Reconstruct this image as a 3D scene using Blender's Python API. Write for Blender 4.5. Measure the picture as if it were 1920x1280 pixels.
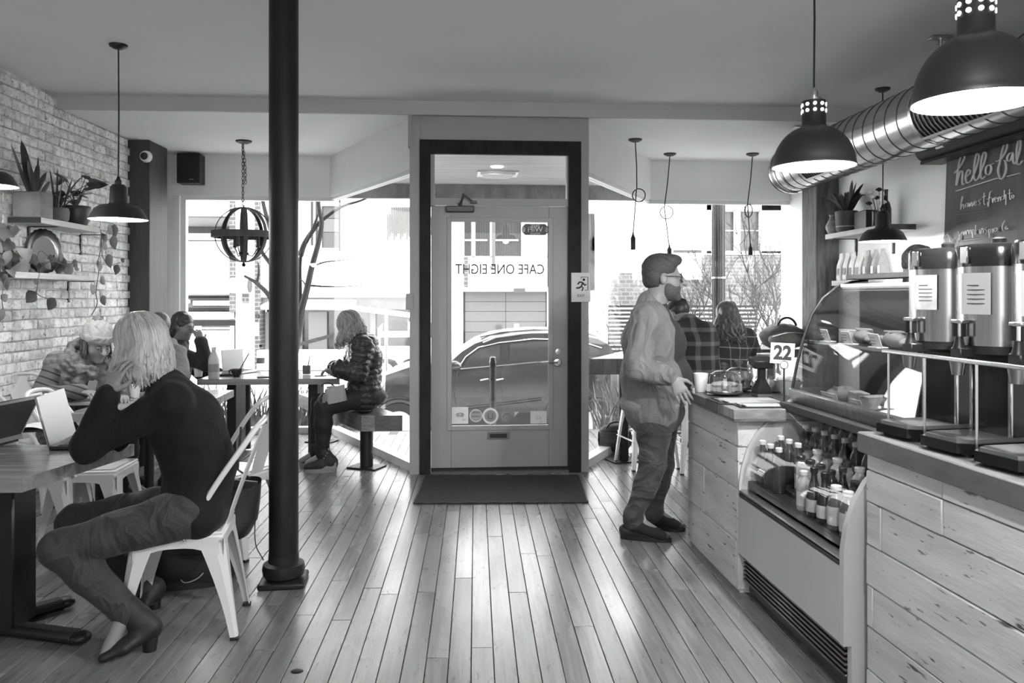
import bpy, bmesh, math, random
import numpy as np
from mathutils import Vector, Matrix, noise
for o in list(bpy.data.objects): bpy.data.objects.remove(o)
C = bpy.context.scene.collection
R = random.Random(7)
rad, sin, cos, pi = math.radians, math.sin, math.cos, math.pi

# ---------------- camera, world, sun, exposure ----------------
CAMZ, FPX, YAW, HOR = 1.45, 1500.0, 0.0453, 555.0
cd = bpy.data.cameras.new('camera'); cam = bpy.data.objects.new('camera', cd); C.objects.link(cam)
cam.location = (0, 0, CAMZ); cam.rotation_euler = (pi/2, 0, -YAW)
cd.sensor_width = 36; cd.lens = 36*FPX/1920; cd.shift_y = -(640-HOR)/1920; cd.clip_start = .05; cd.clip_end = 300
bpy.context.scene.camera = cam
W = bpy.data.worlds.new('overcast_sky'); bpy.context.scene.world = W; W.use_nodes = True
nt = W.node_tree; bg = nt.nodes['Background']; bg.inputs[0].default_value = (1, 1, 1, 1); bg.inputs[1].default_value = 4.2
sd = bpy.data.lights.new('sun', 'SUN'); sd.energy = 4.5; sd.angle = rad(1.5); so = bpy.data.objects.new('sun', sd); C.objects.link(so)
so.rotation_euler = Vector((-.80, .12, -.62)).to_track_quat('-Z', 'Y').to_euler()
ad = bpy.data.lights.new('rear_fill', 'AREA'); ad.shape = 'RECTANGLE'; ad.size = 5.4; ad.size_y = 2.1; ad.energy = 46   # added fill light behind the camera; the back wall has no windows
ao = bpy.data.objects.new('rear_fill', ad); C.objects.link(ao); ao.location = (.1, -3.93, 1.75); ao.rotation_euler = (pi/2, 0, 0)
vs = bpy.context.scene.view_settings
vs.view_transform = 'Standard'; vs.look = 'None'; vs.gamma = 1; vs.use_curve_mapping = False; vs.exposure = 1.1
bpy.context.scene.cycles.use_denoising = True
bpy.context.scene.cycles.max_bounces = 10; bpy.context.scene.cycles.transparent_max_bounces = 24
bpy.context.scene.cycles.sample_clamp_indirect = 6; bpy.context.scene.cycles.caustics_reflective = False

# ---------------- where a thing seen at (u, v) of the photo stands in the room ----------------
_ct, _st = cos(YAW), sin(YAW)
def P(u, v, d):
    a = (u-960)/FPX*d
    return Vector((a*_ct+d*_st, -a*_st+d*_ct, CAMZ+(HOR-v)/FPX*d))
def G(u, v, z=0.0): return P(u, v, (CAMZ-z)*FPX/(v-HOR))
def PX(u, v, X):
    return P(u, v, X/((u-960)/FPX*_ct+_st))
def PY(u, v, Y):
    return P(u, v, Y/(_ct-(u-960)/FPX*_st))
def V(*a): return Vector(a if len(a) > 1 else a[0])

# ---------------- materials (all grey: the photograph is black and white) ----------------
MATS = {}
def _nodes(name):
    m = bpy.data.materials.new(name); m.use_nodes = True; t = m.node_tree
    return m, t, t.nodes['Principled BSDF']
def nd(t, kind, **kw):
    n = t.nodes.new(kind)
    for k, v in kw.items():
        if k.startswith('i'): n.inputs[int(k[1:])].default_value = v
        else: setattr(n, k, v)
    return n
def mth(t, op, a, b=None, c=None):
    n = t.nodes.new('ShaderNodeMath'); n.operation = op
    for i, x in enumerate((a, b, c)):
        if x is None: continue
        if isinstance(x, (int, float)): n.inputs[i].default_value = x
        else: t.links.new(x, n.inputs[i])
    return n.outputs[0]
def coords(t, st=(1, 1, 1), rnd=True, rot=(0, 0, 0)):
    tc = t.nodes.new('ShaderNodeTexCoord'); mp = t.nodes.new('ShaderNodeMapping'); mp.inputs['Scale'].default_value = st; mp.inputs['Rotation'].default_value = rot
    t.links.new(tc.outputs['Object'], mp.inputs['Vector'])
    if not rnd: return mp.outputs[0]
    oi = t.nodes.new('ShaderNodeObjectInfo'); ad = nd(t, 'ShaderNodeVectorMath', operation='ADD')
    t.links.new(mp.outputs[0], ad.inputs[0]); t.links.new(mth(t, 'MULTIPLY', oi.outputs['Random'], 57.0), ad.inputs[1])
    return ad.outputs[0]
def nz(t, vec, scale, detail=4, rough=.6, dist=0):
    n = t.nodes.new('ShaderNodeTexNoise'); n.inputs['Scale'].default_value = scale; n.inputs['Detail'].default_value = detail
    n.inputs['Roughness'].default_value = rough; n.inputs['Distortion'].default_value = dist
    t.links.new(vec, n.inputs['Vector']); return n.outputs[0]
def ramp(t, x, a, b, lo=0., hi=1.):
    n = t.nodes.new('ShaderNodeMapRange'); t.links.new(x, n.inputs[0])
    for i, v in enumerate((a, b, lo, hi)): n.inputs[i+1].default_value = v
    return n.outputs[0]
def bumpn(t, b, h, strength, dist=.01):
    n = t.nodes.new('ShaderNodeBump'); n.inputs['Strength'].default_value = strength; n.inputs['Distance'].default_value = dist
    t.links.new(h, n.inputs['Height']); t.links.new(n.outputs[0], b.inputs['Normal'])
def mat(name, c, r=.5, m=0., n=0, na=.15, st=(1, 1, 1), bump=0, rnd=0, spec=.5, coat=0, em=0, det=4, dist=0, sheen=0, rvar=0, bs=0):
    if name in MATS: return MATS[name]
    M_, t, b = _nodes(name)
    b.inputs['Base Color'].default_value = (c, c, c, 1); b.inputs['Roughness'].default_value = r; b.inputs['Metallic'].default_value = m
    b.inputs['Specular IOR Level'].default_value = spec; b.inputs['Coat Weight'].default_value = coat; b.inputs['Coat Roughness'].default_value = .12
    if sheen: b.inputs['Sheen Weight'].default_value = sheen
    if em: b.inputs['Emission Color'].default_value = (1, 1, 1, 1); b.inputs['Emission Strength'].default_value = em
    v = None
    if n:
        vec = coords(t, st); f = nz(t, vec, n, det, .6, dist)
        v = mth(t, 'MULTIPLY_ADD', mth(t, 'SUBTRACT', f, .5), 2*na*c*2, c)
        if bump: bumpn(t, b, f if not bs else nz(t, vec, bs, 3), bump)
        if rvar: t.links.new(mth(t, 'MULTIPLY_ADD', mth(t, 'SUBTRACT', f, .5), rvar*2, r), b.inputs['Roughness'])
    if rnd:
        oi = t.nodes.new('ShaderNodeObjectInfo')
        v = mth(t, 'MULTIPLY', v if v is not None else c, mth(t, 'MULTIPLY_ADD', oi.outputs['Random'], 2*rnd, 1-rnd))
    if v is not None: t.links.new(mth(t, 'MAXIMUM', v, .002), b.inputs['Base Color'])
    MATS[name] = M_; return M_
def cloth(name, c, r=.8, fs=5.0, st=(1, 1, .6), k=.5, weave=90, sheen=.1, na=.12, dist=1.2):
    """woven cloth with creases: ridged, warped noise as relief"""
    if name in MATS: return MATS[name]
    M_, t, b = _nodes(name); vec = coords(t, st); f = nz(t, vec, fs, 2, .45, dist); rg = mth(t, 'POWER', mth(t, 'SUBTRACT', 1.0, mth(t, 'ABSOLUTE', mth(t, 'MULTIPLY_ADD', f, 4.0, -2.0))), 1.0)
    g = nz(t, vec, fs*.45, 2, .4, .4); w = nz(t, coords(t, (1, 1, 1)), weave, 2)
    h = mth(t, 'ADD', mth(t, 'MULTIPLY', rg, .35), mth(t, 'ADD', mth(t, 'MULTIPLY', g, 1.6), mth(t, 'MULTIPLY', w, .04)))
    bumpn(t, b, h, k, .06); t.links.new(mth(t, 'MULTIPLY_ADD', mth(t, 'SUBTRACT', w, .5), 2*na*c, c), b.inputs['Base Color'])
    b.inputs['Roughness'].default_value = r; b.inputs['Sheen Weight'].default_value = sheen; b.inputs['Specular IOR Level'].default_value = .3; MATS[name] = M_; return M_
def glass(name, fres=.08, tint=1.0, rough=0.0, graze=.75):
    if name in MATS: return MATS[name]
    m = bpy.data.materials.new(name); m.use_nodes = True; t = m.node_tree; t.nodes.clear()
    tr = nd(t, 'ShaderNodeBsdfTransparent'); tr.inputs[0].default_value = (tint, tint, tint, 1)
    gl = nd(t, 'ShaderNodeBsdfGlossy'); gl.inputs['Roughness'].default_value = rough
    lw = nd(t, 'ShaderNodeLayerWeight'); lw.inputs[0].default_value = .25
    f = mth(t, 'MULTIPLY_ADD', mth(t, 'POWER', lw.outputs['Facing'], 3.0), graze, fres)
    mx = t.nodes.new('ShaderNodeMixShader'); out = t.nodes.new('ShaderNodeOutputMaterial')
    t.links.new(mth(t, 'MINIMUM', f, 1.0), mx.inputs[0]); t.links.new(tr.outputs[0], mx.inputs[1]); t.links.new(gl.outputs[0], mx.inputs[2]); t.links.new(mx.outputs[0], out.inputs[0])
    MATS[name] = m; return m

# ---------------- mesh builder ----------------
def frame(d, up=(0, 0, 1)):
    d = Vector(d).normalized(); u = Vector(up)
    if abs(d.dot(u)) > .97: u = Vector((1, 0, 0))
    x = u.cross(d).normalized(); y = d.cross(x)
    return x, y, d
class B:
    def __init__(s): s.v = []; s.f = []
    def add(s, vs, fs, T=None):
        k = len(s.v); s.v += [tuple(T @ Vector(p)) for p in vs] if T else [tuple(p) for p in vs]
        s.f += [tuple(i+k for i in f) for f in fs]; return s
    def box(s, c, d, rz=0, b=0, T=None, tp=(1, 1)):
        hx, hy, hz = d[0]/2, d[1]/2, d[2]/2; Tm = Matrix.Translation(c) @ Matrix.Rotation(rz, 4, 'Z')
        if T is not None: Tm = Matrix.Translation(c) @ T
        if not b:
            vs = [(sx*hx*(tp[0] if sz > 0 else 1), sy*hy*(tp[1] if sz > 0 else 1), sz*hz) for sz in (-1, 1) for sx, sy in ((-1, -1), (1, -1), (1, 1), (-1, 1))]
            return s.add(vs, [(3, 2, 1, 0), (4, 5, 6, 7), (0, 1, 5, 4), (1, 2, 6, 5), (2, 3, 7, 6), (3, 0, 4, 7)], Tm)
        b = min(b, hx*.98, hy*.98, hz*.98); vs = []; ix = {}
        for sx in (-1, 1):
            for sy in (-1, 1):
                for sz in (-1, 1):
                    for a in range(3):
                        p = [sx*(hx-b), sy*(hy-b), sz*(hz-b)]; p[a] = (sx*hx, sy*hy, sz*hz)[a]; ix[(sx, sy, sz, a)] = len(vs); vs.append(p)
        fs = []
        for a in range(3):
            o1, o2 = [(1, 2), (2, 0), (0, 1)][a]
            for sg in (-1, 1):
                q = []
                for e1, e2 in ((-1, -1), (1, -1), (1, 1), (-1, 1)):
                    k = [0, 0, 0]; k[a] = sg; k[o1] = e1; k[o2] = e2; q.append(ix[(*k, a)])
                fs.append(q if sg > 0 else q[::-1])
            for e1 in (-1, 1):
                for e2 in (-1, 1):
                    def key(sa, ax):
                        k = [0, 0, 0]; k[a] = sa; k[o1] = e1; k[o2] = e2; return ix[(*k, ax)]
                    fs.append([key(-1, o1), key(1, o1), key(1, o2), key(-1, o2)])
        for sx in (-1, 1):
            for sy in (-1, 1):
                for sz in (-1, 1): fs.append([ix[(sx, sy, sz, a)] for a in range(3)])
        return s.add(vs, fs, Tm)
    def bb(s, a, b_, b=0):
        a, b_ = Vector(a), Vector(b_); return s.box((a+b_)/2, [abs(x) for x in (b_-a)], 0, b)
    def bar(s, p0, p1, w, h, b=0, up=(0, 0, 1)):
        p0, p1 = Vector(p0), Vector(p1); x, y, d = frame(p1-p0, up)
        T = Matrix((x, y, d)).transposed().to_4x4()
        return s.box((p0+p1)/2, (w, h, (p1-p0).length), 0, b, T)
    def tube(s, pts, r, n=8, cap=True, closed=False, flat=1.0, up=(0, 0, 1)):
        pts = [Vector(p) for p in pts]; k = len(pts); rs = r if isinstance(r, (list, tuple)) else [r]*k; vs = []; fs = []; px = None
        for i, p in enumerate(pts):
            d = (pts[(i+1) % k]-pts[i-1]) if closed else (pts[min(i+1, k-1)]-pts[max(i-1, 0)])
            if d.length < 1e-9: d = Vector((0, 0, 1))
            d.normalize()
            if px is None: x, y, _ = frame(d, up)
            else:
                x = px-d*px.dot(d)
                x = x.normalized() if x.length > 1e-6 else frame(d, up)[0]
                y = d.cross(x)
            px = x
            for j in range(n):
                a = 2*pi*j/n; vs.append(p+x*rs[i]*cos(a)+y*rs[i]*flat*sin(a))
        for i in range(k if closed else k-1):
            i2 = (i+1) % k
            for j in range(n): fs.append((i*n+j, i*n+(j+1) % n, i2*n+(j+1) % n, i2*n+j))
        if cap and not closed: fs += [tuple(range(n-1, -1, -1)), tuple((k-1)*n+j for j in range(n))]
        return s.add(vs, fs)
    def cyl(s, c, r, h, n=20, r2=None): return s.lathe([(r, 0), (r if r2 is None else r2, h)], c, n)
    def lathe(s, prof, c=(0, 0, 0), n=24, T=None, cap=True, sq=1.0):
        vs = []; fs = []; k = len(prof)
        for r, z in prof:
            for j in range(n): a = 2*pi*j/n; vs.append((r*cos(a), r*sq*sin(a), z))
        for i in range(k-1):
            for j in range(n): fs.append((i*n+j, i*n+(j+1) % n, (i+1)*n+(j+1) % n, (i+1)*n+j))
        if cap:
            if prof[0][0] > 1e-6: fs.append(tuple(range(n-1, -1, -1)))
            if prof[-1][0] > 1e-6: fs.append(tuple((k-1)*n+j for j in range(n)))
        return s.add(vs, fs, Matrix.Translation(c) @ (T if T is not None else Matrix()))
    def prism(s, poly, h, T=None, z0=0):
        n = len(poly); vs = [(x, y, z0) for x, y in poly]+[(x, y, z0+h) for x, y in poly]
        return s.add(vs, [tuple(range(n-1, -1, -1)), tuple(range(n, 2*n))]+[(i, (i+1) % n, n+(i+1) % n, n+i) for i in range(n)], T)
    def ell(s, c, r, n=12, m=8, T=None):
        if isinstance(r, (int, float)): r = (r, r, r)
        vs = [(0, 0, -r[2])]; fs = []
        for i in range(1, m):
            t = -pi/2+pi*i/m
            for j in range(n): a = 2*pi*j/n; vs.append((r[0]*cos(t)*cos(a), r[1]*cos(t)*sin(a), r[2]*sin(t)))
        vs.append((0, 0, r[2])); L = len(vs)-1
        for j in range(n):
            fs.append((0, 1+(j+1) % n, 1+j)); fs.append((L, L-n+j, L-n+(j+1) % n))
            for i in range(m-2): a = 1+i*n; fs.append((a+j, a+(j+1) % n, a+n+(j+1) % n, a+n+j))
        return s.add(vs, fs, Matrix.Translation(c) @ (T if T is not None else Matrix()))
    def quad(s, *p): return s.add(p, [tuple(range(len(p)))])
    def grid(s, fn, nu, nv, th=0):
        vs = [fn(i/nu, j/nv) for i in range(nu+1) for j in range(nv+1)]
        return s.add(vs, [(i*(nv+1)+j, (i+1)*(nv+1)+j, (i+1)*(nv+1)+j+1, i*(nv+1)+j+1) for i in range(nu) for j in range(nv)])
    def mesh(s, name, m, T=None, ang=38, fix=True):
        me = bpy.data.meshes.new(name); me.from_pydata(s.v, [], s.f)
        if T is not None: me.transform(T)
        if fix:
            bm = bmesh.new(); bm.from_mesh(me); bmesh.ops.recalc_face_normals(bm, faces=bm.faces); bm.to_mesh(me); bm.free()
        me.polygons.foreach_set('use_smooth', [True]*len(me.polygons)); me.set_sharp_from_angle(angle=rad(ang))
        me.materials.append(m); return me
    def build(s, name, m, parent=None, world=True, label=None, kind=None, ang=38):
        T = wm(parent).inverted() if parent and world else None
        return link(name, s.mesh(name, m, T, ang), parent, label, kind)
def wm(o):
    M_ = o.matrix_basis.copy(); p = o.parent
    while p: M_ = p.matrix_basis @ M_; p = p.parent
    return M_
def link(name, me, parent=None, label=None, kind=None):
    o = bpy.data.objects.new(name, me); C.objects.link(o)
    if parent: o.parent = parent
    if label: o['label'] = label
    if kind: o['kind'] = kind
    return o
def tag(o, label, cat, group=None):
    o['label'] = label; o['category'] = cat
    if group: o['group'] = group
    return o
def thing(name, label, cat, loc=(0, 0, 0), rz=0, group=None):
    o = bpy.data.objects.new(name, None); C.objects.link(o); o.location = loc; o.rotation_euler = (0, 0, rz); o.empty_display_size = .05
    return tag(o, label, cat, group)
def dup(root, loc, rz=None, label=None, group=None):
    def cp(o, par):
        c = o.copy(); C.objects.link(c)
        if par: c.parent = par
        for ch in o.children: cp(ch, c)
        return c
    r = cp(root, None); r.location = loc
    if rz is not None: r.rotation_euler = (0, 0, rz)
    if label: r['label'] = label
    if group: r['group'] = group
    return r
def solo(b, name, m, label, cat, loc=(0, 0, 0), rz=0, group=None, ang=38, local=False):
    """a thing that is one mesh, built in world coordinates round its base point"""
    T = (Matrix.Translation(loc) @ Matrix.Rotation(rz, 4, 'Z')).inverted()
    o = link(name, b.mesh(name, m, None if local else T, ang)); o.location = loc; o.rotation_euler = (0, 0, rz)
    return tag(o, label, cat, group)
def struct(b, name, m, parent=None, label=None):
    o = b.build(name, m, parent, label=label)
    if not parent: o['kind'] = 'structure'
    return o
def text(s, size, m, loc, rot, name='lettering', parent=None, ext=.0006, sx=1, shear=0, align='CENTER', label=None, bold=0):
    c = bpy.data.curves.new(name, 'FONT'); c.body = s; c.size = size; c.extrude = ext; c.align_x = align; c.align_y = 'CENTER'; c.shear = shear; c.offset = bold
    c.resolution_u = 3; c.materials.append(m); t_ = bpy.data.objects.new(name, c); me = bpy.data.meshes.new_from_object(t_); me.name = name
    bpy.data.objects.remove(t_); bpy.data.curves.remove(c); o = bpy.data.objects.new(name, me); C.objects.link(o)
    Mx = Matrix.LocRotScale(Vector(loc), rot, Vector((sx, 1, 1)))
    if parent: o.parent = parent; Mx = wm(parent).inverted() @ Mx
    o.matrix_basis = Mx
    if label: o['label'] = label
    return o
def arc(c, r, a0, a1, n, ax=(1, 0, 0), ay=(0, 0, 1)):
    c, ax, ay = Vector(c), Vector(ax), Vector(ay)
    return [c+ax*r*cos(a0+(a1-a0)*i/n)+ay*r*sin(a0+(a1-a0)*i/n) for i in range(n+1)]
def spline(pts, n=6):
    pts = [Vector(p) for p in pts]; q = [2*pts[0]-pts[1]]+pts+[2*pts[-1]-pts[-2]]; out = []
    for i in range(1, len(q)-2):
        for k in range(n):
            t = k/n; a, b, c, d = q[i-1:i+3]
            out.append(.5*((2*b)+(c-a)*t+(2*a-5*b+4*c-d)*t*t+(3*b-a-3*c+d)*t**3))
    return out+[pts[-1]]
# ---------------- setting: room shell ----------------
PHI, PIV = .025, Vector((.2, 6.55, 0))
FT = Matrix.Translation(PIV) @ Matrix.Rotation(PHI, 4, 'Z') @ Matrix.Translation(-PIV)   # the shop front stands slightly askew to the floor boards
def FR(x, y, z): return FT @ Vector((x, y, z))
def fbox(b, x0, x1, y0, y1, z0, z1, bv=0): return b.box(FR((x0+x1)/2, (y0+y1)/2, (z0+z1)/2), (abs(x1-x0), abs(y1-y0), abs(z1-z0)), PHI, bv)
FTI = FT.inverted()
def FH(u, v, Y):
    """point of the shop-front plane y=Y (in its own frame) seen at (u, v): its x and z"""
    o = FTI @ Vector((0, 0, CAMZ)); e = FTI @ P(u, v, 5.0); t = (Y-o.y)/(e.y-o.y); q = o+(e-o)*t
    return q.x, q.z
XL, XR, ZC, ZF, YD, YF = -3.26, 3.45, 3.02, 2.92, 6.55, 8.6
m_ceil = mat('ceiling paint', .76, .75, n=2.2, na=.03)
m_paint = mat('white wall paint', .82, .6, n=3, na=.03)
m_front = mat('shop front grey paint', .36, .5, n=5, na=.05)
m_white = mat('white gloss paint', .8, .35)
m_black = mat('black metal', .012, .42, spec=.4)
m_dark = mat('dark stained wood', .035, .5, n=6, na=.3, st=(6, 6, .6), bump=.15)
m_chrome = mat('polished steel', .62, .18, 1.0)
m_steel = mat('brushed steel', .5, .3, 1.0, n=4, na=.2, st=(40, 40, .5))
g_win = glass('window glass', .02, .97, graze=.15)
g_clear = glass('clear glassware', .06, .93)

# floor
b = B(); b.bb((XL, -4, -.2), (XR, 8.72, -.006)); floor = struct(b, 'floor', mat('floor joints', .05, .7))
def wood_floor():
    M_, t, p = _nodes('worn maple boards'); vec = coords(t, (9, .55, 1)); g = nz(t, vec, 3.5, 6, .65, .6); vec2 = coords(t, (1, .35, 1)); w = nz(t, vec2, 2.2, 3)
    sp = nz(t, coords(t, (3.0, .7, 1)), 11, 5, .75); scr = ramp(t, sp, .60, .66)
    oi = t.nodes.new('ShaderNodeObjectInfo')
    v = mth(t, 'MULTIPLY', ramp(t, g, .25, .75, .13, .27), mth(t, 'MULTIPLY_ADD', oi.outputs['Random'], .34, .80))
    v = mth(t, 'MULTIPLY', v, ramp(t, w, .3, .7, .85, 1.1)); v = mth(t, 'MULTIPLY', v, mth(t, 'MULTIPLY_ADD', scr, -.55, 1.0))
    t.links.new(v, p.inputs['Base Color']); t.links.new(ramp(t, w, .3, .75, .20, .36), p.inputs['Roughness']); p.inputs['Specular IOR Level'].default_value = .8
    bumpn(t, p, mth(t, 'ADD', w, mth(t, 'MULTIPLY', g, .25)), .12, .01); return M_
m_floor = wood_floor(); PW = .0895; pm = {}
def plank_mesh(L):
    if L not in pm:
        q = B(); q.box((0, 0, -.006), (PW-.0034, L-.0035, .012), b=.0012); pm[L] = q.mesh('plank', m_floor)
    return pm[L]
rr = random.Random(3); nx = int((XR-XL)/PW)
for i in range(nx):
    x = XL+.02+PW*(i+.5); y = 2.55-rr.random()*.8 if i > 8 else 3.6
    while y < 8.5:
        L = rr.choice((1.4, 1.8, 2.2, 2.7, 3.3))
        if y+L > 8.45: L = round(8.62-y, 2)
        if L > .3:
            o = link('plank', plank_mesh(L), floor); o.location = (x, y+L/2, rr.uniform(-.0006, .0006))
        y += L
b = B(); b.bb((XL, -4, -.0065), (XR, 1.7, -.001)); struct(b, 'floor_boards_rear', m_floor, floor)
b = B(); b.ell(G(557, 1258), (.025, .022, .004)); b.build('knot_hole', m_black, floor)

# ceilings, walls
b = B(); b.bb((XL-.2, -4, ZC), (XR+.2, 6.7, ZC+.1)); struct(b, 'ceiling', m_ceil)
b = B(); fbox(b, XL-.3, XR+.4, 6.5, 8.95, ZF, ZF+.18); struct(b, 'ceiling_front', mat('window lit ceiling paint', .84, .7, n=2, na=.02))  # paint set lighter than the main ceiling to carry the window light
b = B(); fbox(b, XL-.3, XR+.4, 6.47, 6.5, ZF-.012, ZC+.02); struct(b, 'trim_1', mat('beam face paint', .5, .6))
b = B(); b.bb((XL-.2, -4.2, -.2), (XR+.2, -4, ZC)); struct(b, 'wall_back', m_paint)
b = B(); b.bb((XR, -4, -.2), (XR+.2, 8.9, ZC)); struct(b, 'wall_right', mat('right wall paint', .88, .6, n=2.5, na=.02))
b = B(); b.bb((XL-.4, -4.2, ZC+.12), (XR+.6, 8.75, 9.5)); struct(b, 'sun_blocker', mat('sun blocker render', .35, .8))  # unseen mass above the room, added to block the sun

# left wall of painted bricks
def brick_paint():
    M_, t, p = _nodes('white washed brick'); vec = coords(t, (1, 1, 1)); a = nz(t, vec, 16, 6, .7); bb_ = nz(t, coords(t, (2, 1, 1)), 7, 4); sp = nz(t, vec, 42, 3, .6)
    oi = t.nodes.new('ShaderNodeObjectInfo')
    v = mth(t, 'MULTIPLY', ramp(t, a, .30, .56, .50, 1.0), mth(t, 'MULTIPLY_ADD', oi.outputs['Random'], .30, .76))
    v = mth(t, 'MULTIPLY', v, ramp(t, bb_, .3, .55, .7, 1.0)); v = mth(t, 'MULTIPLY', v, ramp(t, sp, .33, .39, .25, 1))
    t.links.new(v, p.inputs['Base Color']); p.inputs['Roughness'].default_value = .8
    bumpn(t, p, mth(t, 'ADD', a, mth(t, 'MULTIPLY', sp, .6)), .55, .012); return M_
m_brick = brick_paint()
b = B(); b.bb((XL-.3, -4, -.2), (XL-.008, 8.9, ZC)); wl = struct(b, 'wall_left', mat('lime mortar', .62, .9, n=9, na=.45, bump=.5))
bms = []
for k in range(7):
    q = B(); q.box((0, 0, 0), (.03, .212, .0665), b=.005)
    q.v = [(x+rr.uniform(-.003, .004), y+rr.uniform(-.003, .003), z+rr.uniform(-.0028, .0028)) for x, y, z in q.v]; bms.append(q.mesh('brick', m_brick))
bl = []; row = 0; z = .42
while z < ZC-.02:
    y = 5.0+(row % 2)*.11
    while y < 7.72: bl.append((y, z)); y += .22
    row += 1; z += .0745
bl.sort(key=lambda q: (q[1] < .95, q[0])); rest = B()
for i, (y, z) in enumerate(bl):
    x = XL-.004+rr.uniform(-.004, .004)
    if i < 296:
        o = link('brick', bms[rr.randrange(7)], wl); o.location = (x-.003, y, z)
    else: rest.box((x-.003, y, z), (.03, .212, .0665), b=.004)
z = .05
while z < ZC-.02:                                   # the rest of the wall, out of the photograph or hidden behind the tables
    for y in np.arange(2.0+(round(z/.0745) % 2)*.11, 7.7, .22):
        if not (z > .4 and y > 4.9): rest.box((XL-.007, y, z), (.03, .212, .0665))
    z += .0745
rest.build('bricks', m_brick, wl, kind='stuff')

# door wall (a boxed bay between the two shop windows)
dx0, _ = FH(768, 500, YD); dx1, _ = FH(1104, 500, YD); lx0, zt = FH(808, 385, YD); lx1, zb = FH(1065, 876, YD)
tx0, tz = FH(787, 262, YD); tx1, _ = FH(1089, 262, YD); _, th = FH(900, 290, YD)
b = B(); fbox(b, dx0, tx0+.01, YD, YD+.16, 0, ZC); fbox(b, tx1-.01, dx1, YD, YD+.16, 0, ZC); fbox(b, tx0, tx1, YD, YD+.16, tz-.01, ZC)
dw = struct(b, 'wall_front', m_front)
b = B(); fbox(b, dx0-.012, dx0+.02, YD-.012, YD+.14, FH(768, 275, YD)[1], ZF); fbox(b, dx0-.03, dx0+.03, YD-.01, YD+.06, FH(768, 580, YD)[1], FH(768, 550, YD)[1], .004); struct(b, 'trim_2', m_front)
b = B(); i0, i1 = lx0-.003, lx1+.003
for q in (((tx0, tz), (tx1, tz), (i1, th), (i0, th)), ((tx0, 0), (tx0, tz), (i0, th), (i0, 0)), ((tx1, tz), (tx1, 0), (i1, 0), (i1, th))):
    vs_ = [FR(x, y, z) for y in (YD-.022, YD+.02) for x, z in q]
    b.add(vs_, [(0, 1, 2, 3), (7, 6, 5, 4)]+[(i, 4+i, 4+(i+1) % 4, (i+1) % 4) for i in range(4)])
struct(b, 'trim_3', mat('dark door casing', .016, .6, n=14, na=.6, st=(1, 1, .5), bump=.1, spec=.2))
# shop-front headers, window frames and panes
hz = FH(500, 369, YF)[1]; cx0 = FH(627, 600, YF)[0]; cx1 = FH(1212, 600, YF)[0]
def fpoly(b, pts, z0, z1):
    n = len(pts); vs_ = [FR(x, y, z) for z in (z0, z1) for x, y in pts]
    return b.add(vs_, [tuple(range(n-1, -1, -1)), tuple(range(n, 2*n))]+[(i, (i+1) % n, n+(i+1) % n, n+i) for i in range(n)])
def splay(b, s, z0, z1, th0=-.06, th1=.06):
    xa, xb = (dx0+.06, cx0) if s < 0 else (dx1-.06, cx1)
    d = Vector((xb-xa, YF-YD-.1)).normalized(); n = Vector((d.y, -d.x))*(-1 if s > 0 else 1)
    a, c = Vector((xa, YD+.1)), Vector((xb, YF))
    return fpoly(b, [a+n*th0, c+n*th0, c+n*th1, a+n*th1], z0, z1)
b = B(); fbox(b, XL-.1, cx0+.03, YF-.06, YF+.12, hz, ZF+.02); fbox(b, cx1-.03, XR+.1, YF-.06, YF+.12, hz, ZF+.02)
splay(b, -1, hz, ZF+.02); splay(b, 1, hz, ZF+.02); struct(b, 'wall_header', m_paint)
m_frame = mat('white window frame', .72, .4)
xw0 = FH(350, 600, YF)[0]; xw1 = FH(1489, 600, YF)[0]; ZS = .07
def window(n, frame_fn, glass_fn):
    b = B(); frame_fn(b); w = struct(b, 'window_%d' % n, m_frame); b = B(); glass_fn(b); b.build('pane', g_win, w); return w
window(1, lambda b: (fbox(b, xw0-.12, xw0-.05, YF-.07, YF+.08, 0, hz), fbox(b, xw0-.05, xw0, YF-.03, YF+.05, 0, hz), fbox(b, xw0, cx0, YF-.03, YF+.05, hz-.04, hz), fbox(b, xw0, cx0, YF-.05, YF+.05, 0, ZS)), lambda b: fbox(b, xw0, cx0-.004, YF, YF+.01, ZS, hz-.04))
window(2, lambda b: (splay(b, -1, hz-.03, hz, -.04, .04), splay(b, -1, 0, ZS, -.05, .05)), lambda b: splay(b, -1, ZS, hz-.03, -.005, .005))
window(3, lambda b: (splay(b, 1, hz-.03, hz, -.04, .04), splay(b, 1, 0, ZS, -.05, .05)), lambda b: splay(b, 1, ZS, hz-.03, -.005, .005))
window(4, lambda b: (fbox(b, xw1+.05, xw1+.14, YF-.07, YF+.08, 0, hz), fbox(b, xw1, xw1+.05, YF-.03, YF+.05, 0, hz), fbox(b, cx1, xw1, YF-.03, YF+.05, hz-.04, hz), fbox(b, cx1, xw1, YF-.05, YF+.05, 0, ZS)), lambda b: fbox(b, cx1+.004, xw1, YF, YF+.01, ZS, hz-.04))
b = B(); fbox(b, XL-.2, xw0-.11, YF-.05, YF+.1, 0, hz); fbox(b, xw1+.13, XR+.2, YF-.05, YF+.1, 0, hz); struct(b, 'wall_corner', m_paint)
for s, nm in ((-1, 'left of the door'), (1, 'right of the door')):
    b = B(); splay(b, s, hz-.005, hz+.018, .062, .075)
    o = link('light_strip', b.mesh('light_strip', mat('led strip', .9, em=5))); tag(o, 'thin glowing light strip under the slanting window header '+nm, 'light')
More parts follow.
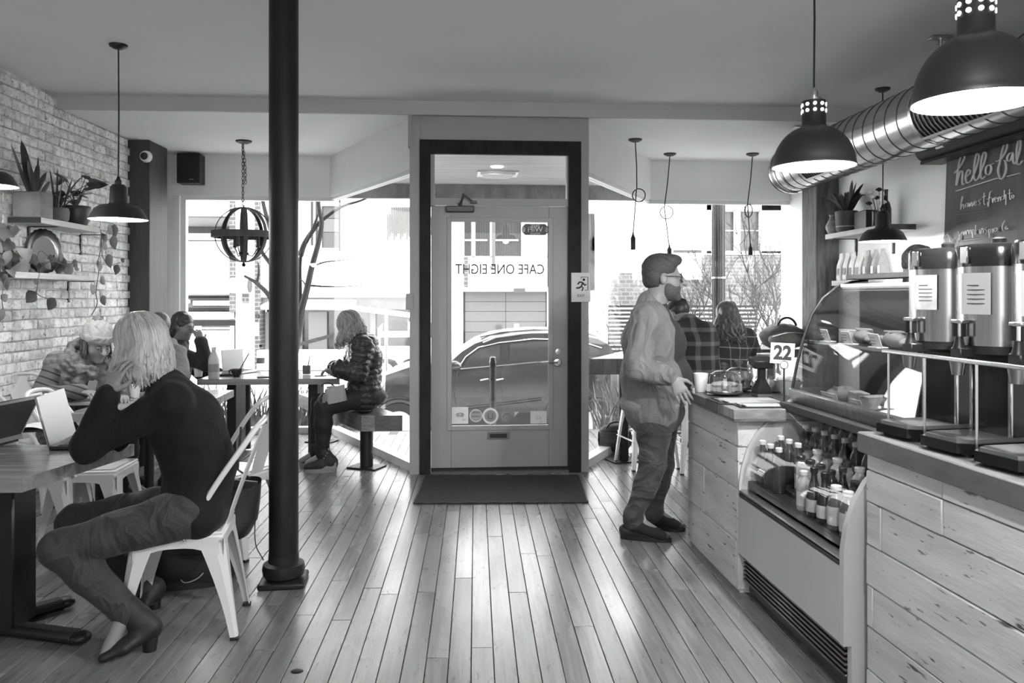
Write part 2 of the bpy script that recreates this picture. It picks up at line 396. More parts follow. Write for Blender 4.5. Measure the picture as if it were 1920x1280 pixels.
# pillars clad in wood
def pillar(n, x0, x1, y0, y1, m):
    b = B(); b.bb((x0, y0, 0), (x1, y1, ZF), .006); return struct(b, 'pillar_%s' % n, m)
m_rough = mat('rough sawn post', .11, .75, n=5, na=.7, st=(7, 7, .8), bump=.5, dist=.5)
pillar('left', XL-.1, PX(293, 500, XL+.19).x, 7.68, 8.12, mat('dark pillar board', .05, .6, n=6, na=.4, st=(5, 5, .5), bump=.2))
yp = PX(1573, 500, XR).y; xp = PY(1531, 500, yp).x
pillar('right', xp, XR+.05, yp, yp+.34, m_rough)
# ---------------- the door, its fittings, stickers and the transom ----------------
Y0 = YD+.03
gx0, gz1 = FH(846, 415, Y0); gx1, gz0 = FH(1029, 797, Y0)
b = B()
fbox(b, lx0, gx0, Y0, Y0+.045, zb, zt, .003); fbox(b, gx1, lx1, Y0, Y0+.045, zb, zt, .003)
fbox(b, gx0, gx1, Y0, Y0+.045, gz1, zt, .002); fbox(b, gx0, gx1, Y0, Y0+.045, zb, gz0, .002)
m_leaf = mat('painted door', .34, .42, n=4, na=.05)
door = bpy.data.objects.new('door_1', None); C.objects.link(door); door.location = FR(lx0, Y0, 0); door['kind'] = 'structure'
def fpart(name, m, *boxes, parent=None, bv=0, label=None):
    b = B()
    for q in boxes: fbox(b, *q, bv)
    return b.build(name, m, parent or door, label=label)
b.build('leaf', m_leaf, door)
fpart('pane', g_win, (gx0, gx1, Y0+.018, Y0+.026, gz0, gz1))
k = .035
fpart('glazing_bead', m_leaf, (gx0-k, gx0+.004, Y0-.008, Y0+.01, gz0-k, gz1+k), (gx1-.004, gx1+k, Y0-.008, Y0+.01, gz0-k, gz1+k), (gx0, gx1, Y0-.008, Y0+.01, gz1-.004, gz1+k), (gx0, gx1, Y0-.008, Y0+.01, gz0-k, gz0+.004), bv=.003)
fpart('threshold', mat('worn threshold', .16, .4, .6), (i0, i1, YD-.03, YD+.15, 0, .022))
fpart('weather_strip', m_black, (lx0, lx1, Y0-.004, Y0+.04, .022, zb+.006))
hx0, hz1_ = FH(914, 810, Y0); hx1, hz0_ = FH(955, 823, Y0)
ms = fpart('mail_slot', mat('aged brass', .16, .4, .7), (hx0, hx1, Y0-.006, Y0+.002, hz0_, hz1_), bv=.002)
fpart('slot_opening', m_black, (hx0+.02, hx1-.02, Y0-.0075, Y0-.005, hz0_+.012, hz1_-.012), parent=ms)
for v0, v1 in ((407, 440), (605, 633), (772, 800)):
    a, c = FH(811, v0, YD)[1], FH(811, v1, YD)[1]
    b = B(); b.cyl(FR(lx0-.004, Y0-.008, c), .008, a-c, 10); b.build('hinge', m_steel, door)
# lever and deadbolt
hx, hzz = FH(1045, 679, Y0); b = B(); Rx = Matrix.Rotation(pi/2, 4, 'X')
b.lathe([(.036, 0), (.036, .006), (.03, .012), (.012, .014), (.011, .05)], FR(hx, Y0, hzz), 20, Rx)
x2 = FH(1013, 678, Y0)[0]; b.tube([FR(hx, Y0-.046, hzz), FR((hx+x2)/2, Y0-.05, hzz+.003), FR(x2, Y0-.045, hzz)], [.011, .010, .008], 10, flat=.7)
b.build('lever_handle', m_steel, door)
hx, hzz = FH(1046, 659, Y0); b = B(); b.lathe([(.024, 0), (.022, .01), (.008, .012), (.007, .02)], FR(hx, Y0, hzz), 18, Rx); fbox(b, hx-.004, hx+.004, Y0-.03, Y0-.015, hzz-.016, hzz+.016, .002)
b.build('deadbolt', m_steel, door)
# closer
m_closer = mat('aged bronze closer', .09, .45, .5); cxa, cza = FH(836, 387, Y0); cxb, czb = FH(889, 398, Y0)
b = B(); fbox(b, cxa, cxb, Y0-.055, Y0, czb-.004, cza+.002, .008); b.cyl(FR((cxa+cxb)/2, Y0-.03, cza), .016, .025, 14); cl = b.build('door_closer', m_closer, door)
b = B(); p1, p2, p3 = [FR(FH(u, v, YD-.02)[0], YD-.03-e, FH(u, v, YD-.02)[1]) for u, v, e in ((863, 384, 0), (869, 367, .05), (888, 379, -.01))]
b.tube([p1, p2], .010, 8); b.tube([p2, p3], .008, 8); b.ell(p2, .014); b.box(p3, (.055, .03, .022), PHI, .004); b.build('arm', m_closer, cl)
# transom
qx0, qz1 = FH(815, 291, YD+.04); qx1, qz0 = FH(1062, 374, YD+.04)
b = B(); fbox(b, i0, qx0, YD+.01, YD+.09, zt, th); fbox(b, qx1, i1, YD+.01, YD+.09, zt, th); fbox(b, qx0, qx1, YD+.01, YD+.09, qz1, th); fbox(b, qx0, qx1, YD+.01, YD+.09, zt+.006, qz0)
w5 = struct(b, 'window_5', m_leaf); fpart('pane', g_win, (qx0, qx1, YD+.05, YD+.058, qz0, qz1), parent=w5)
b = B(); fbox(b, i0, lx0-.003, YD+.01, YD+.1, 0, zt+.01); fbox(b, lx1+.003, i1, YD+.01, YD+.1, 0, zt+.01); fbox(b, dx0+.01, dx0+.07, YD+.1, YD+.2, 0, hz); fbox(b, dx1-.07, dx1-.01, YD+.1, YD+.2, 0, hz); struct(b, 'trim_4', m_leaf)
# stickers on the inside of the pane
YS = Y0+.0165; m_stk = mat('white sticker', .82, .5); m_grey = mat('grey sticker', .3, .5); m_ink = mat('black print', .02, .6)
rotF = Matrix.Rotation(PHI, 4, 'Z') @ Matrix.Rotation(pi/2, 4, 'X')
def fq(u0, v0, u1, v1, Y=YS): x0, z1 = FH(u0, v0, Y); x1, z0 = FH(u1, v1, Y); return x0, x1, Y-.0008, Y+.0004, z0, z1
def disc(b, x, z, r, y=YS, t=.001, rin=0, n=28):
    prof = [(r, 0), (r, t)] if not rin else [(rin, 0), (r, 0), (r, t), (rin, t), (rin, 0)]
    return b.lathe(prof, FR(x, y, z), n, rotF, cap=not rin)
def owl(par, u, v, w, m):                           # two round eyes with an arched brow and a beak, printed
    x, z = FH(u, v, YS); b = B()
    for s in (-1, 1):
        disc(b, x+s*w*.55, z, w*.42, YS-.002, .0004, w*.34); disc(b, x+s*w*.55, z, w*.16, YS-.002, .0004)
    b.tube([FR(x+w*1.05*cos(a), YS-.0022, z+w*.1+w*.55*sin(a)) for a in np.linspace(.25, pi-.25, 10)], w*.06, 5)
    b.add([FR(x-w*.12, YS-.0025, z-w*.1), FR(x+w*.12, YS-.0025, z-w*.1), FR(x, YS-.0025, z-w*.4)], [(0, 1, 2)]); b.build('emblem', m, par)
s1 = fpart('sticker', m_stk, fq(847, 763, 878, 794), label='white square sticker printed with two round eyes'); owl(s1, 862.5, 778.5, .031, m_ink)
def tx(s, u, v, size, m, par, Y=YS-.0022, **kw):
    x, z = FH(u, v, Y); return text(s, size, m, FR(x, Y, z), Matrix.Rotation(PHI, 3, 'Z').to_quaternion() @ Matrix.Rotation(pi/2, 3, 'X').to_quaternion(), parent=par, ext=.0003, **kw)
tx('2017', 870, 786.5, .017, mat('grey print', .35, .6), s1)
def round_sticker(u, v, r, m, label, ring=None):
    x, z = FH(u, v, YS); b = B(); disc(b, x, z, r); o = b.build('sticker', m, door, label=label)
    if ring: b = B(); disc(b, x, z, r, YS-.0012, .0006, r*ring[0]); b.build('ring', ring[1], o)
    return o
s2 = round_sticker(892.5, 779, .053, mat('pale grey sticker', .42, .5), 'pale grey round sticker with lines of lettering', (.9, m_stk))
tx('URBAN', 892, 773, .026, m_ink, s2, sx=.9); tx('eat local', 892, 780, .02, m_ink, s2); tx('* * *', 892, 787, .02, m_ink, s2)
s3 = round_sticker(919.5, 779.5, .066, m_grey, 'round grey sticker with a broad white ring', (.74, m_stk))
x, z = FH(919.5, 780, YS); b = B()
for s in (-1, 1): fbox(b, x+s*.018-.004, x+s*.018+.004, YS-.0022, YS-.0012, z-.02, z+.022)
fbox(b, x-.018, x+.018, YS-.0022, YS-.0012, z-.024, z-.017); b.build('emblem', mat('dark grey print', .12, .6), s3)
s4 = round_sticker(949.5, 781.5, .042, mat('mid grey sticker', .22, .5), 'small mid grey round sticker with a thin rim', (.9, mat('pale grey sticker', .42, .5)))
x, z = FH(949.5, 783, YS); b = B(); disc(b, x, z, .018, YS-.0022, .0005, .012); b.build('emblem', mat('pale grey sticker', .42, .5), s4)
s5 = fpart('sticker', mat('mid grey sticker', .22, .5), fq(964.5, 773, 994.5, 793), label='plain grey sticker with a peeling white corner')
b = B(); a = fq(964.5, 772, 973, 781); b.add([FR(a[0], YS-.002, a[5]), FR(a[1], YS-.002, a[5]), FR(a[0], YS-.002, a[4])], [(0, 1, 2)]); b.build('peeled_corner', m_stk, s5)
s6 = fpart('sticker', m_stk, fq(994.5, 770.5, 1025, 793.5), label='second white sticker of two round eyes, pale print'); owl(s6, 1010, 784.5, .023, mat('pale grey print', .5, .6))
tx('2016', 1015, 790.5, .013, mat('grey print', .35, .6), s6)
# wifi sticker and shop name, both readable from the street
x0, z1 = FH(978, 419.5, YS); x1, z0 = FH(1029, 441, YS); zm, hh = (z0+z1)/2, (z1-z0)/2
b = B(); T = FT @ Matrix.Translation((0, YS, 0)) @ Matrix.Rotation(pi/2, 4, 'X')
pl = [(x0+.03, zm-hh), (x1-.03, zm-hh), (x1-.006, zm-hh*.5), (x1, zm), (x1-.006, zm+hh*.5), (x1-.03, zm+hh), (x0+.03, zm+hh), (x0+.006, zm+hh*.5), (x0, zm), (x0+.006, zm-hh*.5)]
b.prism(pl, .0008, T); sw = b.build('sticker', mat('dark grey print', .12, .6), door, label='dark oval sticker lettered FREE WIFI, mirrored')
qm = Matrix.Rotation(PHI+pi, 3, 'Z').to_quaternion() @ Matrix.Rotation(pi/2, 3, 'X').to_quaternion()
def mtx(s, x, z, size, m, par, **kw): return text(s, size, m, FR(x, YS-.0012, z), qm, parent=par, ext=.0006, **kw)
xm = (x0+x1)/2; mtx('FREE', xm, zm+hh*.62, .036, m_stk, sw); mtx('WiFi', xm, zm, .062, m_stk, sw, sx=1.05); mtx('hotspot', xm, zm-hh*.68, .026, m_stk, sw)
b = B()
for s in (-1, 1):
    for r in (.018, .03): b.tube([FR(xm+s*(.072+r*cos(a)), YS-.0016, zm+r*sin(a)) for a in np.linspace(-.8, .8, 7)], .0032, 4)
b.build('signal_arcs', m_stk, sw)
xa, za = FH(1009, 496, YS); xb, zb_ = FH(866, 515, YS)
nm = text('CAFE ONE EIGHT', .118, mat('thin black lettering', .03, .5), FR((xa+xb)/2, Y0+.017, (za+zb_)/2), qm, parent=door, sx=.8, ext=.0004, bold=.0012, label='shop name in thin mirrored capitals')
# exit sign
ex0, ez1 = FH(1071, 511, YD-.03); ex1, ez0 = FH(1107, 566, YD-.03)
b = B(); fbox(b, ex0, ex1, YD-.036, YD-.022, ez0, ez1, .002); ex = solo(b, 'exit_sign', mat('pale sign board', .66, .45), 'pale exit sign with a running figure on the dark door casing', 'sign', FR((ex0+ex1)/2, YD-.02, ez0))
def er(x, z): return FR(ex0+(ex1-ex0)*x, YD-.0375, ez1-(ez1-ez0)*z)
b = B(); W_ = .0062
for pts in (((.60, .33), (.52, .47)), ((.52, .47), (.62, .52), (.55, .62)), ((.52, .47), (.40, .52), (.25, .52)), ((.58, .33), (.42, .32), (.33, .40)), ((.60, .34), (.70, .43), (.78, .40))):
    b.tube([er(*p) for p in pts], W_, 5)
b.ell(er(.655, .24), .011, 10, 6); b.build('running_figure', m_ink, ex)
b = B(); b.tube([er(*p) for p in ((.50, .22), (.50, .15), (.86, .15), (.86, .60), (.70, .60))], .003, 4); b.build('doorway_outline', m_ink, ex)
tx('EXIT', 1089.5, 554.5, .032, m_ink, ex, Y=YD-.0375)
# door mat
mt = [G(776, 945), G(1102, 943), G(1085, 893), G(799, 893)]
b = B(); vs_ = [(p.x, p.y, z) for z in (.001, .012) for p in mt]; b.add(vs_, [(3, 2, 1, 0), (4, 5, 6, 7)]+[(i, (i+1) % 4, 4+(i+1) % 4, 4+i) for i in range(4)])
mo = thing('door_mat', 'dark ribbed door mat on the boards in front of the door', 'mat', (mt[0].x+.6, mt[0].y+.3, .001))
b.build('pile', mat('charcoal carpet', .022, .95, n=90, na=.7, bump=.6), mo)
b = B(); n = 40
for i in range(4):
    p, q = mt[i], mt[(i+1) % 4]; b.tube([p.lerp(q, j/n)+V(0, 0, .008+.004*max(0, sin(j*1.1))) for j in range(n+1)], .007, 5)
b.build('rubber_edge', mat('rubber edge', .03, .6), mo)
# ---------------- outside: canopy, pavement, street, car, buildings, garden ----------------
# canopy over the recessed entry
vz0 = FH(900, 372, 8.7)[1]; vz1 = 2.665
b = B(); fpoly(b, [(dx0+.1, YD+.16), (dx1-.1, YD+.16), (cx1+.02, 8.64), (cx1+.02, 8.74), (cx0-.02, 8.74), (cx0-.02, 8.64)], vz1, vz1+.05); struct(b, 'ceiling_porch', mat('porch boards', .4, .6, n=4, na=.3, st=(.3, 6, 1)))
b = B(); fbox(b, cx0-.02, cx1+.02, 8.73, 8.8, vz0, vz1+.06); struct(b, 'trim_5', mat('weathered fascia', .2, .8, n=7, na=.5, st=(1, 1, .5)))
x, z = FH(932, 313, 7.5); b = B(); b.lathe([(.06, 0), (.055, -.006)], FR(x, 7.5, vz1-.001), 20); o = solo(b, 'downlight', mat('lit lens', .9, em=6), 'round lit downlight in the porch ceiling seen through the transom', 'light', FR(x, 7.5, vz1))
b = B(); x, z = FH(932, 328, 8.0)
for i in range(6): fbox(b, x-.17+.01*i, x+.17-.01*i, 7.8+.05*i, 7.825+.05*i, vz1-.03, vz1)
fbox(b, x-.2, x+.2, 7.76, 8.1, vz1-.012, vz1-.001); solo(b, 'porch_vent', m_steel, 'square slatted vent in the porch ceiling behind the downlight', 'vent', FR(x, 8, vz1))
# ground
m_conc = mat('pale concrete', .62, .8, n=1.5, na=.12, bump=.05)
b = B(); b.add([(-12, 8.7, -.05), (14, 8.7, -.05), (14, 10.3, -.45), (-12, 10.3, -.45), (-12, 10.32, -.60), (14, 10.32, -.60), (30, 14, -.72), (-30, 14, -.72)], [(0, 1, 2, 3), (3, 2, 5, 4)]); b.bb((cx0-.3, YD+.2, -.3), (cx1+.4, 8.75, -.012)); struct(b, 'pavement', m_conc)
b = B(); b.add([(-14, 10.32, -.62), (14, 10.32, -.62), (30, 12.5, -.70), (30, 22, -.72), (-30, 22, -.72), (-30, 12.5, -.70)], [(0, 1, 2, 3, 4, 5)]); struct(b, 'street', mat('asphalt', .2, .8, n=3, na=.15))
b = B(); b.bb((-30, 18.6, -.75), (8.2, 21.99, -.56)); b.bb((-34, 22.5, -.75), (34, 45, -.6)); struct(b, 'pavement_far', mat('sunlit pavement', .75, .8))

def part(b, name, m, par, label=None, kind=None): return b.build(name, m, par, label=label, kind=kind)
YB = 22.0
def bx(b, u0, v0, u1, v1, y0, y1, Y=YB, bv=0):
    """box on the far side of the street, face at depth Y+y0, covering this part of the view"""
    p, q = PY(u0, v0, Y), PY(u1, v1, Y); return b.bb((p.x, Y+y0, min(p.z, q.z)), (q.x, Y+y1, max(p.z, q.z)), bv)
m_fac = mat('white render', .82, .7, n=.5, na=.02); m_win = mat('dark far glazing', .05, .12, spec=.8)
def brickm(name, c1, c2, s, w=.5, h=.25):
    M_, t, p = _nodes(name); n = t.nodes.new('ShaderNodeTexBrick'); n.inputs['Color1'].default_value = (c1,)*3+(1,); n.inputs['Color2'].default_value = (c1*1.5,)*3+(1,); n.inputs['Mortar'].default_value = (c2,)*3+(1,)
    n.inputs['Scale'].default_value = s; n.inputs['Brick Width'].default_value = w; n.inputs['Row Height'].default_value = h; n.inputs['Mortar Size'].default_value = .03
    tc = t.nodes.new('ShaderNodeTexCoord'); mp = t.nodes.new('ShaderNodeMapping'); mp.inputs['Rotation'].default_value = (pi/2, 0, 0); t.links.new(tc.outputs['Object'], mp.inputs[0]); t.links.new(mp.outputs[0], n.inputs[0]); t.links.new(n.outputs[0], p.inputs['Base Color']); p.inputs['Roughness'].default_value = .85; return M_
m_fbrick = brickm('far brown brick', .05, .16, 2.2)
# parking structure, far left
pk = thing('parking_structure', 'white parking structure of level bands across the street at far left', 'building', PY(390, 705, YB))
b = B()
for v0, v1 in ((-200, 403), (437, 449), (452, 551), (585, 598), (612, 690), (690, 712)): bx(b, 250, v0, 431, v1, 0, .4)
part(b, 'spandrel', m_fac, pk)
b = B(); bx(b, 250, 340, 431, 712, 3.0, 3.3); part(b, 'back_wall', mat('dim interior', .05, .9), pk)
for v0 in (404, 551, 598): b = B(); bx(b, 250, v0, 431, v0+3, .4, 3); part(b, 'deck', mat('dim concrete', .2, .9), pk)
b = B(); bx(b, 431, 300, 442, 585, -.05, .5); part(b, 'brick_pier', m_fbrick, pk)
for v, l in ((612, 1), (618, 0)): b = B(); p, q = PY(378, v, YB-.1), PY(431, v, YB-.1); b.tube([p, q], .02, 6); part(b, 'guard_rail', m_black, pk)
# car parked inside the structure
def wheel(par, c, r, w, m_t, m_r, T=Matrix.Rotation(pi/2, 4, 'X')):
    b = B(); b.lathe([(r*.62, -w/2), (r*.93, -w/2), (r, -w*.3), (r, w*.3), (r*.93, w/2), (r*.62, w/2)], c, 24, T, cap=False); o = b.build('wheel', m_t, par)
    b = B(); b.lathe([(r*.64, -w*.4), (r*.6, -w*.46), (r*.15, -w*.36), (0, -w*.36)], c, 20, T, cap=False); b.lathe([(r*.64, w*.4), (r*.6, w*.46), (r*.15, w*.36), (0, w*.36)], c, 20, T, cap=False); b.build('rim', m_r, o)
pc = thing('parked_pickup', 'dim pickup seen nose on inside the parking structure', 'car', PY(405, 600, YB+1.6)); X0, Z0 = pc.location.x, pc.location.z
b = B(); b.box((X0, YB+2, Z0+.5), (1.75, 1.5, .45), b=.1); b.add([(X0+sx*w, YB+y, Z0+z) for z, w, y in ((.7, .8, 1.3), (1.25, .62, 1.6)) for sx in (-1, 1)]+[(X0+sx*w, YB+y, Z0+z) for z, w, y in ((.7, .8, 2.7), (1.25, .62, 2.5)) for sx in (-1, 1)], [(0, 1, 3, 2), (4, 6, 7, 5), (0, 2, 6, 4), (1, 5, 7, 3), (2, 3, 7, 6)]); part(b, 'body', mat('dim car paint', .12, .3), pc)
b = B(); b.add([(X0+sx*w, YB+y, Z0+z) for z, w, y in ((.74, .72, 1.28), (1.2, .56, 1.56)) for sx in (-1, 1)], [(0, 1, 3, 2)]); part(b, 'windscreen', mat('pale windscreen', .4, .1), pc)
b = B(); b.box((X0, YB+1.23, Z0+.5), (1.1, .06, .2), b=.03); part(b, 'grille', m_steel, pc)
for s in (-1, 1): b = B(); b.box((X0+s*.7, YB+1.23, Z0+.55), (.24, .06, .14), b=.03); part(b, 'headlight', m_stk, pc)
# middle facade
mf = thing('street_building', 'tall white rendered building across the street behind the bare branches', 'building', PY(640, 705, YB+.3))
b = B(); bx(b, 442, -300, 478, 712, 0, .6); bx(b, 489, -300, 601, 557, 0, .6); bx(b, 637, -300, 868, 557, 0, .6); bx(b, 600, -300, 638, 385, 0, .6); bx(b, 600, 465, 638, 557, 0, .6); bx(b, 775, 557, 868, 712, 0, .6)
part(b, 'wall', m_fac, mf)
b = B(); bx(b, 478, -300, 489, 712, -.04, .5); part(b, 'brick_pier', m_fbrick, mf)
b = B(); bx(b, 489, 557, 775, 580, .1, .6); part(b, 'brick_band', mat('grey brick band', .1, .8, n=9, na=.3), mf)
b = B(); bx(b, 600, 385, 638, 465, .25, .35); w = part(b, 'window', mat('far blind', .06, .5), mf)
for v0, v1, c in ((385, 408, .045), (408, 434, .10), (434, 465, .04)): b = B(); bx(b, 602, v0+.6, 636, v1-.4, .2, .26); part(b, 'pane', mat('far pane %d' % (c*100), c, .2), w)
for u in (585, 594): b = B(); p = PY(u, 460, YB-.06); b.tube([p, PY(u, 370, YB-.06)], .035, 6); part(b, 'downpipe', m_black, mf)
b = B(); p = PY(637, 470, YB-.08); b.tube([p, PY(637, 330, YB-.08)], .03, 6); part(b, 'downpipe', m_black, mf)
lv = thing('wall_louvre', 'row of thin dark upright louvres on the white wall left of the door', 'louvre', PY(748, 450, YB-.05))
for i, u in enumerate(range(727, 778, 4)): b = B(); p = PY(u, 388 if i > 1 else 400, YB-.05); q = PY(u, 450-(i % 3)*6, YB-.05); b.bar(p, q, .016+.003*(i > 3), .05); part(b, 'slat', m_dark, lv)
# storefront with the sloping white canopy
sf = thing('storefront', 'dark storefront under a long white canopy across the street', 'building', PY(660, 700, YB+1))
b = B(); p, q, r_, s_ = PY(489, 572, YB-1.2), PY(655, 573, YB-1.2), PY(655, 581, YB-1.2), PY(489, 580, YB-1.2); t_ = PY(775, 588, YB-.1); u_ = PY(775, 596, YB-.1)
b.add([p, q, r_, s_]+[x_+V(0, 1.3, .15) for x_ in (p, q, r_, s_)], [(0, 1, 2, 3), (4, 7, 6, 5), (0, 4, 5, 1), (3, 2, 6, 7)]); b.add([q, t_, u_, r_]+[x_+V(.1, .3, 0) for x_ in (q, t_, u_, r_)], [(0, 1, 2, 3), (4, 7, 6, 5), (0, 4, 5, 1), (3, 2, 6, 7), (1, 5, 6, 2)]); part(b, 'canopy', m_fac, sf)
b = B(); bx(b, 489, 580, 775, 712, .6, .7); part(b, 'glazing', mat('storefront glazing', .045, .15), sf)
for u0, u1, c in ((489, 508, .62), (512, 560, .25), (572, 607, .34), (640, 652, .2), (690, 700, .3)): b = B(); bx(b, u0, 585, u1, 690, .45, .58); part(b, 'panel', mat('shop panel %d' % (c*100), c*.45, .4), sf)
b = B(); bx(b, 504, 588, 512, 637, .2, .4); part(b, 'poster', mat('grey print', .35, .6), sf)
b = B(); bx(b, 489, 655, 775, 690, -.4, 0); part(b, 'kerb_wall', m_fac, sf)
b = B(); b.bar(PY(552, 648, YB-.2), PY(640, 624, YB-.2), .06, .1); part(b, 'ramp_rail', m_black, sf)
for v0, v1 in ((589, 596), (604, 629)): b = B(); bx(b, 480, v0, 487, v1, -.1, -.05); solo(b, 'notice_plate', m_stk if v0 > 600 else m_black, 'tall white notice plate on the brick pier across the street' if v0 > 600 else 'small dark plate above the white notice on the brick pier', 'sign', PY(483, v1, YB-.1))
hg = thing('hanging_drum_sign', 'round white drum sign on the wall behind the orb lamp', 'sign', PY(455, 550, YB-.3))
b = B(); c = PY(453, 535, YB-.35); b.lathe([(.2, -.28), (.2, .2), (.17, .2), (.17, -.28)], c, 18, Matrix.Rotation(pi/2, 4, 'Y')); part(b, 'drum', m_fac, hg)
b = B(); b.lathe([(.19, .21), (.19, .23)], c, 18, Matrix.Rotation(pi/2, 4, 'Y')); part(b, 'face', m_dark, hg)
b = B(); bx(b, 455, 540, 467, 568, -.06, 0); part(b, 'bracket', m_fbrick, hg)
# parking sign and white van
q_ = P(724, 592, 15); ps = thing('parking_sign', 'small white parking sign on a thin post beyond the bench', 'sign', (q_.x, q_.y, -.71)); b = B(); b.tube([(q_.x, q_.y, -.75), q_], .03, 8); part(b, 'post', m_steel, ps)
b = B(); b.bar(P(724, 607, 14.95), P(724, 580, 14.95), .18, .012); pl_ = part(b, 'plate', m_stk, ps); b = B(); b.tube(arc(P(724, 600, 14.93), .04, 0, 2*pi, 12), .008, 5); b.bar(P(722, 589, 14.93), P(726, 589, 14.93), .02, .003); part(b, 'symbol', m_ink, pl_)
vn = thing('white_van', 'white delivery van parked across the street beside the parking sign', 'van', PY(745, 690, 19.5)); b = B()
p0 = PY(707, 606, 19.0); p1 = PY(800, 690, 19.0); b.bb((p0.x, 19, -.1), (p1.x, 20.6, p0.z), .12); part(b, 'body', mat('van paint', .8, .3), vn)
for u0, v0, u1, v1, nm, m in ((718, 598, 765, 620, 'window', m_win), (714, 632, 790, 648, 'dark_panel', m_dark)): b = B(); bx(b, u0, v0, u1, v1, -.03, .02, 19.0); part(b, nm, m, vn)  # window and a dark strip low on the van side
for u in (722, 775): wheel(vn, PY(u, 672, 19.05)+V(0, .1, -.3), .33, .2, m_black, m_steel)
# building seen through the door
db = thing('garage_building', 'white building with a panelled garage door seen through the door', 'building', PY(940, 705, YB)); b = B()
bx(b, 868, 480, 1115, 545, -.02, .4); bx(b, 1026, 400, 1115, 712, -.02, .4); bx(b, 978, 395, 1115, 482, -.02, .4); bx(b, 868, -300, 1115, 396, -.02, .4); bx(b, 884, 412, 891, 482, -.02, .3); bx(b, 919, 395, 925, 482, -.02, .3)
part(b, 'wall', m_fac, db)
for u0, u1 in ((870, 890), (891, 920), (924, 979)):
    b = B(); bx(b, u0, 390, u1, 481, .3, .34); w = part(b, 'window', mat('far glass dark', .035, .15), db)
    b = B()
    for i in range(int((u1-u0)/2.6)): bx(b, u0+1+i*2.6, 397, u0+2+i*2.6, 479, .24, .27)
    part(b, 'blind_slats', mat('far blind slats', .09, .6), w)
    b = B(); bx(b, u0, 447, u1-6, 451, .2, .23); part(b, 'sash', mat('far sash', .3, .6), w)
b = B(); bx(b, 869.5, 482, 877.5, 540, -.06, .1); part(b, 'brick_pier', m_fbrick, db)
b = B(); bx(b, 869, 538, 1030, 547, -.25, .1); part(b, 'lintel', mat('pale lintel', .16, .7), db)
m_gd = mat('garage door paint', .085, .5, n=2, na=.03)
for v0, v1 in ((547, 565), (565.6, 583.4), (584, 602.6), (603.2, 622), (622.6, 641), (641.6, 660), (660.6, 690)):
    for u0, u1 in ((872, 948.2), (948.8, 1024)): b = B(); bx(b, u0, v0, u1, v1, .08, .12, bv=.006); part(b, 'panel', m_gd, db)
b = B(); bx(b, 868, 545, 1030, 712, .13, .2); part(b, 'panel_joints', m_black, db)
b = B(); p = PY(925.5, 500, YB-.15); b.tube([PY(925.5, 395, YB-.15), p, p+V(-.06, -.1, -.03)], .05, 8); part(b, 'downpipe', mat('dark pipe', .06, .5), db)
for u0, v0, u1, v1, m, l in ((963, 541, 983, 549, m_dark, 'dark plate above the garage door'), (930, 610, 940, 617, m_dark, 'dark notice on the garage door'), (964, 607, 973, 617, m_stk, 'white notice on the garage door')):
    b = B(); bx(b, u0, v0, u1, v1, -.27 if v0 < 600 else .02, -.24 if v0 < 600 else .06); solo(b, 'door_plate', m, l, 'sign', PY(u0, v1, YB+.02))
# right: pale block, brick house, fence, pole, trees
wb = thing('pale_block', 'pale tall block across the street seen right of the door', 'building', PY(1180, 705, YB+6)); b = B(); bx(b, 1115, 150, 1325, 500, 0, .5, YB+6); bx(b, 1115, 500, 1146, 712, 0, .5, YB+6); part(b, 'wall', m_fac, wb)
b = B(); bx(b, 1262, 469, 1324, 474, -.1, 0, YB+6); part(b, 'ledge', m_dark, wb)
hs = thing('brick_house', 'brick house with two tall windows behind the garden trees', 'building', PY(1400, 705, 18)); b = B()
for r_ in ((1325, 250, 1334, 475), (1428, 250, 1560, 475), (1325, 250, 1560, 395), (1325, 470, 1560, 478)): bx(b, *r_, 0, .4, 18)
part(b, 'wall', mat('pale house render', .7, .8), hs)
m_hb = brickm('grey house brick', .10, .2, 3.2)
b = B(); bx(b, 1325, 478, 1560, 712, .02, .4, 18); part(b, 'brick_wall', m_hb, hs)
for u0, u1 in ((1335, 1381), (1388, 1428)): b = B(); bx(b, u0, 395, u1, 470, .2, .25, 18); w = part(b, 'window', mat('house glass', .06, .12, n=1, na=.5), hs); b = B(); bx(b, u0, 430, u1, 432, .15, .2, 18); part(b, 'sash_bar', m_stk, w)
b = B(); bx(b, 1381, 393, 1388, 472, -.02, .1, 18); part(b, 'mullion', m_stk, hs)
gw = thing('garden_wall', 'low brick garden wall behind the slatted fence', 'wall', PY(1250, 640, 15)); b = B(); bx(b, 1147, 524, 1520, 573, 0, .25, 15); bx(b, 1163, 511, 1186, 524, 0, .25, 15); part(b, 'brickwork', m_hb, gw); b = B(); bx(b, 1147, 573, 1520, 712, .01, .24, 15); part(b, 'bright_backing', m_fac, gw)  # pale base added so the fence gaps look lit from behind
fn = thing('slat_fence', 'grey garden fence of level wooden slats outside the right window', 'fence', PY(1240, 640, 13)); m_sl = mat('weathered slat', .022, .7, n=3, na=.3, st=(.3, 1, 6), rnd=.2)
for i in range(13):
    v = 572+i*7.6
    for u0, u1 in ((1140, 1238), (1239, 1330), (1331, 1420)): b = B(); bx(b, u0, v, u1, v+4.6, 0, .025, 13, .003); part(b, 'slat', m_sl, fn)
for u in (1141, 1238, 1272, 1330, 1420): b = B(); bx(b, u, 570, u+2.5, 716, .03, .09, 13); part(b, 'post', mat('pale fence post', .5, .7), fn)
pole = thing('steel_column', 'dark ribbed steel column outside the right window', 'column', P(1347, 780, 9.6)); a = P(1347, 780, 9.6); b = B()
b.lathe([(.075, -.4), (.075, 3.2)], (a.x, a.y, 0), 24); part(b, 'shaft', mat('dark ribbed steel', .05, .3, spec=.7), pole)
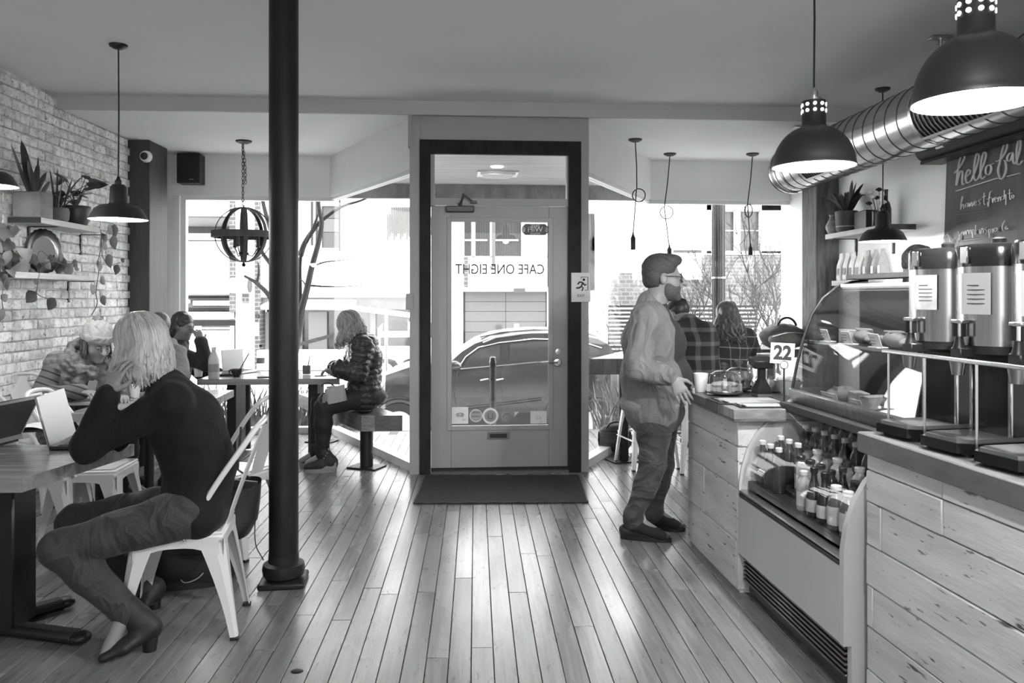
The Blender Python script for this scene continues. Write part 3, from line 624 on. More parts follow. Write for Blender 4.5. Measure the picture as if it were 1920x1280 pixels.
for j in range(9): b = B(); t_ = pi+pi*(j+.5)/9; b.tube([(a.x+.077*cos(t_), a.y+.077*sin(t_), z) for z in (0, 3.2)], .005, 5); part(b, 'rib', m_dark, pole)
b = B(); b.lathe([(.085, .98), (.085, 1.0)], (a.x, a.y, .68), 20); part(b, 'band', m_steel, pole)
# bollard before the door
a = P(924, 668, 9.3); bo = thing('bollard', 'slim black bollard on the pavement behind the door glass', 'bollard', (a.x, a.y, -.24)); b = B(); h = a.z+.24
b.lathe([(.055, 0), (.055, .03), (.037, .05), (.037, h-.1), (.042, h-.09), (.042, h-.05), (.036, h-.04), (.036, h-.015), (.02, h)], (a.x, a.y, -.24), 16); part(b, 'post', mat('glossy black paint', .015, .22), bo)
for z in (h-.12, h-.28): b = B(); b.lathe([(.04, z), (.041, z+.012), (.04, z+.024)], (a.x, a.y, -.24), 16); part(b, 'ring', m_black, bo)
# ---------------- iron column, lamps, speaker, camera ----------------
m_iron = mat('painted cast iron', .016, .42, n=8, na=.2, spec=.22)
d_c = CAMZ*FPX/(1092-HOR); pc_ = P(532, 1092, d_c); r_c = 27*d_c/FPX
col = bpy.data.objects.new('column', None); C.objects.link(col); col.location = (pc_.x, pc_.y, 0); col['kind'] = 'structure'
b = B(); b.lathe([(r_c, .12), (r_c, ZC)], (pc_.x, pc_.y, 0), 40); b.build('shaft', m_iron, col)
b = B(); b.lathe([(r_c*1.02, .15), (r_c*1.04, .11), (r_c*1.38, .10), (r_c*1.45, .075), (r_c*1.38, .045), (r_c*1.1, .03), (r_c*1.1, .02)], (pc_.x, pc_.y, 0), 36); b.build('collar', m_iron, col)
b = B(); b.box((pc_.x, pc_.y, .014), (.225, .225, .028), .09, .008); b.build('base_plate', m_iron, col)

m_shade = mat('black enamel shade', .016, .45, spec=.5); m_inner = mat('white enamel inside', .85, .5); m_bulb = mat('lit bulb', .9, .3, em=9); m_cord = mat('black cord', .01, .6)
def canopy(par, x, y, zc, r=.06): b = B(); b.lathe([(r, zc), (r*.95, zc-.012), (r*.5, zc-.026), (.008, zc-.028)], (x, y, 0), 24); b.build('ceiling_cap', m_black, par)
def cord(par, x, y, z0, z1): b = B(); b.tube([(x, y, z0), (x+.003, y, (z0+z1)/2), (x, y, z1)], .0045, 6); b.build('cord', m_cord, par)
def lamp_light(x, y, z, w, r=.05):
    l = bpy.data.lights.new('lamp_light', 'POINT'); l.energy = w; l.shadow_soft_size = r; o = bpy.data.objects.new('lamp_light', l); C.objects.link(o); o.location = (x, y, z)
def flat_lamp(u, vrim, wpx, d, label, vcap, hpx=60, zc=ZC, w=13):
    """barn pendant: drum neck over a wide shallow shade, lit inside; wpx = rim width in the photo"""
    c = P(u, vrim, d); R_ = wpx/2*d/FPX; s = d/FPX; H = hpx*s; x, y, z = c
    t = thing('pendant_lamp', label, 'lamp', (x, y, z), 0, 'barn pendants')
    b = B(); n_ = .26*R_/.3*.3/.3
    prof = [(R_, 0), (R_*.985, .004), (R_*.80, .30*H), (R_*.62, .40*H), (R_*.34, .44*H), (R_*.30, .50*H), (R_*.28, .92*H), (R_*.2, H)]
    b.lathe(prof, c, 40, cap=False); b.lathe([(R_*.2, H), (0, H)], c, 40, cap=False); b.build('lamp_shade', m_shade, t)
    b = B(); b.lathe([(R_*.985, .0015), (R_*.79, .29*H), (R_*.61, .385*H), (.02, .42*H)], c, 40, cap=False); b.build('lamp_inside', m_inner, t)
    b = B(); b.lathe([(.02, H), (.022, H+.02), (.012, H+.035), (.008, H+.05)], c, 14); b.build('strain_relief', m_black, t)
    b = B(); b.ell((x, y, z+.26*H), (.045, .045, .05), 14, 10); b.build('bulb', m_bulb, t)
    cord(t, x, y, z+H+.04, zc-.02); canopy(t, x, y, zc, .055); lamp_light(x, y, z+.005, w); return t
d1 = (ZC-CAMZ)*FPX/(HOR-84); flat_lamp(222, 412, 104, d1, 'black barn pendant hanging before the brick wall, shade whole in view', 84, 66)
flat_lamp(-22, 349, 100, d1*.93, 'black barn pendant cut off by the left edge above the brick wall', 84, 66)
flat_lamp(1655, 453, 86, 6.05, 'black barn pendant hanging before the plant shelf on the white wall', 190, 57, w=20)
L0 = (.75, .9, 2.3); t = flat_lamp(222, 412, 104, d1, 'added unseen barn pendant that lights the near counter, beyond the frame', 84, 66, w=75)  # extra lamp out of view, added to brighten the near counter
t_old = Vector(t.location); t.location = L0; bpy.data.objects['lamp_light.003'].location = (L0[0], L0[1], L0[2]+.005)
def dome_lamp(u, vrim, wpx, hneck, hdome, d, label, w=22, tilt=0):
    c = P(u, vrim, d); R_ = wpx/2*d/FPX; s = d/FPX; x, y, z = c; hd = hdome*s; hn = hneck*s
    t = thing('dome_pendant', label, 'lamp', (x, y, z), 0, 'dome pendants')
    b = B(); prof = [(R_, 0), (R_*1.01, .006)]+[(R_*(.995*cos(a)**.85) if a < 1.3 else R_*.3, hd*(sin(a)**1.05)) for a in np.linspace(.08, 1.28, 12)]+[(R_*.30, hd*1.0), (R_*.285, hd+.004), (R_*.285, hd+hn), (R_*.2, hd+hn+.004)]
    b.lathe(prof, c, 48, cap=False); b.lathe([(R_*.2, hd+hn+.004), (0, hd+hn+.004)], c, 48, cap=False); b.build('lamp_shade', m_shade, t)
    b = B(); b.lathe([(R_*.985, .003)]+[(R_*.97*cos(a)**.85, hd*.96*(sin(a)**1.05)) for a in np.linspace(.08, 1.28, 10)]+[(.01, hd*.95)], c, 48, cap=False); b.build('lamp_inside', m_inner, t)
    for j in range(10):
        for k_ in range(2):
            a = 2*pi*j/10; b = B(); p = V(cos(a), sin(a), 0); q = V(x, y, z)+p*R_*.283+V(0, 0, hd+hn*(.58+.25*k_))
            b.lathe([(R_*.045, 0), (R_*.045, .004)], q, 10, Matrix(((-p.y, 0, p.x), (p.x, 0, p.y), (0, 1, 0))).to_4x4()); o = b.build('vent_hole', mat('glowing vent hole', .8, .5, em=1.2), t)
    b = B(); b.lathe([(R_*.17, hd+hn), (R_*.17, hd+hn+.014), (.016, hd+hn+.016), (.018, hd+hn+.04), (.008, hd+hn+.06)], c, 14); b.build('strain_relief', m_steel, t)
    b = B(); b.ell((x, y, z+hd*.5), (.05, .05, .06), 14, 10); b.build('bulb', m_bulb, t)
    cord(t, x, y, z+hd+hn+.05, ZC-.02); canopy(t, x, y, ZC, .06); lamp_light(x, y, z+.012, w); return t
dome_lamp(1526, 313, 150, 46, 77, 3.55, 'black dome pendant in front of the duct, whole in view')
dome_lamp(1830, 192, 222, 66, 128, 2.45, 'largest black dome pendant, cut off by the top right corner', w=60)

# orb chandelier
do_ = (ZF-CAMZ)*FPX/(HOR-264); oc = P(457, 440, do_); Ro = 52*do_/FPX; orb = thing('orb_chandelier', 'round iron and wood orb chandelier on a chain at the left window', 'lamp', oc); m_strap = mat('weathered wood strap', .07, .7, n=20, na=.4, st=(1, 1, .3))
canopy(orb, oc.x, oc.y, ZF, .075)
for k_ in range(4):
    a0 = .35+k_*pi/4; e = V(cos(a0), sin(a0), 0); n_ = V(-sin(a0), cos(a0), 0); b = B(); N = 40
    vs_ = [oc+(e*cos(a)+V(0, 0, 1)*sin(a))*r+n_*w*Ro for a in np.linspace(0, 2*pi, N, endpoint=False) for r, w in ((Ro*.97, -.075), (Ro, -.075), (Ro, .075), (Ro*.97, .075))]
    b.add(vs_, [(i*4+j, i*4+(j+1) % 4, ((i+1) % N)*4+(j+1) % 4, ((i+1) % N)*4+j) for i in range(N) for j in range(4)]); b.build('hoop', m_strap if k_ != 1 else m_black, orb)
b = B(); b.lathe([(Ro*1.12, -.03), (Ro*1.12, .03), (Ro*1.04, .03), (Ro*1.04, -.03), (Ro*1.12, -.03)], oc, 40, cap=False); b.build('equator_band', m_strap, orb)
b = B(); b.tube([oc+V(0, 0, Ro*1.05), oc-V(0, 0, Ro*.72)], .007, 6); b.lathe([(.045, -.012), (.05, 0), (.045, .012)], oc-V(0, 0, Ro*.68), 14); b.lathe([(.012, -.04), (.02, -.02), (.008, 0)], oc-V(0, 0, Ro), 10); b.build('stem', m_black, orb)
for k_ in range(3):
    a = 2*pi*k_/3+.4; p = oc+V(cos(a)*Ro*.5, sin(a)*Ro*.5, -Ro*.45); b = B(); b.tube([oc-V(0, 0, Ro*.68), oc+(p-oc)*.6-V(0, 0, Ro*.5), p], .006, 6); b.lathe([(.02, 0), (.02, .015)], p, 12); b.build('arm', m_black, orb); b = B(); b.cyl(p+V(0, 0, .015), .016, .09, 12); b.build('candle_sleeve', mat('dark sleeve', .06, .6), orb)
zt_ = oc.z+Ro*1.05; b = B(); n = int((ZF-.03-zt_)/.034)
for st_ in (0, 1):
    for i in range(n if st_ == 0 else n-6):
        z = ZF-.03-.034*i-.02; ax = (1, 0, 0) if (i+st_) % 2 else (.3, .95, 0); off = st_*.016*sin(min(1, i/(n*.5))*pi/2); q = [V(oc.x-.008+off*1.5, oc.y, z)+V(ax)*.010*cos(a)+V(0, 0, .021)*sin(a) for a in np.linspace(0, 2*pi, 9)[:-1]]; b.tube(q, .003, 4, closed=True)
b.build('chain', m_black, orb, kind='stuff')
b = B(); b.tube([oc+V(.022*cos(a), 0, Ro*1.1+.012+.022*sin(a)) for a in np.linspace(0, 2*pi, 17)[:-1]], .0035, 5, closed=True); b.build('ring', m_steel, orb)

# speaker, camera
ys = 8.30; p, q = PY(331, 287, ys), PY(374, 343, ys); sp = thing('wall_speaker', 'small black speaker hanging in the corner above the left window', 'speaker', ((p.x+q.x)/2, ys+.1, q.z)); b = B(); b.bb((p.x, ys, q.z), (q.x, ys+.19, p.z), .006); b.build('cabinet', m_black, sp)
b = B(); b.bb((p.x+.012, ys-.012, q.z+.012), (q.x-.012, ys, p.z-.01), .008); b.build('grille', mat('speaker cloth', .02, .9, n=120, na=.5), sp); b = B(); b.bb((p.x+.13, ys-.016, q.z+.03), (p.x+.175, ys-.011, q.z+.042)); b.build('badge', m_chrome, sp)
b = B(); b.bb((p.x+.08, ys+.18, q.z+.15), (p.x+.14, YF-.02, q.z+.2)); b.build('bracket', m_black, sp)
c = P(282, 297, 7.62*1.0); c.y = 7.68; cm = thing('security_camera', 'small white dome camera with a dangling cable on the dark pillar', 'camera', c); T = Matrix.Rotation(pi/2, 4, 'X'); b = B(); b.lathe([(.055, 0), (.055, .02), (.046, .045), (.038, .048)], c, 24, T); b.build('ring_body', m_white, cm)
b = B(); b.ell(c-V(.004, .045, 0), (.036, .03, .036), 16, 10); b.build('lens_dome', mat('dark lens', .02, .08), cm); b = B(); b.tube(spline([c+V(-.02, -.01, -.045), P(275, 312, 7.6), P(270, 320, 7.6), P(267, 330, 7.66)]), .006, 6); b.build('cable', m_white, cm)

# ---------------- shelves and plants on the brick wall ----------------
m_bd = mat('pale shelf board', .52, .6, n=5, na=.25, st=(6, .6, 6), bump=.1); m_bdk = mat('dark board end', .03, .8)
def wall_shelf(ua, va, ub, vb, zdepth, label, brk, th=.042, X=XL):
    """board whose front edge runs from (ua, va) to (ub, vb)"""
    s = 1 if X < 0 else -1; xf = X+s*zdepth; a, c = PX(ua, va, xf), PX(ub, vb, xf); z = (a.z+c.z)/2; y0, y1 = min(a.y, c.y), max(a.y, c.y)
    t = thing('wall_shelf', label, 'shelf', (X, (y0+y1)/2, z)); b = B(); b.bb((X+s*.012, y0, z-th), (xf, y1, z), .003); b.build('board', m_bd, t)
    b = B(); b.bb((X+s*.014, y0-.002, z-th+.001), (xf-s*.001, y0+.001, z-.001)); b.build('end_face', m_bdk, t)
    for y in brk:
        b = B(); b.bb((X+s*.0, y-.012, z-th-.17), (X+s*.014, y+.012, z-th)); b.bb((X+s*.0, y-.012, z-th-.006), (X+s*(zdepth-.03), y+.012, z-th)); b.build('bracket', m_black, t)
        for dz in (.05, .15): b = B(); b.ell((X+s*.015, y, z-th-dz), .006, 8, 5); b.build('screw', m_steel, t)
    return t, z, y0, y1, xf
s1_, zs1, ya1, yb1, xf1 = wall_shelf(77, 402, 188, 431, .24, 'upper board shelf of pots on the brick wall', (5.98, 6.75))
s2_, zs2, ya2, yb2, xf2 = wall_shelf(28, 508, 168, 517, .24, 'lower board shelf on the brick wall with the oval mirror', (6.55,))
m_pot = mat('stone planter', .24, .8, n=6, na=.35, bump=.1); m_terra = mat('terracotta pot', .15, .7, n=8, na=.3); m_leafd = mat('dark leaf', .022, .5, n=9, na=.4, spec=.5); m_leafm = mat('mid leaf', .07, .45, n=9, na=.4, spec=.5); m_stem = mat('vine stem', .07, .6)
def blade(b, base, d, L, w, bend=.3, th=.35, n=7, tw=0):
    """long sword or strap leaf"""
    d = V(d).normalized(); s = d.cross(V(0, 0, 1)); s = (s if s.length > .05 else V(1, 0, 0)).normalized(); s = Matrix.Rotation(tw, 3, d) @ s; g = V(0, 0, -1)
    vs_ = []; p = V(base); st = L/n
    for i in range(n+1):
        t = i/n; ww = w*(1-.75*t**3)*(.55+.45*min(1, t*4))*(0 if i == n else 1)
        up = s.cross(d).normalized(); vs_ += [p-s*ww, p+up*ww*th, p+s*ww]; d = (d+g*bend*st*(2*t)).normalized(); p = p+d*st
    b.add(vs_, [q for i in range(n) for q in ((i*3, i*3+1, i*3+4, i*3+3), (i*3+1, i*3+2, i*3+5, i*3+4))])
def heart(b, base, d, L, w, nrm, curl=.15):
    """broad pointed leaf of a trailing vine"""
    d = V(d).normalized(); s = d.cross(V(nrm)).normalized(); u = s.cross(d); prof = [(0, .12), (.12, .62), (.3, .96), (.5, .9), (.72, .6), (.9, .22), (1, 0)]
    vs_ = []
    for t, k in prof: c = V(base)+d*L*(t-.06)-u*curl*L*t*t; vs_ += [c-s*w*k*.5-u*abs(k)*w*.09, c+u*.0, c+s*w*k*.5-u*abs(k)*w*.09]
    n = len(prof); b.add(vs_, [q for i in range(n-1) for q in ((i*3, i*3+1, i*3+4, i*3+3), (i*3+1, i*3+2, i*3+5, i*3+4))])
def leaf(par, m, *a, **k): b = B(); heart(b, *a, **k); return b.build('leaf', m, par)
# snake plant in the square planter
c = V(-3.125, 5.80, zs1); sn = thing('snake_plant', 'snake plant in a square stone planter on the upper shelf', 'plant', c); b = B(); b.box(c+V(.0, .0, .09), (.195, .165, .18), 0, .006, tp=(1.06, 1.06)); b.build('planter', m_pot, sn); b = B(); b.box(c+V(.0, .0, .176), (.175, .145, .012)); b.build('soil', m_bdk, sn)
for u, v, L, w, y in ((40, 262, .46, .034, -.10), (20, 268, .44, .036, -.12), (52, 300, .30, .03, -.03), (72, 305, .28, .026, .02), (88, 322, .24, .026, .08), (72, 292, .3, .016, .05), (94, 340, .2, .02, .11), (60, 318, .24, .028, 0)):
    e = PX(u, v, -3.12+rr.uniform(-.03, .03)); s0 = c+V(rr.uniform(-.03, .03), y*.5, .18); b = B(); blade(b, s0, e-s0, (e-s0).length, w, .05, .3, 7, pi/2+rr.uniform(-.5, .5)); b.build('leaf', m_leafd, sn)
# round pot with strap leaves
c = V(-3.13, 6.16, zs1); sp_ = thing('spider_plant', 'spidery strap leaf plant in a small round pot on the upper shelf', 'plant', c); b = B(); b.lathe([(.055, 0), (.07, .03), (.074, .08), (.066, .11), (.06, .11)], c, 24); b.build('pot', m_terra, sp_)
for u, v in ((92, 330), (108, 330), (124, 330), (170, 322), (118, 412), (160, 418), (100, 385), (212, 322), (140, 345), (152, 390)):
    e = PX(u, v, -3.08+rr.uniform(-.04, .05)); s0 = c+V(rr.uniform(-.03, .03), rr.uniform(-.03, .03), .10); b = B(); dd = e-s0; blade(b, s0, dd+V(0, 0, .14), dd.length*1.1, .008, 1.2, .3, 8); b.build('leaf', m_leafm, sp_)
# pothos in the dark pot: big leaves above, vine hanging below
c = V(-3.13, 6.43, zs1); po = thing('trailing_pothos', 'pothos in a dark pot, its long vine hanging down the bricks', 'plant', c); b = B(); b.lathe([(.07, 0), (.095, .05), (.105, .14), (.10, .155), (.085, .15)], c, 28); b.build('pot', mat('dark glazed pot', .035, .4), po)
for i in range(15):
    a = rr.uniform(0, 2*pi); h = rr.uniform(.02, .24); p = c+V(cos(a)*.08, sin(a)*.15, .16+h); st_ = c+V(0, 0, .14); b = B(); b.tube([st_, (st_+p)/2+V(0, 0, .03), p], .003, 4); b.build('stem', m_stem, po)
    leaf(po, m_leafd if i % 3 else m_leafm, p, V(cos(a), sin(a)*.8, rr.uniform(-.5, .4)), rr.uniform(.11, .15), rr.uniform(.08, .11), V(.6, -.5, .8))
vine = [(186, 425), (190, 440), (188, 470), (184, 490), (185, 510), (182, 530), (180, 550), (182, 570), (172, 590)]
b = B(); b.tube(spline([PX(u, v, -3.02-.02*i*.6) for i, (u, v) in enumerate(vine)], 5), .0035, 5); b.build('vine', m_stem, po)
b = B(); b.tube(spline([PX(*q, -3.08) for q in ((190, 438), (191, 470), (193, 483), (205, 496), (226, 492))], 5), .003, 5); b.build('vine', m_stem, po)
for u, v, du, dv, L, m in ((203, 425, 14, 14, .13, 0), (214, 422, 4, 22, .12, 1), (192, 447, 16, -8, .12, 0), (212, 443, 6, 20, .13, 1), (193, 455, 15, 13, .12, 0), (203, 478, 6, 18, .13, 1), (182, 497, 18, 2, .13, 0), (221, 497, -2, 16, .1, 1), (190, 520, 10, 14, .1, 1), (170, 540, 20, 6, .13, 0), (192, 555, 6, 14, .1, 1), (228, 490, 6, -5, .06, 0)):
    p = PX(u, v, -3.06); e = PX(u+du, v+dv, -3.05); leaf(po, m_leafm if m else m_leafd, p, e-p, L, L*.72, V(.9, -.5, .2))
# left pot and vine on the lower shelf
c = V(-3.13, 5.58, zs2); lp = thing('shelf_ivy', 'leafy trailing plant in a pale pot at the end of the lower shelf', 'plant', c); b = B(); b.lathe([(.07, 0), (.08, .02), (.10, .16), (.095, .16), (.08, .15)], c+V(.02, -.02, 0), 24); b.build('pot', m_pot, lp)
for i in range(34):
    u = rr.uniform(-14, 36); v = rr.uniform(418, 498); p = PX(u, v, -3.02+rr.uniform(-.06, .05)); leaf(lp, (m_leafd, m_leafm)[i % 2], p, V(rr.uniform(-.2, .5), rr.uniform(-1, 1), rr.uniform(-1, .3)), rr.uniform(.07, .12), rr.uniform(.05, .09), V(.9, -.5, .3))
for q in (((20, 500), (8, 530), (4, 560), (6, 580)), ((30, 470), (44, 488), (52, 496))): b = B(); b.tube(spline([PX(*t_, -3.04) for t_ in q]), .003, 5); b.build('vine', m_stem, lp)
for u, v, du, dv in ((8, 515, 8, 22), (4, 562, 10, -8), (6, 580, -4, 14), (12, 520, 4, 20)): p = PX(u, v, -3.04); e = PX(u+du, v+dv, -3.04); leaf(lp, m_leafm, p, e-p, .1, .06, V(.9, -.4, .2))
# oval mirror leaning on the wall
c = V(-3.15, 5.98, zs2); mr = thing('oval_mirror', 'oval silver mirror with a scalloped frame leaning on the bricks', 'mirror', c); ay, az = .125, .165; cc = c+V(.0, 0, .166); Tm = Matrix.Translation(cc) @ Matrix.Rotation(-.75, 4, 'Z') @ Matrix.Rotation(-.10, 4, 'Y'); b = B(); N = 44
ring = lambda k_, x: [Tm @ V(x, ay*k_*(1+.02*cos(22*a)*(k_ > .95))*cos(a), az*k_*(1+.02*cos(22*a)*(k_ > .95))*sin(a)) for a in np.linspace(0, 2*pi, N, endpoint=False)]
rs = [ring(1.0, 0), ring(1.0, .012), ring(.9, .03), ring(.8, .02), ring(.7, .012), ring(.62, .010)]; b.add([p for r_ in rs for p in r_], [(i*N+j, i*N+(j+1) % N, (i+1)*N+(j+1) % N, (i+1)*N+j) for i in range(5) for j in range(N)]); b.build('frame', mat('tarnished silver', .14, .3, 1.0, n=14, na=.5), mr)
b = B(); b.add(ring(.64, .009), [tuple(range(N))]); b.build('mirror_glass', mat('mirror', .8, .06, 1.0), mr)
# little pot and creeping vine in front of the mirror
c = V(-3.09, 6.16, zs2); cv = thing('creeping_vine', 'creeping vine in a small round pot beside the oval mirror', 'plant', c); b = B(); b.lathe([(.05, 0), (.062, .03), (.06, .08), (.05, .085)], c, 20); b.build('pot', m_terra, cv)
for q in (((130, 500), (100, 490), (80, 500), (72, 520), (70, 540), (68, 548), (78, 556), (98, 562)), ((125, 498), (138, 492), (146, 490)), ((70, 540), (68, 552)), ((90, 480), (76, 470), (70, 485), (82, 500))): b = B(); b.tube(spline([PX(*t_, -3.02) for t_ in q]), .003, 5); b.build('vine', m_stem, cv)
for u, v, du, dv, L in ((62, 520, 16, 4, .13), (72, 515, 14, -6, .08), (66, 548, -12, 16, .13), (102, 560, -8, 18, .12), (112, 478, 14, 12, .1), (118, 484, 4, 16, .09), (138, 488, 8, 12, .09), (140, 500, 8, 4, .07), (60, 478, 8, 12, .1), (85, 488, 8, 10, .1), (80, 494, -4, 12, .1), (115, 512, 8, 6, .08), (50, 490, 10, -8, .09), (94, 478, 4, 12, .08)):
    p = PX(u, v, -3.03); e = PX(u+du, v+dv, -3.02); leaf(cv, (m_leafd, m_leafm)[int(u) % 2], p, e-p, L, L*.7, V(.9, -.5, .25))
# ---------------- counters, display case, everything on the right ----------------
def white_board():
    M_, t, p = _nodes('worn white boards'); vec = coords(t, (1, .35, 2.2)); a = nz(t, vec, 5, 5, .6); s = nz(t, coords(t, (1.6, .6, 4.0)), 7.5, 4, .6); n2 = nz(t, coords(t, (3, 1.5, 8)), 9, 3, .5)
    v = mth(t, 'MULTIPLY', ramp(t, a, .3, .7, .5, .74), ramp(t, s, .31, .36, .12, 1)); v = mth(t, 'MULTIPLY', v, ramp(t, n2, .29, .33, .3, 1))
    t.links.new(v, p.inputs['Base Color']); p.inputs['Roughness'].default_value = .5; bumpn(t, p, mth(t, 'ADD', s, a), .3, .01); return M_
m_wb = white_board(); m_block = mat('dark butcher block', .10, .38, n=7, na=.55, st=(2, .7, 3), bump=.05, spec=.6); m_top = mat('worn counter top', .30, .3, n=5, na=.35, st=(3, .5, 3), spec=.6)
def boards(par, x, ya, yb, rows, th=.02, splits=()):
    """level boards one above the other on a face x = const (local), each its own piece"""
    z = .02
    for i, h in enumerate(rows):
        ys = [ya]+[s for k_, s in splits if k_ == i]+[yb]
        for a, c in zip(ys, ys[1:]): b = B(); b.bb((x-th+rr.uniform(-.002, .002), a+.0015, z+.002), (x, c-.0015, z+h-.002), .003); b.build('board', m_wb, par, world=False)
        z += h
ca = thing('service_counter', 'white boarded counter with a dark wood top, the man leaning by it', 'counter', (1.27, 4.66, 0), .03)
b = B(); b.bb((.0, -.80, 0), (.95, 0, .84)); b.build('carcass', m_paint, ca, world=False); boards(ca, 0, -.80, .0, (.235, .255, .205, .15), splits=((1, -.3),))
z = .02
for h in (.235, .255, .205, .15): b = B(); b.bb((-.02, -.82, z+.002), (.5, -.80, z+h-.002), .003); b.build('board', m_wb, ca, world=False); z += h
b = B(); b.bb((-.06, -.875, .845), (.95, .03, .858), .002); b.build('underboard', m_block, ca, world=False)
for i, (y0, y1) in enumerate(((-.875, -.80), (-.80, -.72), (-.72, -.64), (-.64, -.45), (-.45, -.2), (-.2, .03))):
    b = B(); b.bb((-.06, y0+.001, .858), (.95, y1-.001, .905), .002); b.build('top_block', mat('counter block %d' % i, (.2, .26, .16, .07, .1, .06)[i], .32, n=9, na=.5, st=(1, 3, 3), spec=.6), ca, world=False)
cc_ = thing('urn_counter', 'nearest white boarded counter carrying the coffee urns', 'counter', (1.385, 2.74, 0), .05)
b = B(); b.bb((0, -2.2, 0), (.75, 0, .90)); b.build('carcass', m_paint, cc_, world=False)
boards(cc_, 0, -2.2, 0, (.13, .15, .145, .14, .15, .11, .075), splits=((1, -.62), (3, -.9), (5, -.42), (6, -.42), (4, -.09), (2, -.04)))
b = B(); b.bb((-.045, -2.2, .905), (.75, .02, .975), .005); b.build('countertop', mat('grey brown slab', .12, .45, n=5, na=.4, st=(3, 1, 3), bump=.08), cc_, world=False)

# refrigerated display case (local: x into the counter, y from the far end towards us is negative)
dc = thing('display_case', 'curved glass refrigerated case of drinks below and pastries above', 'display case', (1.275, 3.855, 0), .033); LY = 1.06
m_cw = mat('case enamel', .52, .4, n=3, na=.03); m_cin = mat('dark case lining', .03, .5)
low = [(0, .20), (0, .54), (.012, .62), (.04, .71), (.085, .785), (.145, .845), (.215, .905), (.275, .955)]
ei = [(.03, .20), (.03, .54), (.042, .61), (.068, .69), (.11, .76), (.165, .82), (.23, .88), (.285, .925)]
TY = Matrix.Rotation(pi/2, 4, 'X')                   # prism drawn in (x, z), extruded along -y
def yprism(b, poly, y0, y1): return b.prism(poly, abs(y1-y0), Matrix.Translation((0, max(y0, y1), 0)) @ TY)
for y0 in (-.03, -LY):
    b = B(); yprism(b, [(0, .20), (.6, .20), (.6, .95)]+low[::-1][:-1], y0, y0+.03); b.build('end_panel', m_cw, dc, world=False)
    b = B(); yprism(b, [(.03, 0.02), (.6, .02), (.6, .2), (.03, .2)], y0, y0+.03); b.build('lower_end', m_cw, dc, world=False)
b = B(); b.bb((.0, -LY+.03, .20), (.02, -.03, .478), .003); b.build('front_panel', m_cw, dc, world=False)
b = B(); b.bb((-.002, -LY+.03, .482), (.03, -.03, .497), .002); b.build('black_rail', m_black, dc, world=False)
b = B(); b.bb((.0, -LY+.03, .499), (.045, -.03, .512), .003); b.build('steel_rail', m_steel, dc, world=False)
for i in range(6): b = B(); b.bb((.02, -LY+.03, .075+i*.02), (.045, -.03, .085+i*.02), .002); b.build('grille_slat', mat('grille metal', .12, .35, .8), dc, world=False)
b = B(); b.bb((.05, -LY+.03, .02), (.07, -.03, .2)); b.build('kick_plate', m_black, dc, world=False)
for y in (-.08, -LY+.1): b = B(); b.cyl((.08, y, 0), .02, .025, 12); b.build('foot', m_black, dc, world=False)
b = B(); b.bb((.62, -LY+.03, .03), (.64, -.03, .95)); b.bb((.03, -LY+.03, .46), (.62, -.03, .49)); b.build('lining', m_cin, dc, world=False)
dk = [(.045, .118, .555), (.118, .193, .575), (.193, .268, .60), (.268, .35, .63), (.35, .62, .66)]
for x0, x1, z in dk: b = B(); b.bb((x0, -LY+.03, z-.035), (x1, -.03, z), .002); b.build('step_shelf', mat('dark step', .025, .3), dc, world=False)
b = B(); n = len(low)-1
pts = [(x+.012, z) for x, z in low[1:]]; q = pts+[(x+.005, z-.003) for x, z in pts][::-1]; m_ = len(pts)
vs_ = [(x, y, z) for y in (-LY+.03, -.03) for x, z in q]; k_ = len(q); b.add(vs_, [(i, i+1, k_+i+1, k_+i) for i in range(k_-1)]); b.build('front_glass', glass('front case glass', .02, .97), dc, world=False)
b = B(); b.bb((.215, -LY, .90), (.62, 0, .935), .003); b.build('deck', m_cin, dc, world=False)
T = Matrix.Rotation(-.25, 4, 'Y'); b = B(); b.box((.272, -LY/2, .965), (.02, LY, .07), 0, .003, T); b.build('steel_fascia', mat('fascia steel', .35, .28, .9, n=3, na=.2, st=(1, 12, 1)), dc, world=False)
b = B(); b.bb((.285, -LY+.02, .935), (.62, -.02, .955)); b.build('pastry_deck', m_steel, dc, world=False)
up = [(.275, .995), (.30, 1.12), (.335, 1.25), (.375, 1.36), (.43, 1.44), (.50, 1.495), (.58, 1.52), (.66, 1.528)]
b = B(); q = up+[(x+.004, z-.006) for x, z in up][::-1]; k_ = len(q); vs_ = [(x, y, z) for y in (-LY, 0) for x, z in q]; b.add(vs_, [(i, (i+1) % k_, k_+(i+1) % k_, k_+i) for i in range(k_)]); b.build('curved_glass', glass('case glass', .09, .96), dc, world=False)
for y0 in (-LY, -.012): b = B(); yprism(b, up+[(.66, .955), (.285, .955)], y0, y0+.012); b.build('end_glass', glass('smoked end glass', .1, .7), dc, world=False)
for y0 in (-LY, -.015):
    b = B(); b.tube([(x, y0+.008, z) for x, z in up], .007, 6); b.build('glass_edge', m_black, dc, world=False)
b = B(); b.bb((.62, -LY, .955), (.66, 0, 1.5), .003); b.bb((.55, -LY, 1.53), (.68, 0, 1.555), .004); b.build('rear_frame', mat('dark rear frame', .05, .4), dc, world=False)
b = B(); b.bb((.36, -LY+.02, 1.225), (.62, -.02, 1.233)); b.build('glass_shelf', g_clear, dc, world=False); b = B(); b.bb((.355, -LY+.02, 1.222), (.362, -.02, 1.236), .001); b.build('shelf_edge', m_chrome, dc, world=False)
b = B(); b.bb((.50, -LY+.05, 1.495), (.53, -.05, 1.508)); b.build('case_lamp', mat('case tube', .9, em=.3), dc, world=False)
MD = Matrix.Translation((1.275, 3.855, 0)) @ Matrix.Rotation(.033, 4, 'Z')
def DC(x, y, z): return MD @ V(x, y, z)
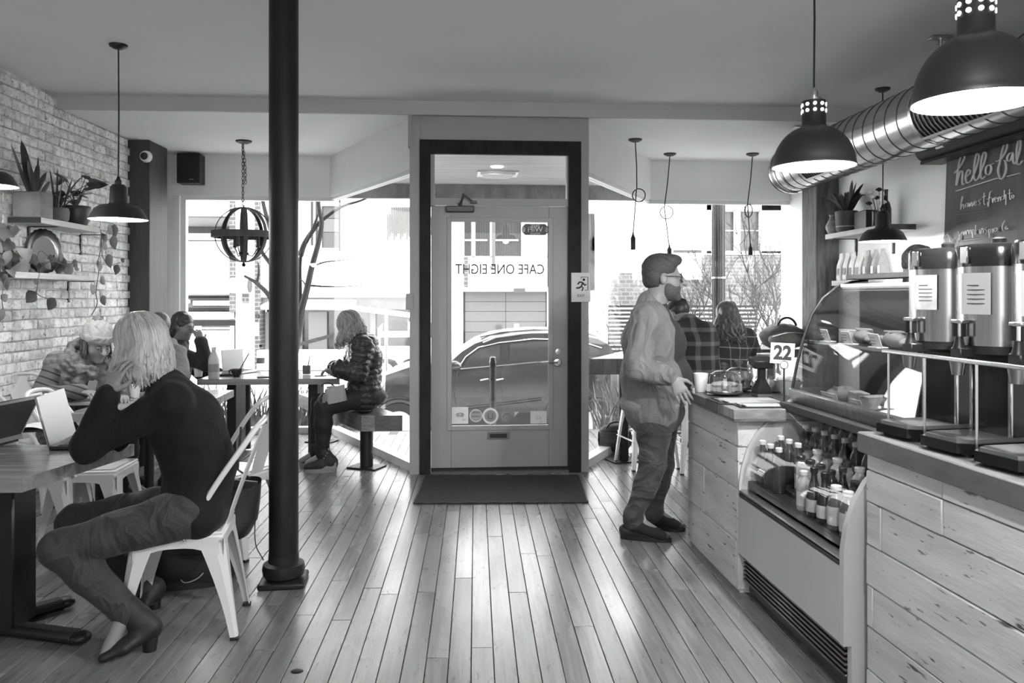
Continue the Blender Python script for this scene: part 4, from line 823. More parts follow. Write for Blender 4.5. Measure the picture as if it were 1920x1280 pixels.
# bottles
ORD = 'first second third fourth fifth sixth seventh eighth ninth tenth'.split()
def bottle(kind, name, label, loc, group):
    t = thing(name, label, 'bottle', loc, rr.uniform(0, 6), group); body, cap, lab, prof, ch, sq = kind
    b = B(); b.lathe(prof, (0, 0, 0), 16 if not sq else 4, Matrix.Rotation(pi/4, 4, 'Z') if sq else None); o = b.build('bottle_body', body, t, world=False, ang=50 if not sq else 30)
    zt = prof[-1][1]; b = B(); b.lathe([(prof[-1][0]+.003, zt-.004), (prof[-1][0]+.0035, zt+ch-.003), (prof[-1][0], zt+ch)], (0, 0, 0), 14); b.build('cap', cap, t, world=False)
    if lab:
        z0, z1, ml = lab; r = max(p[0] for p in prof)*(1.01)+.0004; b = B(); b.lathe([(r, z0), (r, z1)], (0, 0, 0), 16 if not sq else 4, Matrix.Rotation(pi/4, 4, 'Z') if sq else None, cap=False); b.build('bottle_label', ml, t, world=False)
    return t
m_juice = [mat('drink %d' % i, c, .12, n=3, na=.1, spec=.7) for i, c in enumerate((.03, .12, .3, .45, .06))]; m_capw = mat('white cap', .75, .4); m_capb = mat('black cap', .015, .35); m_lab = mat('paper label', .62, .6, n=30, na=.25)
pet = [(.026, 0), (.031, .006), (.031, .10), (.030, .125), (.022, .155), (.013, .175), (.0125, .19)]; jug = [(.030, 0), (.033, .005), (.033, .105), (.026, .13), (.017, .14), (.017, .155)]; vial = [(.027, 0), (.030, .005), (.030, .095), (.024, .125), (.014, .14), (.014, .15)]; sod = [(.029, 0), (.031, .006), (.031, .08), (.022, .12), (.013, .15), (.0125, .18)]
KD = {'pet_dark': (m_juice[0], m_capw, None, pet, .016, 0), 'pet_grey': (m_juice[4], m_capw, (.03, .085, mat('grey label', .25, .6)), pet, .016, 0), 'square': (m_juice[2], m_capb, (.02, .085, m_lab), jug, .014, 1), 'pale': (m_juice[3], m_capw, (.025, .08, m_lab), jug, .014, 0), 'dark_round': (m_juice[0], m_capb, (.02, .075, mat('grey label', .25, .6)), vial, .016, 0), 'clear': (m_juice[3], m_capw, (.02, .08, m_lab), vial, .014, 0), 'soda': (m_juice[0], m_capb, (.02, .07, m_lab), sod, .018, 0), 'cream': (m_juice[1], m_capw, (.02, .09, m_lab), jug, .014, 0)}
seqF = [('clear', 'short clear bottle with a white cap and text label, front of the case'), ('soda', 'dark bottle with a pale label next to the clear bottle, front row'), ('soda', 'dark tapered bottle with a tall black cap in the front row'), ('cream', 'white capped bottle just before the near end panel'), ('cream', 'white capped bottle last in the front row, cut by the end panel')]
for i, (k_, l) in enumerate(seqF): bottle(KD[k_], 'bottle', l, DC(.082, -.56-.094*i, .555), 'bottles in the front row of the case')
seq2 = [('square', 'first of the square pale juice bottles from the far end, black cap'), ('square', 'second square pale juice bottle with a black cap'), ('square', 'third square juice bottle, nearest of the square ones'), ('dark_round', 'dark round bottle with black cap beside the square juices'), ('soda', 'dark soda bottle in the middle of the second row'), ('dark_round', 'dark round bottle near the end of the second row'), ('soda', 'dark soda bottle at the near end of the second row')]
for i, (k_, l) in enumerate(seq2): bottle(KD[k_], 'bottle', l, DC(.155, -.37-.095*i, .575), 'bottles in the second row of the case')
for i in range(8): bottle(KD['pale' if i % 2 else 'square'], 'bottle', ('white' if i % 2 else 'black')+' capped juice bottle, '+ORD[i]+' from the far end of the third row', DC(.23, -.28-.092*i, .60), 'bottles in the third row of the case')
for i in range(10): bottle(KD['pet_dark'], 'bottle', 'white capped dark drink bottle, '+ORD[i]+' from the far end of the fourth row', DC(.308, -.09-.095*i, .63), 'fourth row of bottles')
for i in range(10): bottle(KD['pet_dark' if i % 3 else 'pet_grey'], 'bottle', ('plain' if i % 3 else 'labelled')+' drink bottle, '+ORD[i]+' from the far end of the rear row', DC(.39, -.09-.095*i, .66), 'rear row of bottles')
for i in range(6): bottle(KD['pet_dark'], 'bottle', 'dark bottle '+ORD[i % 3]+' from the far panel, '+('front' if i < 3 else 'second')+' row of the case', DC(.095 if i < 3 else .185, -.085-.095*(i % 3), .555 if i < 3 else .575), 'dark bottles at the far end of the case')
# pastries
m_bread = mat('crust', .18, .7, n=12, na=.4, bump=.2); m_bread2 = mat('pale crumb', .4, .8, n=14, na=.3, bump=.2)
def pastry(kind, loc, rz, label, group):
    b = B()
    if kind == 'loaf': b.ell((0, 0, .032), (.10, .045, .036), 18, 10); [b.tube([(x-.02, -.03, .062), (x+.02, .03, .062)], .006, 5) for x in (-.05, 0, .05)]
    elif kind == 'muffin': b.lathe([(.028, 0), (.038, .045)], (0, 0, 0), 20); b.lathe([(.044, .043), (.046, .055), (.036, .078), (.015, .088), (0, .09)], (0, 0, 0), 16)
    elif kind == 'scone': b.prism([(-.05, -.04), (.06, 0), (-.05, .04)], .04); b.ell((-.005, 0, .035), (.045, .032, .018), 12, 6)
    elif kind == 'slice': b.prism([(-.06, -.03), (.06, -.03), (.06, .03), (-.06, .03)], .05); b.box((0, 0, .053), (.124, .064, .008), 0, .003)
    else:
        for i in range(7): a = -1.1+2.2*i/6; b.ell((.06*sin(a), .05*cos(a)-.03, .022), (.014+.010*cos(a*1.1), .018+.012*cos(a*1.1), .022*cos(a*.9)), 10, 6)
    return solo(b, {'loaf': 'bread_loaf', 'muffin': 'muffin', 'scone': 'scone', 'slice': 'cake_slice', 'x': 'croissant'}[kind], m_bread if kind in ('loaf', 'muffin', 'x') else m_bread2, label, 'pastry', loc, rz, group, 50, True)
for i, y in enumerate((-.16, -.30, -.44, -.58, -.72, -.86, -.98)): pastry(('loaf', 'slice', 'slice', 'loaf', 'muffin', 'scone', 'slice')[i], DC(.46, y, .957 if 1 else 0), (.3, 1.4, .2, 1.2, 0, .6, 1.5)[i], ('long crusted loaf at the far end of the lower pastry deck', 'iced cake slice beside the far loaf', 'iced cake slice in the middle of the lower deck', 'crusted loaf in the middle of the lower deck', 'large ribbed muffin on the lower deck', 'wedge scone on the lower deck', 'iced cake slice at the near end of the lower deck')[i], 'pastries on the lower deck')
for i, y in enumerate((-.14, -.27, -.40, -.53, -.66, -.79, -.92)): pastry(('slice', 'loaf', 'x', 'loaf', 'x', 'muffin', 'loaf')[i], DC(.50, y, 1.234), (1.5, 1.2, .1, 1.3, .4, 0, 1.4)[i], ('cake slice at the far end of the upper glass shelf', 'dark loaf beside the far cake slice, upper shelf', 'first croissant on the upper glass shelf', 'dark loaf between the two croissants', 'second croissant on the upper glass shelf', 'muffin on the upper glass shelf', 'dark loaf at the near end of the upper shelf')[i], 'pastries on the upper shelf')
for i, (x, y, z, w) in enumerate(((.36, -.18, 1.236, .07), (.36, -.38, 1.236, .08), (.36, -.62, 1.236, .08), (.31, -.33, .957, .15), (.31, -.57, .957, .09), (.31, -.83, .957, .13))):
    b = B(); T = Matrix.Rotation(-.35, 4, 'Y'); b.box((0, 0, .03), (.002, w, .06), 0, 0, T); b.box((.012, 0, .002), (.05, w*.9, .004)); t = solo(b, 'price_card', m_stk, ('price card %s the %s' % (('under the far end of', 'under the middle of', 'under the near end of')[i % 3], 'upper shelf') if i < 3 else ('large white card at the far end of the lower deck', 'small framed card in the middle of the lower deck', 'white card at the near end of the lower deck')[i-3]), 'price card', DC(x, y, z), .033, 'price cards', local=True)
    b = B()
    for k_ in range(3): b.box((-.0075+.007*k_*0-.0018-.0, 0, .042-.012*k_), (.001, w*.6, .005), 0, 0, T)
    b.v = [(x_-.0035*(1)-.0, y_, z_) for x_, y_, z_ in b.v]; b.build('print', mat('grey print', .35, .6), t, world=False)

# coffee urns
m_urn = mat('urn steel', .42, .22, 1.0, n=3, na=.25, st=(30, 30, .3))
MC = Matrix.Translation((1.385, 2.74, 0)) @ Matrix.Rotation(.05, 4, 'Z')
def urn(y, label, card):
    p = MC @ V(.205, y, .975); t = thing('coffee_urn', label, 'coffee urn', p, .05+.12, 'coffee urns')   # local -x faces the aisle
    def pt(b, n, m, par=None, **k): return b.build(n, m, par or t, world=False, **k)
    b = B(); base = [(-.21, -.075), (-.17, -.098), (.10, -.098), (.12, -.06), (.12, .06), (.10, .098), (-.17, .098), (-.21, .075)]
    b.prism(base, .030, Matrix.Translation((0, 0, .012))); pt(b, 'base', mat('glossy black plastic', .012, .15))
    for sx, sy in ((-.17, -.07), (-.17, .07), (.08, -.07), (.08, .07)): b = B(); b.cyl((sx, sy, 0), .014, .014, 10); pt(b, 'foot', m_black)
    b = B(); b.prism([(x*.9-.012, y_*.86) for x, y_ in base], .012, Matrix.Translation((0, 0, .040))); pt(b, 'drip_tray', mat('grey drip tray', .22, .35, .6))
    b = B(); b.bb((-.02, -.075, .04), (.075, .075, .315), .008); pt(b, 'stand', mat('glossy black plastic', .012, .15))
    for sy in (-1, 1): b = B(); b.bb((-.027, sy*.075-.006, .045), (-.017, sy*.075+.006, .315), .002); pt(b, 'edge_strip', m_chrome)
    b = B(); b.lathe([(.095, .29), (.118, .30), (.118, .325)], (.01, 0, 0), 36); pt(b, 'lower_band', m_black)
    b = B(); b.lathe([(.119, .325), (.119, .565)], (.01, 0, 0), 48); pt(b, 'tank', m_urn)
    b = B(); b.lathe([(.121, .565), (.121, .62), (.116, .632), (.09, .636), (.03, .64)], (.01, 0, 0), 40); lid = pt(b, 'lid', mat('glossy black plastic', .012, .15))
    b = B(); b.lathe([(.02, .638), (.022, .652), (.012, .658)], (.01, 0, 0), 14); pt(b, 'knob', m_black, lid)
    b = B(); b.bb((-.121, -.014, .575), (-.112, .014, .625), .002); pt(b, 'lid_clasp', m_chrome, lid)
    b = B(); b.bb((-.15, -.022, .285), (-.10, .022, .318), .004); b.lathe([(.020, .315), (.014, .335), (.012, .352)], (-.135, 0, 0), 12); b.bb((-.142, -.02, .352), (-.128, -.014, .395)); b.bb((-.142, .014, .352), (-.128, .02, .395)); f = pt(b, 'faucet', m_black)
    b = B(); b.bb((-.148, -.023, .392), (-.124, .023, .404), .003); pt(b, 'lever_top', m_steel, f); b = B(); b.lathe([(.017, .235), (.026, .288)], (-.14, 0, 0), 14); pt(b, 'spout', m_steel, f)
    a0, a1, z0, z1, m = card; b = B(); N = 5; r = .1235; b.add([(.01-r*cos(a)*(1+.03*abs(i-2)), -r*sin(a)*(1+.02*abs(i-2)), z) for i, a in enumerate(np.linspace(a0, a1, N)) for z in (z0, z1)], [(i*2, i*2+2, i*2+3, i*2+1) for i in range(N-1)]); s = pt(b, 'paper_sign', m); r = .1262
    b = B()
    for k_ in range(5): za = z0+(z1-z0)*(.25+.11*k_); b.add([(.01-r*cos(a)*1.015, -r*sin(a)*1.015, z) for a in np.linspace(a0+(a1-a0)*.2, a0+(a1-a0)*(.62 if k_ == 4 else .8), 4) for z in (za, za+.0028)], [(i*2, i*2+2, i*2+3, i*2+1) for i in range(3)])
    pt(b, 'print', mat('grey ink', .08, .6), s)
for i, (y, l, c) in enumerate(((-.10, 'farthest steel coffee urn with a shiny bordered card', (.0, .62, .43, .545, mat('shiny card', .6, .25, n=9, na=.5))), (-.35, 'middle steel coffee urn with a printed notice taped on', (-.05, .65, .42, .545, mat('printed notice', .55, .6))), (-.60, 'nearest steel coffee urn, cut off by the right edge', (-.05, .65, .42, .545, mat('white sheet', .8, .5))))): urn(y, l, c)
rl = thing('serving_rail', 'steel rail on thin posts running before the coffee urns', 'rail', MC @ V(.045, -.4, .975)); zr = 1.258; b = B(); b.bar(MC @ V(.045, .0, zr), MC @ V(.045, -.95, zr), .022, .012, .003); b.build('rail', m_steel, rl)
for y in (-.02, -.225, -.475, -.93): b = B(); b.tube([MC @ V(.05, y, .975), MC @ V(.05, y, zr)], .004, 6); b.build('post', m_steel, rl)
cp = thing('paper_cup_stack', 'stack of upturned white paper cups on the nearest coffee urn', 'cups', MC @ V(.22, -.60, 1.634)); c = cp.location
for k_ in range(3): b = B(); z = c.z+.001+.014*k_; b.lathe([(.046, z), (.047, z+.006), (.044, z+.008), (.034, z+.13), (.030, z+.131)], (c.x, c.y, 0), 28); b.build('cup', m_stk, cp)

# duct with seams, hangers and grilles
XD, ZD, RD = 2.81, 2.575, .2; Y1 = 7.0; m_duct = mat('galvanised duct', .5, .24, 1.0, n=5, na=.2, st=(1, .6, 4), rvar=.06)
du = thing('air_duct', 'galvanised spiral air duct hung along the right wall', 'duct', (XD, 5, ZD)); TYd = Matrix.Rotation(-pi/2, 4, 'X')
b = B(); b.lathe([(RD, 0), (RD, 5.4)], (XD, 1.6, ZD), 56, TYd, cap=False); b.lathe([(RD-.008, 0), (RD-.008, 5.4)], (XD, 1.6, ZD), 40, TYd, cap=False); b.build('pipe', m_duct, du)
for i in range(36):
    y = Y1-.03-.145*i; b = B(); N = 36; b.tube([(XD+RD*1.002*cos(a), y+.14*(a/(2*pi))*.9, ZD+RD*1.002*sin(a)) for a in np.linspace(0, 2*pi, N)], .004, 5); b.build('seam', mat('seam metal', .14, .35, 1.0), du)
b = B(); b.lathe([(RD+.012, 0), (RD+.014, .03), (RD+.002, .035), (RD-.002, 0), (RD+.012, 0)], (XD, Y1-.03, ZD), 48, TYd, cap=False); b.build('end_collar', m_duct, du); b = B(); b.lathe([(0, 0), (RD-.006, 0)], (XD, Y1-.05, ZD), 40, TYd, cap=False); b.build('end_cap', m_steel, du)
def dpt(a, r, y): return V(XD+r*cos(a), y, ZD+r*sin(a))
for y0 in (6.05, 4.35):
    a0, a1 = pi*1.02, pi*1.30; b = B(); N = 6
    for r0, r1, ya, yb, aa, ab in ((RD+.001, RD+.014, y0-.36, y0-.33, a0, a1), (RD+.001, RD+.014, y0+.33, y0+.36, a0, a1), (RD+.001, RD+.014, y0-.36, y0+.36, a0-.09, a0), (RD+.001, RD+.014, y0-.36, y0+.36, a1, a1+.09)):
        vs_ = [dpt(a, r, y) for a in np.linspace(aa, ab, N) for r, y in ((r0, ya), (r1, ya), (r1, yb), (r0, yb))]; b.add(vs_, [(i*4+j, i*4+(j+1) % 4, (i+1)*4+(j+1) % 4, (i+1)*4+j) for i in range(N-1) for j in range(4)]+[(0, 1, 2, 3), tuple((N-1)*4+j for j in range(4))])
    g = b.build('grille_frame', m_duct, du); b = B(); vs_ = [dpt(a, RD+.003, y) for a in np.linspace(a0, a1, N) for y in (y0-.33, y0+.33)]; b.add(vs_, [(i*2, i*2+1, i*2+3, i*2+2) for i in range(N-1)]); b.build('opening', m_black, g)
    for k_ in range(16): b = B(); y = y0-.31+.041*k_; b.tube([dpt(a, RD+.008, y) for a in np.linspace(a0, a1, 4)], .005, 4); b.build('louvre', m_steel, g)
for y in (6.8, 4.72):
    b = B(); b.tube([(XD, y, ZD+RD), (XD, y, (ZF if y > 6.6 else ZC)-.01)], .012, 8); b.build('hanger_rod', m_steel, du); b = B(); b.box((XD, y, (ZF if y > 6.6 else ZC)-.008), (.13, .07, .014), 0, .003); b.build('ceiling_plate', m_steel, du)
    b = B(); b.tube([dpt(a, RD+.006, y) for a in np.linspace(0, 2*pi, 33)[:-1]], .008, 4, closed=True, flat=.4); b.tube([(XD, y-.04, ZD-RD-.02), (XD, y+.04, ZD-RD-.02)], .01, 6); b.build('strap', m_steel, du)

# paper roll with chalk lettering on the right wall
XB = 3.40; rl2 = thing('menu_paper_roll', 'hanging sheet of dark kraft paper lettered in white chalk below its roll', 'menu board', PX(1800, 500, XB)); z_r = 2.525; ya = PX(1735, 283, 3.33).y; b = B(); b.lathe([(.085, 0), (.085, 2.6)], (3.335, ya-2.6, z_r), 32, TYd); b.build('roll', mat('kraft roll', .05, .6, n=3, na=.2, st=(1, .3, 1)), rl2)
b = B(); b.bb((3.28, ya-2.6, z_r-.105), (3.445, ya-.02, z_r-.085)); b.build('holder', m_black, rl2)
yl0, yl1 = PX(1775, 300, XB).y, PX(1765, 470, XB).y; b = B()
b.grid(lambda s, t: (XB+.004*sin(s*25)*t, (yl0+(yl1-yl0)*t)*(1-s)+(ya-2.5)*s, (z_r-.08)*(1-t)+1.2*t), 30, 12); b.build('paper_sheet', mat('dark kraft paper', .075, .7, n=3, na=.35, st=(1, 3, .6)), rl2)
def chalk(strokes, w, sc=5.817, ox=1740, oy=260):
    b = B()
    for s in strokes:
        p = [PX(ox+x/sc, oy+y/sc, XB-.012) for x, y in s]; b.tube(spline(p, 5) if len(p) > 2 else p, w, 5, flat=.35)
    return b.build('chalk_lettering', mat('white chalk', .78, .8), rl2)
chalk([[(290, 375), (340, 320), (385, 240), (402, 175), (385, 160), (355, 210), (330, 320), (308, 510)], [(312, 500), (340, 390), (362, 350), (378, 370), (372, 450), (380, 500), (405, 490)],
       [(410, 420), (455, 385), (462, 345), (440, 340), (415, 390), (412, 450), (430, 485), (470, 460)], [(470, 460), (520, 340), (555, 210), (550, 165), (528, 170), (508, 270), (500, 390), (515, 455), (545, 440)],
       [(545, 440), (590, 330), (630, 200), (628, 150), (605, 155), (580, 260), (572, 390), (590, 440), (625, 410)], [(665, 285), (640, 300), (628, 350), (640, 390), (670, 385), (690, 330), (680, 285), (665, 290), (715, 270)],
       [(745, 250), (800, 220), (850, 130), (865, 60), (845, 45), (815, 110), (785, 250), (765, 350), (790, 435), (820, 425), (850, 340), (845, 250), (830, 235)],
       [(925, 150), (890, 160), (865, 205), (872, 245), (900, 235), (930, 160), (928, 240), (945, 275), (965, 250)], [(965, 250), (1000, 130), (1010, 30), (990, 10), (968, 130), (970, 250), (995, 285), (1030, 240)]], .008)
chalk([[(310, 572), (520, 508), (760, 432)]], .010); chalk([[(870, 412), (1000, 378)]], .010)
HV = [[(355, 720), (378, 640), (372, 632), (362, 700), (355, 775)], [(358, 760), (378, 715), (388, 725), (388, 765)], [(430, 700), (410, 715), (412, 745), (432, 735), (436, 700), (442, 745)], [(450, 700), (456, 735), (475, 690)], [(478, 690), (482, 735), (505, 685)], [(505, 715), (528, 695), (518, 680), (505, 705), (512, 730), (535, 715)], [(575, 660), (550, 680), (570, 700), (555, 725)], [(612, 590), (608, 700), (622, 715)], [(590, 640), (632, 625)],
      [(700, 570), (675, 590), (660, 720), (655, 738), (650, 690)], [(640, 660), (690, 640)], [(698, 650), (705, 695), (712, 655), (724, 650)], [(728, 670), (748, 650), (735, 638), (725, 660), (735, 690), (755, 675)], [(760, 640), (765, 685), (770, 645), (785, 640), (790, 680)], [(815, 625), (795, 640), (798, 665), (818, 660)], [(832, 560), (828, 660), (838, 620), (850, 620), (848, 720)], [(888, 550), (890, 650), (905, 655)], [(870, 600), (915, 590)], [(925, 610), (912, 630), (925, 650), (938, 625), (925, 610)],
      [(330, 1010), (345, 1070), (350, 1100), (335, 1100), (360, 1030), (375, 1015), (370, 1050), (350, 1050)], [(385, 1010), (390, 1050), (408, 1005), (412, 1045)], [(418, 1045), (425, 1005), (440, 1000), (445, 1040), (455, 1000), (468, 1000), (470, 1040)], [(480, 990), (485, 1080)], [(482, 1000), (500, 990), (500, 1030), (485, 1035)], [(520, 940), (512, 1050)], [(540, 985), (518, 1020), (545, 1050)], [(560, 985), (562, 1040)], [(575, 1040), (582, 985), (600, 985), (605, 1030)], [(645, 965), (620, 985), (645, 1010), (620, 1045)], [(662, 985), (668, 1080)], [(664, 995), (685, 985), (682, 1025), (668, 1025)], [(705, 980), (708, 1025)], [(735, 970), (720, 990), (730, 1015), (745, 1005)], [(745, 1000), (765, 985), (752, 970), (748, 1000), (768, 1010)],
      [(838, 890), (810, 950), (815, 1000), (835, 1005)], [(860, 950), (845, 970), (850, 990), (868, 970), (872, 990)]]
chalk(HV, .0045)
chalk([[(215, 1050), (180, 1060), (168, 1110), (185, 1165), (225, 1165), (245, 1110), (235, 1060), (215, 1050)], [(215, 1050), (200, 1110), (210, 1165)], [(215, 1050), (238, 1100), (228, 1160)], [(215, 1050), (210, 1030)]], .003)
chalk([[(275, 1095), (255, 1110), (255, 1150), (275, 1165), (298, 1150), (298, 1110), (275, 1095), (270, 1130), (278, 1160)]], .003)
b = B()
for j, v in enumerate((815, 845, 870, 895, 915, 1105, 1130)):
    x = 315
    while x < (560 if j < 5 else 480)+rr.randint(0, 260): l = rr.randint(18, 50); b.tube([PX(1740+x_/5.817, 260+(v-(x_-315)*.13)/5.817, XB-.012) for x_ in (x, x+l)], .0026, 4, flat=.35); x += l+12
b.build('chalk_small_print', mat('faint chalk', .3, .9), rl2)
# wall shelves on the right
s3_, zs3, _a, _b, xf3 = wall_shelf(1547, 440, 1662, 419, .25, 'upper shelf with pots on the white wall', (6.45, 7.1), .045, XR)
s4_, zs4, _a, _b, xf4 = wall_shelf(1559, 527, 1692, 520, .25, 'lower shelf with bags of coffee on the white wall', (6.3, 7.0), .045, XR)
def onsh(u, z, x): p = PX(u, 400, x); return V(x, p.y, z)
c = onsh(1587, zs3, 3.31); fp = thing('potted_lily', 'leafy plant in a dark banded pot on the upper white wall shelf', 'plant', c); b = B(); b.lathe([(.075, 0), (.088, .03), (.098, .19), (.09, .195), (.085, .18)], c, 28); b.build('pot', mat('matt dark pot', .06, .6), fp); b = B(); b.lathe([(.0885, .045), (.0905, .06)], c, 28, cap=False); b.build('band', mat('pale band', .4, .6), fp)
for i in range(26):
    a = rr.uniform(0, 2*pi); s0 = c+V(cos(a)*.03, sin(a)*.03, .18); b = B(); blade(b, s0, V(min(cos(a)*.7, .12), sin(a)*.9, rr.uniform(.7, 1.6)), rr.uniform(.2, .31), .026, rr.uniform(2, 6), .25, 8); b.build('leaf', (m_leafd, m_leafm)[i % 2], fp)
c = onsh(1559, zs3, 3.26); b = B(); b.lathe([(.025, 0), (.05, .05), (.052, .08), (.02, .14), (.014, .16), (.022, .18)], c, 24); vs2 = solo(b, 'small_vase', mat('streaked vase', .3, .5, n=8, na=.5, st=(1, 1, 6)), 'small round vase with a flared lip at the far end of the shelf', 'vase', c)
c = onsh(1622, zs3, 3.36); b = B(); b.bb((c.x-.05, c.y-.12, c.z), (c.x+.05, c.y+.10, c.z+.17), .006); solo(b, 'planter_box', m_black, 'black planter box between the lily and the flower vase', 'planter', c)
c = onsh(1643, zs3, 3.28); fv = thing('flower_vase', 'small glass vase of dark flowers behind the right hand barn pendant', 'vase', c); b = B(); b.lathe([(.03, 0), (.035, .01), (.032, .12), (.035, .13)], c, 20, cap=False); b.build('vase', g_clear, fv)
for i in range(7): a = i*.9; e = c+V(cos(a)*.05, sin(a)*.07, .2+.05*(i % 3)); b = B(); b.tube([c+V(0, 0, .01), (c+e)/2+V(.01, 0, .02), e], .0025, 4); b.build('stem', m_stem, fv); b = B(); b.ell(e, (.022, .022, .017), 9, 6); [b.ell(e+V(cos(q)*.02, sin(q)*.02, 0), (.01, .01, .007), 6, 4) for q in range(6)]; b.build('flower', m_leafd if i % 2 else m_stk, fv)
c = onsh(1661, zs3, 3.36); b = B(); b.lathe([(.04, 0), (.042, .01), (.042, .15), (.03, .2), (.016, .22), (.016, .29), (.019, .295), (.019, .31)], c, 20); solo(b, 'dark_bottle', mat('dark bottle glass', .015, .1, spec=.8), 'tall dark bottle at the near end of the upper shelf', 'bottle', c)
for i, u in enumerate((1578, 1590, 1601, 1613, 1628, 1643, 1656)):
    pale = i < 4; c = onsh(u, zs4, 3.27+.01*(i % 2)); t = thing('coffee_bag', ('pale' if pale else 'dark')+' coffee bag, '+('first', 'second', 'third', 'fourth', 'first', 'second', 'third')[i]+' of the '+('pale' if pale else 'dark')+' ones from the far end', 'coffee bag', c, rr.uniform(-.15, .15), 'coffee bags on the lower shelf'); b = B()
    def sec(z, w, d): return [(-d, -w, z), (d, -w, z), (d*1.05, 0, z), (d, w, z), (-d, w, z), (-d*1.15, 0, z)]
    S = [sec(0, .035, .03), sec(.02, .038, .034), sec(.13, .036, .03), sec(.18, .034, .016), sec(.215, .033, .005), sec(.245, .032, .004)]; b.add([p for s in S for p in s], [(i_*6+j, i_*6+(j+1) % 6, i_*6+6+(j+1) % 6, i_*6+6+j) for i_ in range(5) for j in range(6)]+[(5, 4, 3, 2, 1, 0), tuple(30+j for j in range(6))]); b.build('bag', mat('pale foil bag', .5, .35, n=9, na=.25, bump=.3) if pale else mat('dark foil bag', .09, .3, n=9, na=.4, bump=.3), t, world=False, ang=25)
    b = B(); b.bb((-.039, -.022, .05), (-.0365, .022, .11)); b.build('bag_label', m_lab if not pale else mat('grey label', .25, .6), t, world=False)
# bare bulb pendants at the right window
for (u, v, d, ul, vl, us, vs0, vs1), l in zip(((1191, 263, 7.5, 1198, 366, 1187, 441, 468), (1256, 304, 8.25, 1250, 398, 1255, 464, 476), (1411, 304, 8.25, 1404, 395, 1407, 462, 478)), ('bare bulb pendant nearest the door, its cord looped', 'bare bulb pendant above the standing man, its cord looped', 'bare bulb pendant before the steel column, its cord looped')):
    a = P(u, v, d); t = thing('bulb_pendant', l, 'lamp', (a.x, a.y, P(us, vs1+22, d).z), 0, 'bare bulb pendants'); canopy(t, a.x, a.y, ZF, .065); r = 12*d/FPX; lc = P(ul, vl, d); top = V(a.x, a.y, ZF-.02); so_ = P(us, vs0, d)
    b = B(); ring_ = [lc+V(cos(q)*r*(.55 if u == 1411 else 1), .01*sin(q*.5), sin(q)*r) for q in np.linspace(pi*.6, pi*.6+2*pi*1.02, 24)]
    b.tube([top, (top+ring_[0])/2+V(.006, 0, 0)]+ring_+[(ring_[-1]+so_)/2, so_], .0055, 6); b.build('cord', m_cord, t); b = B(); e = P(us, vs1, d); hh_ = so_.z-e.z; b.lathe([(.022, 0), (.024, .006), (.024, hh_*.8), (.012, hh_), (.006, hh_+.03)], (so_.x, so_.y, e.z), 16); b.build('socket', m_black, t)
    b = B(); b.lathe([(.014, 0), (.018, -.02), (.032, -.06), (.036, -.085), (.028, -.115), (.008, -.13)], (so_.x, so_.y, e.z), 18); b.build('bulb', glass('bulb glass', .12, .95), t); b = B(); b.tube([(so_.x-.01, so_.y, e.z-.02), (so_.x-.012, so_.y, e.z-.09), (so_.x+.012, so_.y, e.z-.03), (so_.x+.012, so_.y, e.z-.09)], .003, 5); b.build('filament', mat('lit filament', .9, em=4), t)

# things on the service counter
zk = .9055
c = P(1314, 727, 4.56); c.z = zk; t = thing('white_tumbler', 'plain white tumbler at the corner of the service counter', 'cup', c); b = B(); b.lathe([(.030, 0), (.033, .004), (.042, .105), (.040, .106), (.031, .006)], c, 28); b.build('tumbler', m_stk, t)
def dome(u, d, r, label):
    c = P(u, 722, d); c.z = zk; t = thing('cake_dome', label, 'cake dome', c, 0, 'cake domes'); b = B(); b.lathe([(.04, 0), (.05, .008), (r*1.22, .012), (r*1.25, .02), (r*1.2, .02), (.02, .016)], c, 36); b.build('plate', mat('dark slate plate', .05, .4), t)
    b = B(); b.lathe([(r, .02), (r, .09), (r*.92, .115), (r*.6, .13), (.01, .134)], c, 36, cap=False); dm = b.build('glass_dome', glass('dome glass', .16, .9), t); b = B(); b.lathe([(.008, .133), (.008, .145), (.02, .155), (.022, .168), (.012, .178), (0, .18)], c, 16); b.build('knob', glass('dome glass', .16, .9), dm)
    b = B(); b.lathe([(r*1.005, .02), (r*1.015, .024), (r*1.005, .028)], c, 36, cap=False); b.build('rim', m_chrome, dm); return c
c1 = dome(1358, 4.42, .082, 'near glass cake dome of scones on a dark plate'); c2 = dome(1385, 4.62, .075, 'far glass cake dome behind the first')
for i in range(4): a = i*1.6; pastry('scone', c1+V(cos(a)*.04, sin(a)*.04, .021), a, 'wedge scone under the near cake dome', 'scones under the near dome')
for i in range(3): a = i*2.1; pastry('muffin', c2+V(cos(a)*.036, sin(a)*.036, .021), a, 'small muffin under the far cake dome', 'muffins under the far dome')
c = P(1428, 728, 4.34); c.z = zk; t = thing('card_reader_stand', 'dark waisted tablet stand between the cake domes and number sign', 'stand', c); b = B(); b.lathe([(.055, 0), (.056, .03), (.05, .05), (.028, .085), (.024, .10), (.024, .155), (.03, .17)], c, 4, Matrix.Rotation(pi/4+.1, 4, 'Z')); b.build('stem', m_black, t, ang=30); b = B(); b.box(c+V(0, .005, .185), (.11, .09, .045), .1, .005, Matrix.Rotation(.25, 4, 'X')); b.build('tablet', m_black, t); b = B(); b.lathe([(.058, .004), (.058, .018)], c, 4, Matrix.Rotation(pi/4+.1, 4, 'Z')); b.build('foot_band', mat('dark grey print', .12, .6), t)
